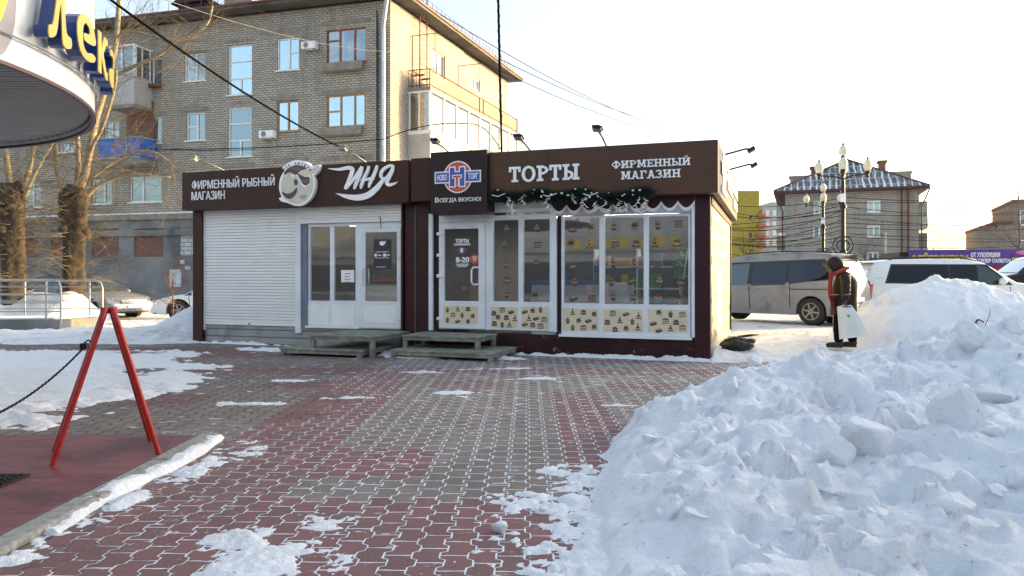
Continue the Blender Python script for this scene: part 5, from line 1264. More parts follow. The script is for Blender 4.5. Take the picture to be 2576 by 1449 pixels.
# wall units
def acunit(u0, u1, v0, v1, lab):
    q = hb(u0, u1, v0, v1); w_, h_ = (q[1]-q[0])*.82, (q[3]-q[2])*.62
    o = empty('air_conditioner', HB.world((q[0]+q[1])/2, 0, (q[2]+q[3])/2), HB.a, lab, 'air conditioner', 'air conditioners on the brick house')
    MB().box(-w_/2, w_/2, -.42, -.12, -h_/2, h_/2).build('casing', M_WPVC, o, bevel=.02)
    mb = MB(); mb.prism(ell(-w_*.15, 0, h_*.38, h_*.38, 20), -.43, -.421); mb.build('fan_grille', mat('grille_grey', (.25,.25,.26), .6), o)
    mb = MB()
    for x in (-w_*.35, w_*.35): mb.box(x-.02, x+.02, -.45, -.001, -h_/2-.045, -h_/2-.005); mb.tube([(x, -.4, -h_/2-.03), (x, -.02, -h_/2-.35)], .015, 4)
    mb.build('bracket', M_GALV, o)
acunit(766,808,105,134, 'white air conditioner beside the red-brown framed window'); acunit(660,704,326,356, 'white air conditioner under the orange framed narrow window')

# ------------------------------------------------------------------ grey gabled house far on the right
HG = Frame(((1975-CX)/F*88), 88, -R(21))
GH = empty('brick_house', (HG.o.x, HG.o.y, 0), HG.a, 'far grey brick house with hipped snowy slate roof behind the street lamps', 'apartment house')
def hg(u0, u1, v0, v1): return HG.box(u0, u1, v0, v1)
M_BRG = brick('far_grey_brick', (.45,.41,.35), (.36,.33,.28), (.2,.18,.16), .5, .2, .03)
W_ = HG.hit(2312, 600)[0]; x0_ = HG.hit(1975, 600)[0]; zg = HG.hit(2140, 482)[1]
gw = [hg(2047,2076,506,538), hg(2182,2215,505,534), hg(2046,2076,568,597), hg(2182,2214,567,596), hg(2182,2210,634,660), hg(2046,2076,634,660)]
mb = MB(); wall_panel(mb, x0_, W_, 0, zg, gw); mb.add([(x0_,0,0),(x0_,30,0),(x0_,30,zg),(x0_,0,zg),(W_,0,0),(W_,30,0),(W_,30,zg),(W_,0,zg)], [(0,1,2,3),(4,5,6,7),(1,5,6,2)]); mb.build('wall', M_BRG, GH, fix=False)
for i, q in enumerate(gw): window(GH, I4, q, M_WPVC, (M_WG1, M_WG3, M_WG2, M_WG3, M_WG1, M_WG1)[i], (.5,), t=.12)
zr = HG.hit(2140, 402, -6.2)[1]; xm = (x0_+W_)/2
def slate_mat():
    m, t, b = new_mat('snowy_slate'); co = V(t, t.n('ShaderNodeTexCoord').outputs['Object']); x, y, z = t.sep(co)
    br = t.n('ShaderNodeTexBrick'); t.link(t.xyz(x, z*1.0, 0.0), br.inputs['Vector']); br.inputs['Scale'].default_value = 1; br.inputs['Brick Width'].default_value = 1.0; br.inputs['Row Height'].default_value = .9
    br.inputs['Mortar Size'].default_value = .07; br.inputs['Color1'].default_value = (.12,.12,.13,1); br.inputs['Color2'].default_value = (.075,.075,.085,1); br.inputs['Mortar'].default_value = (.3,.31,.33,1)
    n = t.noise(co, .25, 4); s = t.step(t.m('SINE', x*9.0+t.noise(co, .6, 2)*4.0)*.5+n*1.4, .95, 1.2)
    t.link(t.mix(s*.85, V(t, br.outputs[0]), (.75,.77,.8)), b.inputs['Base Color']); b.inputs['Roughness'].default_value = .8; return m
zr_e = zg+.3
MB().add([(x0_-1.2,-.9,zr_e),(W_+.9,-.9,zr_e),(W_+.9,31,zr_e),(x0_-1.2,31,zr_e),(xm,6.2,zr),(xm,25,zr)], [(0,1,4),(1,2,5,4),(2,3,5),(3,0,4,5)]).build('roof', slate_mat(), GH)
MB().box(x0_-1.25, W_+.95, -.95, 31.05, zg+.001, zr_e-.001).build('eave', mat('brown_eave', (.07,.03,.03), .7), GH)
mb = MB(); mb.tube([(x0_-1.2,-.92,zr_e+.02),(xm,6.15,zr+.05),(W_+.9,-.92,zr_e+.02)], .12, 5); mb.build('ridge_tile', mat('ridge_red', (.13,.05,.05), .7), GH)
for u, v, w2, mt in ((2048,425,.35,M_REDB), (2219,410,.35,M_REDB), (2018,448,1.4,M_BRG), (2255,438,1.5,M_BRG)):
    x, z = HG.hit(u, v, -6); mb = MB(); mb.box(x-w2, x+w2, 5.5, 7, z-2.5, z); mb.box(x-w2-.15, x+w2+.15, 5.4, 7.1, z+.001, z+.25); mb.build('chimney', mt, GH)
mb = MB()
for u in (2268, 2284): x = HG.hit(u, 600)[0]; mb.tube([(x, -.2, 0), (x, -.2, zg)], .1, 5)
for x in (x0_-.3, W_+.25): mb.tube([(x, -.1, .2), (x, -.1, zg-2), (x+(.7 if x > 5 else -.7), -.8, zg)], .08, 5)
mb.build('drainpipe', M_RUST, GH)
for v in (480, 560):
    z1 = HG.hit(2330, v-5)[1]; MB().box(W_+.002, W_+1.0, 1.0, 4.0, z1-4.3, z1-3.0).build('balcony', M_SIDING, GH); MB().box(W_+.002, W_+.95, 1.05, 3.95, z1-2.999, z1-1.3).build('balcony_glazing', M_WG2, GH)
    MB().box(x0_-1.0, x0_-.002, 1.0, 4.0, z1-4.3, z1-3.0).build('balcony', M_SIDING, GH); MB().box(x0_-.95, x0_-.002, 1.05, 3.95, z1-2.999, z1-1.3).build('balcony_glazing', M_WG2, GH)

# ------------------------------------------------------------------ yellow, white and orange block
y_ = 125.0
HY = Frame((1860-CX)/F*y_, y_, 0.0)
YB = empty('apartment_block', (HY.o.x, HY.o.y, 0), 0, 'far yellow tower and white block with orange balconies seen past the cake kiosk', 'apartment block')
def hy(u0, u1, v0, v1): return HY.box(u0, u1, v0, v1)
M_YEL = mat('yellow_facade', (.34,.28,.05), .8, var=.15); M_PALE = mat('pale_blue_facade', (.36,.39,.44), .8, var=.08); M_OR = mat('orange_balcony', (.42,.13,.07), .7)
q = hy(1845,1910,480,700); tw = MB().box(q[0]-3, q[1], 0, 14, 0, q[3]).build('stair_tower', M_YEL, YB)
for i in range(4): MB().box(q[1]-1.6, q[1]-1.0, -.03, -.002, 2.2+i*2.8, 3.0+i*2.8).build('stair_window', M_WG2, tw)
q = hy(1911,1985,507,700); 
MB().prism([(q[0], 0), (q[1]+1, 0), (q[1]+1, q[3]), (q[0]+2.2, q[3]), (q[0]+.9, q[3]-.7), (q[0], q[3]-4.5)], 1, 14).build('wall', M_PALE, YB)
for i, v in enumerate((538, 563, 588, 613)):
    q = hy(1904,1926,v-1,v+12); mb = MB(); mb.box(q[0], q[1], -.6, .99, q[2], q[3]); mb.build('balcony', M_OR, YB, bevel=.3)
for i in range(4):
    for j in range(3):
        q = hy(1932+j*17, 1940+j*17, 528+i*25, 541+i*25); window(YB, Matrix.Translation((0, .96, 0)), q, M_WPVC, M_WG2, (.5,), y=.02, t=.12, sill=False)
# ------------------------------------------------------------------ brick block at the right edge
y_ = 78.0; HR = Frame((2472-CX)/F*y_, y_, -R(24))
RB = empty('brick_block', (HR.o.x, HR.o.y, 0), HR.a, 'stepped brown brick block rising at the right edge behind the purple banner', 'apartment block')
def hr(u0, u1, v0, v1): return HR.box(u0, u1, v0, v1)
M_BRR = brick('far_brown_brick', (.33,.27,.23), (.25,.205,.18), (.13,.12,.11), .5, .2, .03)
xs_ = [HR.hit(u, 600)[0] for u in (2472, 2508, 2548, 2680)]; zz = [HR.hit(2480, 574)[1], HR.hit(2525, 562)[1], HR.hit(2560, 510)[1]]
for i in range(3):
    wn_ = [(xs_[i]+.6+k*2.4, xs_[i]+2.0+k*2.4, zz[i]-2.3-j*3, zz[i]-.8-j*3) for k in range(max(1, int((xs_[i+1]-xs_[i])/2.4))) for j in range(2)]
    wn_ = [q for q in wn_ if q[1] < xs_[i+1]-.2]
    mb = MB(); wall_panel(mb, xs_[i], xs_[i+1], 0, zz[i], wn_); mb.add([(xs_[i],0,0),(xs_[i],12,0),(xs_[i],12,zz[i]),(xs_[i],0,zz[i]),(xs_[i+1],0,0),(xs_[i+1],12,0),(xs_[i+1],12,zz[i]),(xs_[i+1],0,zz[i])], [(0,1,2,3),(4,5,6,7),(3,2,6,7),(1,5,6,2)])
    mb.build('wall', M_BRR, RB, fix=False)
    for q in wn_: window(RB, I4, q, M_WPVC, M_WG1, (.5,), t=.1)
    MB().box(xs_[i]-.1, xs_[i+1]-.12, -.2, 12, zz[i]+.001, zz[i]+.3).build('parapet', M_REDB, RB)

# ------------------------------------------------------------------ fireworks stall with the purple banner
y_ = 40.0; HF = Frame((2285-CX)/F*y_, y_, -R(13))
FS = empty('fireworks_stall', (HF.o.x, HF.o.y, 0), HF.a, 'long red market stall under a purple banner with yellow lettering behind the white car', 'stall')
z1 = HF.hit(2285, 629)[1]; z0 = HF.hit(2285, 650)[1]; xe = HF.hit(2720, 640)[0]; z0 = z1-.85
MB().box(-.3, xe, .15, 4, 0, z0-.002).build('wall', mat('red_stall_wall', (.42,.045,.04), .6), FS)
MB().box(-2.4, -.302, .2, 4, 0, 1.95).build('side_fence', mat('red_hoarding', (.42,.045,.04), .6), FS)
MB().box(-.4, xe, .05, 4.2, z0, z1-.1).build('roof', M_MAROON, FS)
bn = MB().box(0, xe, -.06, .048, z0, z1).build('banner', mat('purple_banner', (.10,.045,.30), .5, var=.2, vs=4, dirt=(.30,.22,.5), dscale=5, dlo=.66, dhi=.7), FS)
def fx_(u): return HF.hit(u, 640)[0]
mb = MB(); h_ = z1-z0
put_text(mb, 'ФЕЙЕРВЕРКИ', fx_(2290), fx_(2434), z0+h_*.08, z0+h_*.82, -.062, .02, .05, 0)
put_text(mb, 'ОТ ХЛОПУШКИ', fx_(2441), fx_(2514), z0+h_*.52, z0+h_*.82, -.062, .02, .04, 1); put_text(mb, 'ДО СУПЕР САЛЮТА!', fx_(2441), fx_(2541), z0+h_*.14, z0+h_*.44, -.062, .02, .04, 1)
mb.box(fx_(2545), fx_(2640), -.08, -.062, z0+h_*.2, z0+h_*.5, 0); mb.prism(ell(fx_(2580), z0+h_*.8, .5, .12, 12), -.08, -.062, 2)
mb.build('lettering', [mat('yellow_letters', (.65,.55,.03), .5), M_LET, mat('pink_spot', (.7,.2,.35), .5)], bn, fix=False)

# ------------------------------------------------------------------ round canopy over the photographer's own shop door
CCX, CCY, CR, CZ = -7.5, 5.97, 3.66, 3.0
RC = empty('round_canopy', (CCX, CCY, 0), 0, 'round white shop canopy with raised blue and yellow letters at the top left', 'canopy')
n = 96; ang = lambda i: 2*math.pi*i/n
mb = MB(); vs = []; H_ = 2.6
for i in range(n):
    a = ang(i)
    for r_, z in ((CR, CZ+.03), (CR, CZ+H_), (CR-.03, CZ+H_), (CR-.03, CZ+.03)): vs.append((r_*math.cos(a), r_*math.sin(a), z))
fs = []
for i in range(n):
    j = (i+1) % n
    for k in range(4): fs.append((i*4+k, j*4+k, j*4+(k+1) % 4, i*4+(k+1) % 4))
fas = mb.add(vs, fs).build('fascia', mat('white_fascia', (.76,.78,.80), .35, var=.03, dirt=(.62,.63,.64), dscale=.8), RC, smooth=True, auto=40)
mb = MB(); pr = [(-CR+.05, 0)]
nr = 92; w_ = 2*CR/nr
for i in range(nr):      # ribbed sheet: strips along x clipped to the circle
    yy = -CR+.06+i*w_; 
    if abs(yy+w_/2) > CR-.05: continue
    xx = math.sqrt(max(.01, (CR-.035)**2-max(abs(yy), abs(yy+w_))**2))
    mb.add([(-xx,yy,CZ+.06),(xx,yy,CZ+.06),(xx,yy+w_*.72,CZ+.06),(-xx,yy+w_*.72,CZ+.06),(xx,yy+w_*.86,CZ+.085),(-xx,yy+w_*.86,CZ+.085),(xx,yy+w_,CZ+.06),(-xx,yy+w_,CZ+.06)], [(0,1,2,3),(3,2,4,5),(5,4,6,7)])
mb.build('soffit', mat('grey_ribbed_soffit', (.25,.24,.23), .5, .2, var=.06), RC, fix=False)
mb = MB(); mb.lathe([(CR-.1, CZ+.12), (CR-.1, CZ+.2)], n=96); mb.build('ceiling_plate', M_GSID, RC)
mb = MB(); vs = []
for i in range(n):
    a = ang(i)
    for r_, z in ((CR+.012, CZ-.0), (CR+.012, CZ+.028), (CR-.03, CZ+.028), (CR-.03, CZ)): vs.append((r_*math.cos(a), r_*math.sin(a), z))
mb.add(vs, fs).build('rim_trim', mat('dark_red_trim', (.10,.035,.04), .5), RC)
MB().lathe([(1.5, 0), (1.5, CZ+.1)], n=40).build('shop_wall', M_CONC, RC, smooth=True, auto=40)
MB().lathe([(CR+.02, CZ+H_+.001), (CR+.02, CZ+H_+.08)], n=96).build('roof', M_GALV, RC)
def cyl(s, r_, z): a = -R(0)+s/CR; return (r_*math.cos(a), r_*math.sin(a), z)     # s = arc length, grows away from the camera
def cyl_hit(u, rad=CR):          # arc length where the line of sight meets the near side of the canopy
    k = (u-CX)/F; best = None
    for i in range(-1800, 1800):
        s = i*.004; p = cyl(s, rad, 0); x, y = p[0]+CCX, p[1]+CCY
        d = abs(x-k*y)
        if (best is None or d < best[0]) and (x*math.cos(s/CR)+y*math.sin(s/CR)) < 0: best = (d, s, y)
    return best[1], best[2]
def letter(strokes, u0, u1, vt, vb, m1=M_BLUE, dep=.34, slant=0):
    pass
M_LBL = mat('letter_blue', (.012,.045,.21), .35, var=.1); M_LYE = mat('letter_yellow', (.66,.50,.10), .45, var=.06)
def canopy_letter(parent, name, outlines, s0, s1, z0, z1, dep=.16):
    """block letter bent round the canopy: outline polygons in a unit box; blue block, yellow face with a blue rim"""
    rs_ = CR+.05; k = (CR+dep)/CR
    blk = MB(); face = MB()
    sc = (s0+s1)/2
    for n_, o in enumerate(outlines):
        cx_, cz_ = sum(p[0] for p in o)/len(o), sum(p[1] for p in o)/len(o)
        pts = [(s0+(s1-s0)*a, z0+(z1-z0)*b) for a, b in o]; m_ = len(pts)
        # wall strips between the fascia and the face
        vs = [cyl(s, rs_, z) for s, z in pts]+[cyl(s, CR+dep, z) for s, z in pts]
        blk.add(vs, [(i, (i+1) % m_, m_+(i+1) % m_, m_+i) for i in range(m_)]+[tuple(range(m_, 2*m_))])
        face.add([cyl(s, CR+dep+.012+.001*n_, z) for s, z in pts]+[cyl(s, CR+dep+.002, z) for s, z in pts], [tuple(range(m_))]+[(i, (i+1) % m_, m_+(i+1) % m_, m_+i) for i in range(m_)])
    o = blk.build(name, M_LBL, parent, fix=False); face.build('letter_face', M_LYE, o, fix=False)
    return o
L_el = [smooth_poly([(.42,1.0),(.66,1.0),(.70,.6),(.78,.25),(1.0,.2),(1.0,.02),(.62,.0),(.55,.4),(.50,.72),(.42,.5),(.30,.12),(.02,.02),(.0,.22),(.16,.28),(.28,.6)], 3)]
L_e = [smooth_poly([(.05,.5),(.12,.85),(.42,1.0),(.78,.92),(.95,.68),(.98,.50),(.72,.42),(.36,.42),(.38,.58),(.62,.62),(.62,.76),(.44,.82),(.32,.7),(.30,.5),(.32,.3),(.5,.17),(.75,.24),(.98,.2),(.86,.06),(.5,.0),(.18,.12)], 2)]
L_ka = [[(.0,0),(.0,1),(.28,1),(.28,.62),(.62,1),(.98,1),(.98,.86),(.80,.84),(.48,.54),(.8,.2),(1.0,.18),(1.0,0),(.68,0),(.28,.42),(.28,0)]]
L_a = [smooth_poly([(.0,.1),(.0,.35),(.3,.5),(.62,.55),(.6,.8),(.3,.82),(.1,.75),(.1,.92),(.5,1.0),(.85,.9),(.88,.2),(1.0,.15),(1.0,0),(.7,.0),(.62,.1),(.3,.0)], 2)]
sa, ya = cyl_hit(150)
def zof(u, v, rad): s_, y_ = cyl_hit(u, rad); return CH+(HZ-v)/F*y_
RL = CR+.16
for nm, ou, u0, u1, zt_, zb_ in (('sign_letter', L_el, 120, 176, (150,-28), (150,110)), ('sign_letter', L_e, 188, 238, (208,34), (213,150)), ('sign_letter', L_ka, 244, 268, (244,74), (246,181))):
    s0, _ = cyl_hit(u0, RL); s1, _ = cyl_hit(u1, RL); z1, z0 = zof(*zt_, RL), zof(*zb_, RL); print('letter', round(s0,2), round(s1,2), round(z0,2), round(z1,2))
    canopy_letter(RC, nm, ou, s0, s1, z0, z1)
canopy_letter(RC, 'sign_letter', L_a, s1+.10, s1+.62, z0, z1)
mb = MB(); mb.tube([cyl(s1+.8-i*.1, CR+.03, z0-.03) for i in range(30)], .008, 6); mb.build('letter_rail', M_GALV, RC)
# grey and lime patch of the painted pattern near the edge of the frame
def patch_c(pts, m, r_): 
    mb = MB(); q = [cyl(cyl_hit(u)[0], CR+r_, CH+(HZ-v)/F*cyl_hit(u)[1]) for u, v in pts]; k = len(q); q2 = [((1-.004/CR)*a, (1-.004/CR)*b, c) for a, b, c in q]
    mb.add(q+q2, [tuple(range(k))]+[(i, (i+1) % k, k+(i+1) % k, k+i) for i in range(k)]); return mb.build('painted_band', m, RC, fix=False)
patch_c([(-50,-60),(42,-60),(40,0),(36,60),(26,105),(10,132),(0,139),(-20,150),(-50,155)], mat('band_grey', (.28,.27,.30), .4), .006)
patch_c([(-50,-60),(22,-60),(16,0),(6,35),(0,50),(-10,60),(-50,70)], mat('band_lime', (.52,.66,.03), .4), .012)

# entrance pad under the canopy: smooth red tiles, granite kerb, rubber mat
def pad_mat():
    m, t, b = new_mat('red_entrance_tiles'); co = V(t, t.n('ShaderNodeTexCoord').outputs['Object']); x, y, z = t.sep(co)
    br = t.n('ShaderNodeTexBrick'); t.link(t.xyz(x, y, 0.0), br.inputs['Vector']); br.inputs['Scale'].default_value = 1; br.inputs['Brick Width'].default_value = .22; br.inputs['Row Height'].default_value = .075; br.inputs['Mortar Size'].default_value = .003
    br.inputs['Color1'].default_value = (.23,.072,.072,1); br.inputs['Color2'].default_value = (.14,.042,.046,1); br.inputs['Mortar'].default_value = (.20,.12,.12,1)
    slab_ = t.m('MINIMUM', t.m('PINGPONG', x, .45), t.m('PINGPONG', y, .45))
    n1 = t.noise(co, 1.4, 5); n2 = t.noise(co, 5, 5)
    c = t.mix(t.step(slab_, .006, .002), V(t, br.outputs[0]), (.20,.15,.15)); c = t.mix(t.step(n1, .45, .65)*.6, c, (.065,.032,.034)); c = t.mix(t.step(n2, .62, .75)*.35, c, (.24,.10,.095))
    t.link(c, b.inputs['Base Color']); t.link(n1*.3+.35, b.inputs['Roughness']); return m
MB().zprism([(-2.68,1.0),(-2.68,6.42),(-11,6.42),(-11,1.0)], .001, .040).build('entrance_pad', pad_mat())
tag(bpy.data.objects['entrance_pad'], 'raised entrance platform of smooth dark red tiles', 'platform', kind='structure')
kb = MB(); M_GRAN = mat('granite_kerb', (.30,.29,.27), .85, var=.25, vs=30, bump=.3)
for i in range(6): kb.box(-2.675, -2.52, .9+i*.93, .9+(i+1)*.93-.008, .001, .047+.003*(i % 2))
tag(kb.build('kerb', M_GRAN, bevel=.02), 'granite kerb along the red entrance platform', 'kerb', kind='structure')
def kerb_snow(X, Y): return .044+.013*(1-((X+2.53)/.16)**2)*sm(Y, 4.1, 4.7)*sm(Y, 6.5, 6.2)+(fbm(X, Y, 6, 4, 88)-.5)*.07-.012-.06*sm(np.abs(X+2.53+.04*np.sin(Y*3)), .035, .10)
def ks(X, Y): H = kerb_snow(X, Y); return np.where((Y > 4.05) & (Y < 6.5), H, -.1)
tag(heightfield('kerb_snow', -2.8, -2.25, 4.0, 6.55, .014, ks, M_SNOW, drop=.0), 'snow lying along the granite kerb', 'snow', kind='stuff')
mb = MB(); a = G(-60,1217,.075); b_ = G(60,1217,.075)
mb.box(-4.6, -3.28, 4.62, 5.12, .041, .053)
rs = random.Random(2)
for i in range(22):
    for j in range(9): mb.box(-4.55+i*.058, -4.55+i*.058+.035, 4.65+j*.051, 4.65+j*.051+.03, .0535, .062)
tag(mb.build('rubber_mat', M_RUB), 'black studded rubber door mat on the red platform', 'door mat')

# ------------------------------------------------------------------ red tubular A-frame
AF = empty('folding_frame', (0, 0, 0), 0, 'red tubular A-shaped folding stand without its board on the red platform', 'folding stand')
zz = .042
fa = [G(131,1172,zz), G(136,1135,zz)]; fb = [G(400,1143,zz), G(379,1108,zz)]
tn, tf = P(266,778,5.50), P(262,779,6.0)
def leg_loop(f, t0, t1): 
    a, b = Vector(f[0]), Vector(f[1]); pts = [a, a.lerp(t0, .9)]
    for i in range(1, 6): pts.append((a.lerp(t0, .9)).lerp(t0, i/5)+(t1-t0)*.02*i*i/5)
    for i in range(6): pts.append(t0.lerp(t1, .12+.76*i/5))
    for i in range(5): pts.append((b.lerp(t1, .9)).lerp(t1, 1-i/5)-(t1-t0)*.02*(5-i)**2/5)
    pts += [b.lerp(t1, .9), b]; return pts
MB().tube(leg_loop(fa, tn, tf), .020, 10).build('leg_loop', M_PRED, AF, smooth=True, auto=50)
MB().tube(leg_loop(fb, tn+Vector((.055,.004,-.004)), tf+Vector((.055,.004,-.004))), .020, 10).build('leg_loop', M_PRED, AF, smooth=True, auto=50)
for f, t0, t1 in ((fa, tn, tf), (fb, tn, tf)):
    a = f[0].lerp(t0, .18); b = f[1].lerp(t1, .18); 
mb = MB(); qq = tn.lerp(tf, .2); mb.box(qq.x-.025, qq.x+.08, qq.y-.012, qq.y+.012, qq.z-.028, qq.z+.015); qq = tn.lerp(tf, .8); mb.box(qq.x-.025, qq.x+.08, qq.y-.012, qq.y+.012, qq.z-.028, qq.z+.015); mb.build('hinge_plate', M_PRED, AF)
lk = P(212, 870, 5.72); mb = MB(); mb.box(lk.x-.025, lk.x+.025, lk.y-.02, lk.y+.02, lk.z-.025, lk.z+.02); mb.tube([lk+Vector((0,0,.02)), lk+Vector((.03,0,.045)), lk+Vector((.06,0,.02))], .007, 6)
tag(mb.build('padlock', M_DKMET, bevel=.006), 'black padlock hanging on the red A-shaped stand', 'padlock')
mb = MB(); e_ = P(-120, 1080, 5.0); st = lk+Vector((0,0,-.01)); N_ = 70
for i in range(N_):
    t0 = i/N_; t1 = (i+1)/N_; sag = lambda t: st.lerp(e_, t)+Vector((0, 0, -.10*4*t*(1-t)))
    a, b = sag(t0-.006), sag(t1+.006); d = (b-a).normalized(); sd = d.cross(Vector((0,0,1))).normalized() if i % 2 else Vector((0,0,1)); r_ = .008; m_ = (a+b)/2
    mb.tube([a+sd*.002, m_.lerp(a,.6)+sd*r_, m_.lerp(b,.6)+sd*r_, b+sd*.002, m_.lerp(b,.6)-sd*r_, m_.lerp(a,.6)-sd*r_, a+sd*.002], .003, 4)
tag(mb.build('chain', M_DKMET, fix=False), 'thin steel chain running from the padlock down to the left', 'chain')

# ------------------------------------------------------------------ ramp with tube railings on the left
RP = empty('ramp', (0, 0, 0), 0, 'low concrete access ramp in the snow under the grey tube railings', 'ramp')
a = G(-40,838,0); b = G(150,835,0); c = G(262,812,0)
mb = MB(); mb.zprism([(a.x-3,a.y-.3),(b.x,b.y),(b.x+.3,b.y+1.4),(a.x-3,a.y+1.4)], -.02, .30); mb.build('slab', M_CONC, RP)
MB().zprism([(a.x-3,a.y-.1),(b.x-.2,b.y+.1),(b.x+.1,b.y+1.25),(a.x-3,a.y+1.25)], .302, .35).build('snow_cover', M_SNOW, RP, bevel=.02)
M_TUBE = mat('grey_painted_tube', (.38,.38,.39), .45, .3, var=.15, dirt=(.2,.15,.12), dscale=6, dlo=.6, dhi=.7)
def railing(p_end, p_start, zb_, zt_, lab, endpost=True):
    o = empty('ramp_railing', (p_start[0], p_start[1], 0), 0, lab, 'railing'); o_ = Vector((p_start[0], p_start[1], 0))
    A_, B_ = Vector((*p_start, 0))-o_, Vector((*p_end, 0))-o_; d = (B_-A_).normalized(); L_ = (B_-A_).length
    mb = MB(); mb.tube([A_+Vector((0,0,zt_)), B_-d*.18+Vector((0,0,zt_)), B_-d*.05+Vector((0,0,zt_-.05)), B_+Vector((0,0,zt_-.2)), B_+Vector((0,0,zb_+.0))], .023, 8); mb.build('handrail', M_TUBE, o, smooth=True, auto=50)
    n_ = max(1, int(L_/1.6))
    for i in range(n_+1): q = A_+d*(L_-.35)*i/n_; MB().tube([q+Vector((0,0,zb_)), q+Vector((0,0,zt_-.02))], .024, 8).build('post', M_TUBE, o, smooth=True, auto=50)
    for f in (.28, .48, .66, .84): MB().tube([A_+Vector((0,0,zb_+(zt_-zb_)*f)), B_+Vector((0,0,zb_+(zt_-zb_)*f))], .016, 6).build('rail_bar', M_TUBE, o, smooth=True, auto=50)
pb = G(150,835,0); pa = Vector((-17.5, 19.6, 0))
railing((pb.x, pb.y+.05), (-16.6, pb.y-.35), .2, 1.30, 'grey tube railing along the front of the ramp')
pc = P(258, 700, 20.6); railing((pc.x, pc.y+.0), (-16.8, pc.y-.15), .2, 1.27, 'second grey tube railing behind, closer to the parked silver saloon')

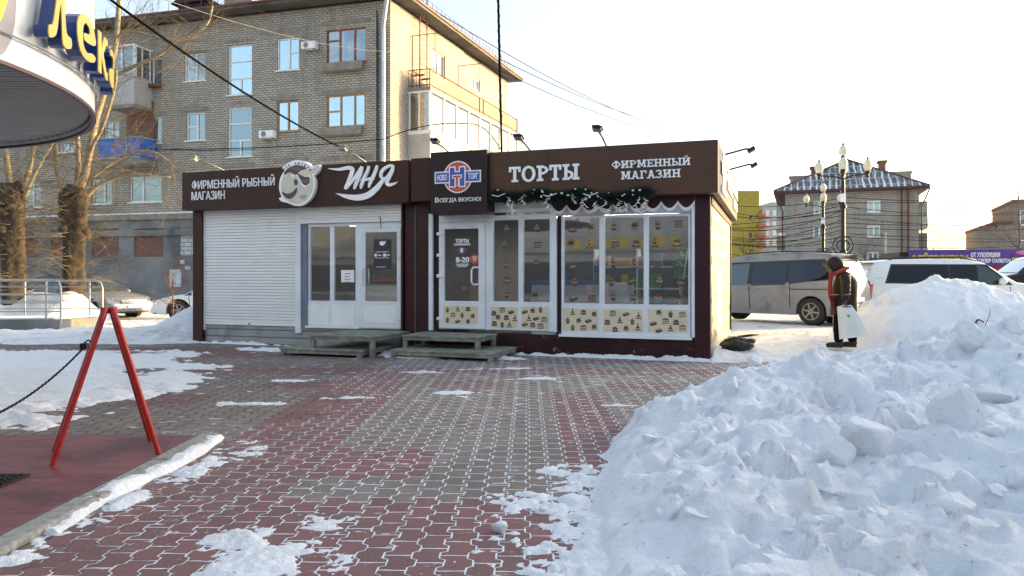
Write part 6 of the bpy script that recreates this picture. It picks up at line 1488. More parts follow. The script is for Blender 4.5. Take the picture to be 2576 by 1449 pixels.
# ------------------------------------------------------------------ vehicles
def lot_snow(X, Y): return .13+(fbm(X, Y, .5, 4, 51)-.5)*.10+(fbm(X, Y, 3, 4, 52)-.5)*.05-.2*sm(5.3-X+.33*(Y-18), -.3, .8)*sm(Y, 19, 17)-.25*sm(Y, 27, 31)
tag(heightfield('car_park_snow', 4.6, 34, 16.4, 33, .09, lot_snow, M_TRAMP), 'packed grey snow of the car park behind the kiosks', 'snow', kind='stuff')
M_DARK = mat('car_underside', (.012,.012,.012), .9)
M_LAMPR = mat('tail_lamp_red', (.45,.02,.02), .2, coat=.5); M_LAMPC = mat('head_lamp_clear', (.6,.62,.64), .1, .3, coat=.6)
M_PLAST = mat('black_car_plastic', (.02,.02,.022), .5)
class Car:
    def __init__(s, name, loc, deg, lab, L, W, prof, belt, z0, xr, xf, r, paint, cat='car', arch=None, tum=.27, glass=M_CARG, group=None, endr=.14):
        s.root = empty(name, loc, R(deg), lab, cat, group); s.L, s.W, s.prof, s.beltp, s.z0, s.r, s.tum, s.paint, s.glass, s.er = L, W, prof, belt, z0, r, tum, paint, glass, endr
        s.wx = (xr, xf); ar = arch or r+.06
        xs = set(np.linspace(-L/2, L/2, 56)) | {p[0] for p in prof}
        for c in s.wx: xs |= {c+ar*math.cos(t) for t in np.linspace(0, math.pi, 15)}
        xs = sorted(x for x in xs if -L/2 <= x <= L/2); xs = [x for i, x in enumerate(xs) if i == 0 or x-xs[i-1] > .004]
        rings = []
        for x in xs:
            t = s.top(x); bt = s.bz(x); lo = z0+.10*max(0, (abs(x)-L/2+.25)/.25)
            for c in s.wx:
                if abs(x-c) < ar: lo = max(lo, r+math.sqrt(ar*ar-(x-c)**2))
            lo = min(lo, bt-.04)
            re = max(bt+.012, t-.075)
            zs = [lo]+[lo+(bt-lo)*f for f in (.12, .3, .5, .7, .88, 1)]+[bt+(re-bt)*f for f in (.25, .5, .75, 1)]
            pts = [(0, lo+.02), (s.hw(x, lo)*.9, lo+.01)]+[(s.hw(x, z), z) for z in zs]
            e = s.hw(x, re); pts += [(e*.955, re+(t-re)*.55), (e*.86, re+(t-re)*.82), (e*.5, t-.006), (0, t)]
            rings.append(pts)
        n = len(rings[0]); vs = []; fs = []
        for x, rg in zip(xs, rings): vs += [(x, y, z) for y, z in rg]+[(x, -y, z) for y, z in rg[-2:0:-1]]
        m = 2*n-2
        for i in range(len(xs)-1):
            for j in range(m): fs.append((i*m+j, (i+1)*m+j, (i+1)*m+(j+1) % m, i*m+(j+1) % m))
        fs += [tuple(range(m)), tuple(range((len(xs)-1)*m+m-1, (len(xs)-1)*m-1, -1))]
        s.body = MB().add(vs, fs).build('body', paint, s.root, smooth=True, auto=38)
        for c in s.wx:
            for sd in (1, -1): s.wheel(c, sd)
    def top(s, x): return float(np.interp(x, [p[0] for p in s.prof], [p[1] for p in s.prof]))
    def bz(s, x): return min(float(np.interp(x, [p[0] for p in s.beltp], [p[1] for p in s.beltp])), s.top(x)-.05)
    def hw(s, x, z):
        e = max(0, (abs(x)-(s.L/2-.55))/.55); wp = s.W/2*(1-s.er*e**2.2); b = s.bz(x)
        return wp*(1-.07*max(0, (b-z)/(b-s.z0))**2) if z <= b else wp-s.tum*(z-b)
    def wheel(s, c, sd):
        w_ = .19; y1 = sd*(s.W/2-.012); y0 = y1-sd*w_; r = s.r
        M_ = Matrix.Translation((c, 0, r)) @ Matrix.Rotation(R(90), 4, 'X')
        def zz(y): return -y
        mb = MB(M_); a, b = sorted((zz(y0), zz(y1)))
        mb.lathe([(r*.64, a+.01), (r*.9, a), (r, a+.03), (r, b-.03), (r*.9, b), (r*.64, b-.01)], n=28)
        t = mb.build('wheel', M_TYRE, s.root, smooth=True, auto=35)
        mb = MB(M_); o_ = zz(y1); sg = 1 if o_ > zz(y0) else -1
        mb.lathe([(r*.66, min(o_-sg*.02, o_-sg*.05)), (r*.66, max(o_-sg*.02, o_-sg*.05))], n=28, mi=1)
        k = 24
        for rr0, rr1 in ((r*.58, r*.655), (0.0, r*.17)):
            for i in range(k):
                a0, a1 = 2*math.pi*i/k, 2*math.pi*(i+1)/k; f = o_-sg*.012
                q = [(rr0*math.cos(a0), rr0*math.sin(a0), f), (rr1*math.cos(a0), rr1*math.sin(a0), f+sg*.008), (rr1*math.cos(a1), rr1*math.sin(a1), f+sg*.008), (rr0*math.cos(a1), rr0*math.sin(a1), f)]
                mb.add(q, [(0,1,2,3)] if rr0 > 0 else [(0,1,2)], 0)
        for i in range(6):
            a0 = 2*math.pi*i/6+.2; ca, sa = math.cos(a0), math.sin(a0); f = o_-sg*.012; h1, h2 = r*.07, r*.05
            mb.add([(r*.12*ca-h1*sa, r*.12*sa+h1*ca, f+sg*.008), (r*.12*ca+h1*sa, r*.12*sa-h1*ca, f+sg*.008), (r*.6*ca+h2*sa, r*.6*sa-h2*ca, f+sg*.004), (r*.6*ca-h2*sa, r*.6*sa+h2*ca, f+sg*.004)], [(0,1,2,3)], 0)
        mb.build('rim', [M_RIM, M_DARK], t, fix=False)
        MB(Matrix.Translation((c, 0, r)) @ Matrix.Rotation(R(90), 4, 'X')).lathe([(r+.05, min(zz(y0), zz(y0)-sg*.02)), (r+.05, max(zz(y0), zz(y0)-sg*.02))], n=20).build('arch_liner', M_DARK, s.root)
    def side(s, name, quad, m, sd=(1, -1), off=.006, parent=None, n=10, k=6):
        """bilinear patch lying on the body side; quad = (x,z) rear-low, front-low, front-high, rear-high"""
        out = []
        for d in sd:
            a, b, c, e = quad
            def fn(u, v):
                x = (a[0]*(1-u)+b[0]*u)*(1-v)+(e[0]*(1-u)+c[0]*u)*v; z = (a[1]*(1-u)+b[1]*u)*(1-v)+(e[1]*(1-u)+c[1]*u)*v
                return (x, d*(s.hw(x, z)+off), z)
            out.append(MB().grid(fn, n, k).build(name, m, parent or s.root, fix=False, smooth=True))
        return out
    def end(s, name, x0, x1, y0, y1, m, off=.008, n=8, k=6, parent=None, ytop=None):
        """patch on the sloping front or rear between stations x0,x1 and across y0..y1 (fractions of the local half width)"""
        sg = 1 if (x0+x1) > 0 else -1
        def fn(u, v):
            x = x0+(x1-x0)*v; t = s.top(x); w_ = s.hw(x, t-.075)*(y0+(y1-y0)*u); e = abs(y0+(y1-y0)*u)
            return (x+sg*off, w_, t+off-.025*e**3)
        return MB().grid(fn, n, k).build(name, m, parent or s.root, fix=False, smooth=True)
def block(c, name, x0, x1, y0, y1, z0, z1, m, bevel=.01, parent=None): return MB().box(x0, x1, y0, y1, z0, z1).build(name, m, parent or c.root, bevel=bevel)
M_SILV = mat('dusty_silver_paint', (.28,.285,.30), .5, .1, var=.06, dirt=(.16,.158,.155), dscale=2.2, dlo=.45, dhi=.8, coat=.08, spec=.35)
M_WCAR = mat('white_car_paint', (.76,.78,.80), .25, var=.03, coat=.6)
M_BLKC = mat('black_car_paint', (.012,.012,.014), .2, coat=.8)
M_BLUC = mat('blue_grey_paint', (.18,.26,.34), .25, .3, coat=.6)
M_SILV2 = mat('silver_saloon_paint', (.34,.34,.345), .28, .4, var=.06, coat=.6)
# silver minivan
v = Car('minivan', (7.36, 21.1, .13), 134, 'dusty silver minivan parked behind the woman beside the cake kiosk', 4.7, 1.70,
        [(-2.35,.55),(-2.34,.80),(-2.32,1.02),(-2.10,1.62),(-2.0,1.78),(-1.8,1.86),(-1.0,1.91),(-.2,1.91),(.6,1.86),(1.0,1.76),(1.9,1.10),(2.2,.96),(2.3,.80),(2.35,.55)],
        [(-2.4,1.10),(-1.3,1.12),(-.6,1.02),(1.2,.98),(2.4,.9)], .24, -1.42, 1.42, .345, M_SILV, 'minivan')
for q in v.side('window', [(-1.95,1.20),(-.83,1.05),(-.80,1.62),(-1.72,1.66)], M_CARG): pass
v.side('window', [(-.74,1.04),(.24,1.00),(.24,1.62),(-.72,1.63)], M_CARG); v.side('window', [(.36,1.00),(1.52,1.00),(.98,1.58),(.36,1.62)], M_CARG2)
v.side('window_surround', [(-1.99,1.16),(1.60,.965),(1.02,1.64),(-1.75,1.71)], M_PLAST, off=.003, n=24)
v.side('door_seam', [(-.87,.40),(-.85,.40),(-.85,1.06),(-.87,1.06)], M_DARK, off=.004); v.side('door_seam', [(.29,.36),(.31,.36),(.31,1.0),(.29,1.0)], M_DARK, off=.004)
v.side('rail_slot', [(-1.95,.915),(-.86,.905),(-.86,.93),(-1.95,.94)], M_DARK, off=.004)
v.side('rear_fuel_flap', [(-2.05,.62),(-1.78,.62),(-1.78,.82),(-2.05,.82)], M_SILV, off=.007)
v.side('lower_trim', [(-1.0,.24),(1.0,.24),(1.0,.33),(-1.0,.33)], M_SILV, off=.014)
for x in (.08, .42):
    for d in (1, -1): MB().ball((x, d*(v.hw(x,.93)+.016), .93), (.11,.022,.022), 10, 6).build('door_handle', M_RIM, v.root, smooth=True)
v.end('rear_window', -2.29, -2.06, -.86, .86, glass_pane('rear_glass_frosty', (.3,.3,.28), .03, .15, .35, (.20,.20,.19)))
def spoil(a, b): y = (a-.5)*1.42; return (-2.20+.28*b+.05*abs(a-.5), y, 1.86-.05*(1-b)-.09*abs(2*a-1)**3)
mb = MB(); mb.grid(spoil, 12, 3); mb.add([(p[0], p[1], p[2]-.035) for p in [spoil(i/12, j/3) for j in range(4) for i in range(13)]], [(j*13+i, (j+1)*13+i, (j+1)*13+i+1, j*13+i+1) for j in range(3) for i in range(12)]); mb.build('roof_spoiler', M_SILV, v.root, smooth=True)
for d in (1, -1):
    MB().grid(lambda a, b: (-2.345+.03*b+.10*a, d*(v.hw(-2.345+.03*b+.10*a, .75+.35*b)+.008), .72+.42*b), 5, 5).build('tail_lamp', M_LAMPR, v.root, fix=False)
    MB().tube([(-1.9, d*.60, 1.875), (-.5, d*.615, 1.935), (.55, d*.60, 1.885)], .018, 6).build('roof_rail', M_PLAST, v.root, smooth=True)
block(v, 'number_plate', -2.372, -2.36, -.26, .26, .60, .72, M_LET); block(v, 'rear_bumper', -2.375, -2.25, -.72, .72, .30, .56, M_SILV, .04)
block(v, 'rear_wiper', -2.36, -2.345, .0, .5, .985, 1.0, M_DARK, 0)
# white off-road car
sv = Car('off_road_car', (12.45, 21.65, .03), -4, 'white off-road car with black roof rails behind the dirty snow heap', 5.2, 1.94,
        [(-2.6,.60),(-2.59,.9),(-2.56,1.12),(-2.33,1.66),(-2.22,1.78),(-1.9,1.83),(-.6,1.86),(.25,1.84),(.7,1.74),(1.35,1.30),(1.5,1.20),(2.3,1.12),(2.5,1.0),(2.58,.8),(2.6,.55)],
        [(-2.6,1.16),(1.4,1.10),(2.6,1.0)], .36, -1.55, 1.42, .40, M_WCAR, 'car', tum=.24)
sv.side('window', [(-1.98,1.20),(-.32,1.18),(-.32,1.66),(-1.80,1.64)], M_CARG, n=16); sv.side('window', [(-.26,1.17),(.42,1.16),(.42,1.67),(-.26,1.67)], M_CARG); sv.side('window', [(.46,1.16),(1.22,1.15),(.74,1.60),(.46,1.66)], M_CARG2)
sv.side('window_surround', [(-2.05,1.16),(1.36,1.115),(.72,1.69),(-1.84,1.70)], M_PLAST, off=.003, n=26)
sv.side('door_seam', [(.42,.5),(.435,.5),(.435,1.12),(.42,1.12)], M_DARK, off=.003); sv.side('door_seam', [(1.30,.5),(1.315,.5),(1.29,1.1),(1.275,1.1)], M_DARK, off=.003)
sv.side('side_badge', [(-2.28,1.29),(-2.08,1.29),(-2.08,1.32),(-2.28,1.32)], M_GALV, off=.008)
for d in (1, -1):
    MB().tube([(-1.85, d*.70, 1.80), (-1.7, d*.70, 1.875), (.1, d*.70, 1.895), (.5, d*.70, 1.81)], .026, 8).build('roof_rail', M_PLAST, sv.root, smooth=True)
    MB().ball((1.02, d*1.10, 1.22), (.10,.13,.10), 12, 8).box(.98, 1.06, min(d*.9,d*1.0), max(d*.9,d*1.0), 1.14, 1.18).build('mirror', M_WCAR, sv.root, smooth=True, auto=40)
    MB().grid(lambda a, b: (-2.59+.04*b+.20*a, d*(sv.hw(-2.59+.04*b+.20*a, .75+.35*b)+.008), .72+.42*b), 5, 5).build('tail_lamp', M_LAMPR, sv.root, fix=False)
    for x in (-.2, .56): MB().ball((x, d*(sv.hw(x,1.0)+.015), 1.0), (.11,.02,.02), 10, 6).build('door_handle', M_WCAR, sv.root, smooth=True)
    MB().grid(lambda a, b: (2.42+.12*a, d*(sv.hw(2.42+.12*a, .85+.2*b)+.008), .82+.2*b), 4, 4).build('headlight', M_LAMPC, sv.root, fix=False)
sv.end('rear_window', -2.52, -2.34, -.84, .84, M_CARG); sv.end('windscreen', .78, 1.33, -.9, .9, M_CARG2)
def sp2(a, b): y = (a-.5)*1.5; return (-2.60+.42*b+.06*abs(a-.5), y, 1.80+.0*b-.05*abs(2*a-1)**3)
mb = MB(); mb.grid(sp2, 12, 3); mb.add([(p[0], p[1], p[2]-.045) for p in [sp2(i/12, j/3) for j in range(4) for i in range(13)]], [(j*13+i, (j+1)*13+i, (j+1)*13+i+1, j*13+i+1) for j in range(3) for i in range(12)]); mb.build('roof_spoiler', M_WCAR, sv.root, smooth=True)
block(sv, 'front_bumper', 2.45, 2.64, -.85, .85, .42, .66, M_WCAR, .05)
# saloons
def saloon(name, loc, deg, lab, paint, L=4.6, H=1.46, group=None, xo=0):
    k = H/1.46; l = L/4.6
    c = Car(name, loc, deg, lab, L, 1.72, [(-2.3*l,.5),(-2.28*l,.86*k),(-2.1*l,1.0*k),(-1.6*l,1.06*k),(-.95*l,1.38*k),(-.6*l,1.45*k),(.1*l,1.46*k),(.45*l,1.38*k),(1.2*l,.97*k),(1.5*l,.93*k),(2.05*l,.80*k),(2.22*l,.68*k),(2.3*l,.48)],
            [(-2.3*l,.95*k),(-1.2*l,.98*k),(1.3*l,.88*k),(2.3*l,.74*k)], .20, -1.35*l, 1.38*l, .315, paint, 'car', group=group)
    c.side('window', [(-1.35*l,1.01*k),(-.22*l,.97*k),(-.22*l,1.33*k),(-.85*l,1.31*k)], M_CARG2); c.side('window', [(-.14*l,.97*k),(1.08*l,.93*k),(.36*l,1.31*k),(-.14*l,1.33*k)], M_CARG2)
    c.side('window_surround', [(-1.48*l,.985*k),(1.2*l,.905*k),(.38*l,1.35*k),(-.90*l,1.35*k)], M_PLAST, off=.003, n=20)
    c.side('door_seam', [(-.19*l,.3),(-.17*l,.3),(-.17*l,.95*k),(-.19*l,.95*k)], M_DARK, off=.004); c.side('door_seam', [(.98*l,.32),(1.0*l,.32),(1.05*l,.9*k),(1.03*l,.9*k)], M_DARK, off=.004)
    c.end('windscreen', .5*l, 1.17*l, -.9, .9, M_CARG2, n=10, k=8); c.end('rear_window', -1.55*l, -.98*l, -.86, .86, M_CARG)
    for d in (1, -1):
        MB().grid(lambda a, b: (2.03*l+.24*l*a, d*(c.hw(2.03*l+.24*l*a, (.62+.15*b)*k)*(1)+.01), (.60+.17*b-.03*a)*k), 6, 4).build('headlight', M_LAMPC, c.root, fix=False)
        MB().grid(lambda a, b: (-2.28*l+.22*l*a, d*(c.hw(-2.28*l+.22*l*a, (.75+.18*b)*k)+.01), (.72+.18*b)*k), 6, 4).build('tail_lamp', M_LAMPR, c.root, fix=False)
        MB().ball((.82*l, d*.95, .98*k), (.09,.11,.075), 10, 7).build('mirror', paint, c.root, smooth=True)
        for x in (-.4*l, .75*l): MB().ball((x, d*(c.hw(x,.82*k)+.014), .82*k), (.10,.018,.018), 8, 6).build('door_handle', paint, c.root, smooth=True)
    g_ = MB()
    for i in range(4): g_.box(2.25*l, 2.315*l-.008*i, -.46, .46, .50+.035*i, .52+.035*i)
    g_.build('grille', M_GALV, c.root); block(c, 'front_bumper', 2.16*l, 2.335*l, -.78, .78, .24, .42, paint, .05); block(c, 'number_plate', 2.336*l, 2.346*l, -.26, .26, .36, .47, M_LET, 0)
    block(c, 'lower_grille', 2.20*l, 2.34*l, -.5, .5, .205, .235, M_PLAST, 0)
    return c
saloon('saloon_car', (-14.3, 25.2, .0), -24, 'silver saloon car parked in front of the grey plinth beside the old tree', M_SILV2, 4.6, 1.30)
saloon('saloon_car', (-9.15, 24.2, .0), 186, 'white saloon car half hidden behind the snow bank and the fish kiosk', M_WCAR, 4.2, 1.27)
bk = saloon('saloon_car', (-17.0, 29.2, .0), -14, 'black car standing against the plinth behind the silver saloon', M_BLKC, 4.5, 1.5)
saloon('saloon_car', (22.6, 29.5, .1), 182, 'dark car with a bluish roof parked beyond the bonnet of the white off-road car', M_BLUC, 4.6, 1.75)
saloon('saloon_car', (23.3, 33.6, .1), 180, 'black car under the purple banner near the frame edge', M_BLKC, 4.7, 2.15)
saloon('saloon_car', (19.0, 43.0-6, .0), 160, 'small white car glimpsed between the minivan and the off-road car', M_WCAR, 4.3, 1.5)

# ------------------------------------------------------------------ the woman with the carrier bag
pf = G(2113, 862, .2); px_, py_ = pf.x, pf.y
pz_ = float(corner_snow(np.array([[px_, px_+.01]]), np.array([[py_, py_]]))[0, 0]); print('ground under woman', pz_)
WZ = max(.12, pz_-.01)
PE = empty('person', (px_, py_, WZ), -R(23.5), 'elderly woman in a dark brown coat with fur-edged hood and orange scarf, looking down', 'person')
M_SKIN = mat('skin', (.48,.27,.19), .6); M_COAT = mat('brown_quilted_coat', (.026,.013,.009), .6, var=.3, vs=5, bump=.3, bs=16, spec=.2)
M_SLV = mat('dark_glossy_sleeve', (.020,.012,.011), .42, var=.3, bump=.3, bs=14, spec=.3); M_SCARF = mat('orange_red_scarf', (.38,.058,.03), .85, var=.2, bump=.6, bs=60)
M_TROU = mat('black_trousers', (.006,.005,.006), .9, spec=.1); M_BOOT = mat('black_boots', (.012,.010,.010), .4); M_FUR = mat('greenish_grey_fur', (.20,.18,.10), .9, var=.45, vs=30)
M_GLOVE = mat('dark_grey_glove', (.075,.06,.06), .8)
def skin_body(name, chains, m, parent, sub=2):
    """chains: list of [(x,y,z,r), ...]; first point of later chains may equal an existing point"""
    vs = []; es = []; rr = []; key = {}
    for ch in chains:
        prev = None
        for x, y, z, r_ in ch:
            k = (round(x, 4), round(y, 4), round(z, 4))
            if k not in key: key[k] = len(vs); vs.append((x, y, z)); rr.append(r_)
            if prev is not None: es.append((prev, key[k]))
            prev = key[k]
    me = bpy.data.meshes.new(name); me.from_pydata(vs, es, []); o = bpy.data.objects.new(name, me); COL.objects.link(o)
    sk = o.modifiers.new('skin', 'SKIN'); sk.use_smooth_shade = True
    for i, r_ in enumerate(rr): me.skin_vertices[0].data[i].radius = (r_, r_); me.skin_vertices[0].data[i].use_root = (i == 0)
    s_ = o.modifiers.new('sub', 'SUBSURF'); s_.levels = s_.render_levels = sub
    bpy.context.view_layer.update(); me2 = bpy.data.meshes.new_from_object(o.evaluated_get(bpy.context.evaluated_depsgraph_get()))
    bpy.data.objects.remove(o); me2.name = name; me2.materials.clear(); me2.materials.append(m); me2.polygons.foreach_set('use_smooth', [True]*len(me2.polygons))
    o = bpy.data.objects.new(name, me2); COL.objects.link(o); o.parent = parent; return o
# local axes: x to her back (image right), -y to the camera, z up
LH = (.075, -.245, .78)
fing = []
for i in range(4):
    bx = .045+i*.022; ln = (.030, .036, .034, .026)[i]
    fing.append([(.075,-.245,.76,.030), (bx+.01,-.262,.725,.0105), (bx+.008,-.285+.006*i*0,.700,.0095), (bx+.008,-.268,.678-ln*.15,.009), (bx+.008,-.242,.684,.008)])
thumb = [(.075,-.245,.76,.030), (.030,-.252,.742,.012), (.018,-.262,.715,.0105), (.030,-.272,.692,.009)]
skin_body('body', [[(.06,0,.80,.13),(.05,0,.95,.13),(.07,0,1.12,.135),(.08,0,1.24,.11),(.03,0,1.32,.058),(-.03,0,1.37,.055),(-.09,0,1.40,.085),(-.13,0,1.385,.08),(-.165,0,1.35,.055)],
                   [(.06,0,.80,.13),(-.02,-.09,.70,.09),(-.03,-.09,.42,.050),(-.02,-.09,.10,.034),(-.08,-.09,.05,.030)],
                   [(.06,0,.80,.13),(.12,.09,.70,.09),(.16,.09,.42,.050),(.20,.09,.11,.034),(.14,.09,.05,.030)],
                   [(.08,0,1.24,.11),(.10,-.17,1.21,.07),(.13,-.22,1.0,.05),(.085,-.24,.83,.035),(.075,-.245,.76,.030)],
                   [(.08,0,1.24,.11),(.10,.17,1.21,.07),(.12,.22,1.0,.05),(.03,.24,.83,.035),(.0,.24,.75,.032)]], M_SKIN, PE)
gl = skin_body('glove', [[(.085,-.24,.83,.036),(.075,-.245,.79,.034),(.075,-.245,.76,.030)]]+fing+[thumb], M_GLOVE, PE)
# face: nose, mouth, eyes on the bowed head
mb = MB(); hd = Vector((-.13, 0, 1.385)); fd = Vector((-.80, 0, -.60)); fu = Vector((-.60, 0, .80))
nz = hd+fd*.085-fu*.005; mb.ball(nz, (.020,.014,.022), 8, 6)
mb.ball(hd+fd*.062-fu*.045, (.022,.026,.012), 8, 6, 1)
for sy in (-.030, .030): mb.ball(hd+fd*.070+fu*.022+Vector((0,sy,0)), (.010,.012,.007), 8, 6, 2); mb.ball(hd+fd*.058-fu*.010+Vector((0,sy*1.3,0)), (.026,.022,.026), 8, 6)
mb.build('face', [M_SKIN, mat('lips', (.35,.11,.10), .5), M_DARK], PE, smooth=True)
# coat: lofted tube of ellipses, open hem, hunched back
def loft(name, secs, m, parent, n=28, wob=.0, seed=0):
    """secs: (cx, cz, rx, ry, tilt) -> rings; tilt leans the ring (front lower +)"""
    vs = []; fs = []
    for i, (cx_, cz_, rx, ry, tl) in enumerate(secs):
        for j in range(n):
            a = 2*math.pi*j/n; w_ = 1+wob*(vn(np.array([j*.9+seed]), np.array([i*1.1]), seed)[0]-.5)
            dx = rx*math.cos(a)*w_; vs.append((cx_+dx, ry*math.sin(a)*w_, cz_+dx*tl))
    k = len(secs)
    for i in range(k-1):
        for j in range(n): fs.append((i*n+j, i*n+(j+1) % n, (i+1)*n+(j+1) % n, (i+1)*n+j))
    fs.append(tuple((k-1)*n+j for j in range(n)))
    o = MB().add(vs, fs).build(name, m, parent, smooth=True); s_ = o.modifiers.new('sub', 'SUBSURF'); s_.levels = s_.render_levels = 1; return o
coat = loft('coat', [(.05,.585,.215,.235,.16),(.055,.66,.215,.235,.15),(.06,.78,.215,.225,.10),(.065,.90,.21,.215,.06),(.072,1.0,.205,.205,.03),(.085,1.10,.20,.205,0),(.10,1.19,.175,.20,-.10),(.085,1.26,.13,.165,-.2),(.055,1.315,.09,.10,-.35),(.03,1.34,.07,.075,-.4)], M_COAT, PE, wob=.10, seed=4)
mb = MB(); mb.box(-.135,-.02,-.235,-.215,.905,.917); mb.build('pocket_trim', mat('beige_trim', (.45,.33,.22), .7), PE)
def sleeve(sg, pts, nm='sleeve'):
    o = MB(); P_ = []
    for i in range(len(pts)-1):
        for j in range(5): t = j/5; P_.append(tuple(a+(b-a)*t for a, b in zip(pts[i], pts[i+1])))
    P_.append(pts[-1]); rr = [p[3]*(1+.06*math.sin(i*2.1)) for i, p in enumerate(P_)]
    o.tube([Vector(p[:3]) for p in P_], rr, 16); return o.build(nm, M_SLV, PE, smooth=True, auto=60)
sleeve(-1, [(.085,-.11,1.25,.085),(.085,-.18,1.17,.088),(.09,-.225,1.02,.080),(.085,-.245,.93,.074),(.075,-.248,.815,.062)])
sleeve(1, [(.10,.12,1.25,.085),(.11,.19,1.17,.088),(.12,.235,1.02,.080),(.08,.25,.93,.072),(.02,.245,.80,.060)])
mb = MB(); mb.tube([(.10+.075*math.cos(t), -.249+.072*math.sin(t), .915+.012*math.cos(t)) for t in np.linspace(0, 6.283, 24)], .006, 5); mb.build('cuff_trim', bpy.data.materials['beige_trim'], PE)
MB().box(.03,.075,-.155,-.12,1.265,1.30).build('shoulder_patch', mat('grey_shoulder_patch', (.22,.19,.16), .7), PE, bevel=.01)
mb = MB()
skin_body('trousers', [[(.06,0,.68,.10),(-.01,-.085,.62,.095),(-.025,-.09,.40,.088),(-.02,-.09,.20,.084),(-.018,-.09,.06,.080)],[(.06,0,.68,.10),(.12,.085,.62,.095),(.16,.09,.40,.088),(.19,.09,.20,.084),(.205,.09,.06,.080)]], M_TROU, PE)
for (x, y) in ((-.02,-.09),(.20,.09)):
    bt = MB()
    bt.ball((x-.075, y, .045), (.135,.052,.048), 16, 10); bt.ball((x+.01, y, .075), (.062,.055,.075), 14, 10); bt.box(x-.20, x+.065, y-.048, y+.048, .0, .022)
    bt.build('boot', M_BOOT, PE, smooth=True, auto=50, bevel=.006)
# hood, fur edge, scarf
Mh = Matrix.Translation((-.075, 0, 1.425)) @ Matrix.Rotation(R(-36), 4, 'Y')       # hood axis tipped forward and down
def hood(a, b):
    t = R(25)+(math.pi-R(25))*a; p = 2*math.pi*b
    return Mh @ Vector((-.135*math.cos(t)*(1.05), .125*math.sin(t)*math.cos(p), .135*math.sin(t)*math.sin(p)*(1.12 if math.sin(p) > 0 else 1.0)))
MB().grid(hood, 16, 26).build('hood', M_SLV, PE, fix=False, smooth=True)
skin_body('hood_collar', [[(-.02,0,1.38,.10),(.03,0,1.33,.095),(.07,0,1.27,.10)]], M_SLV, PE)
mb = MB(); rs = random.Random(4); ring = []
for i in range(40):
    p = 2*math.pi*i/40; ring.append(Mh @ Vector((-.122, .082*math.cos(p), .105*math.sin(p))))
mb.tube(ring+[ring[0]], .028, 8)
for i in range(1500):
    c = ring[rs.randrange(40)]; d = Vector((rs.gauss(-.25,1), rs.gauss(0,1), rs.gauss(0,1))).normalized(); b_ = c+d*.024; s_ = d.orthogonal().normalized()*.005
    mb.add([b_-s_, b_+s_, b_+d*rs.uniform(.018,.036)], [(0,1,2)])
mb.build('fur_trim', M_FUR, PE, fix=False)
def scarf_tail(a, b): 
    z = 1.30-.50*b; x = -.125-.035*math.sin(b*2.4)+.03*b+.035*(a-.5)*1.6; y = -.10+.06*(a-.5)+.0*b-.09*b
    return (x+.012*math.sin(a*9+b*7)-.02, y, z)
sc = MB(); sc.tube([(.03+.115*math.cos(t)-.02, .105*math.sin(t), 1.315+.055*math.cos(t)) for t in np.linspace(0, 6.283, 28)], .036, 10); sc.build('scarf', M_SCARF, PE, smooth=True)
mb = MB(); mb.grid(lambda a, b: scarf_tail(a, b*.86), 8, 14); o = mb.build('scarf_tail', M_SCARF, PE, fix=False, smooth=True); sl_ = o.modifiers.new('solid', 'SOLIDIFY'); sl_.thickness = .025
mb = MB(); mb.grid(lambda a, b: scarf_tail(a, .86+b*.35), 6, 5); o = mb.build('scarf_end', mat('dark_red_fringe', (.17,.012,.03), .85), PE, fix=False, smooth=True); sl_ = o.modifiers.new('solid', 'SOLIDIFY'); sl_.thickness = .025
# the carrier bag in her near hand
CB = empty('carrier_bag', (px_, py_, WZ), -R(23.5), 'white plastic carrier bag with a small green mark hanging from the woman\'s hand', 'carrier bag')
def bagf(sgn):
    def fn(a, b):
        z = .70-.545*b; wl = -.045+.035*b+(.06 if b < .08 else 0)*0; wr = .20+.235*b**.8; x = wl+(wr-wl)*a; z += -.07*(a-.2)*0+.075*a*(b**1.2)-.0
        bulge = .055*math.sin(math.pi*a)**.8*math.sin(math.pi*min(1, .1+b*.95))**.7+.012*math.sin(a*14+b*5)*b
        y = -.262+sgn*bulge
        return (x, y, z)
    return fn
mb = MB(); mb.grid(bagf(-1), 18, 18); mb.grid(bagf(1), 18, 18); mb.build('bag_body', mat('white_translucent_film', (.70,.76,.75), .35, var=.08, bump=.8, bs=9), CB, smooth=True)
mb = MB(); mb.tube([(-.04,-.262,.70),(.03,-.272,.715),(.07,-.27,.735),(.085,-.268,.705),(.16,-.268,.735),(.20,-.262,.70)], .012, 7); mb.tube([(.05,-.27,.70),(.06,-.29,.69),(.10,-.29,.69),(.115,-.27,.70)], .010, 6); mb.build('bag_handle', bpy.data.materials['white_translucent_film'], CB, smooth=True)
f = bagf(-1); a_, b_, c_ = Vector(f(.42,.24)), Vector(f(.62,.24)), Vector(f(.52,.36)); o_ = Vector((0,-.006,0))
MB().add([a_+o_, b_+o_, c_+o_], [(0,1,2)]).build('green_mark', mat('bag_green', (.16,.28,.10), .6), CB, fix=False)
# second bag on the far side
B2 = MB(); 
def b2(s_):
    def fn(a, b): return (-.12+.26*a*(.8+.2*b), .26+s_*.05*math.sin(math.pi*a)*math.sin(math.pi*min(1,.15+.85*b)), .60-.36*b)
    return fn
B2.grid(b2(-1), 10, 10); B2.grid(b2(1), 10, 10); o = B2.build('carrier_bag', mat('beige_bag_film', (.50,.32,.20), .5, bump=.5, bs=10), smooth=True); o.location = (px_, py_, WZ); o.rotation_euler = (0, 0, -R(23.5)); tag(o, 'beige bag on the far side of the woman\'s legs', 'carrier bag')

PE.scale = (1.04,)*3; CB.scale = (1.04,)*3
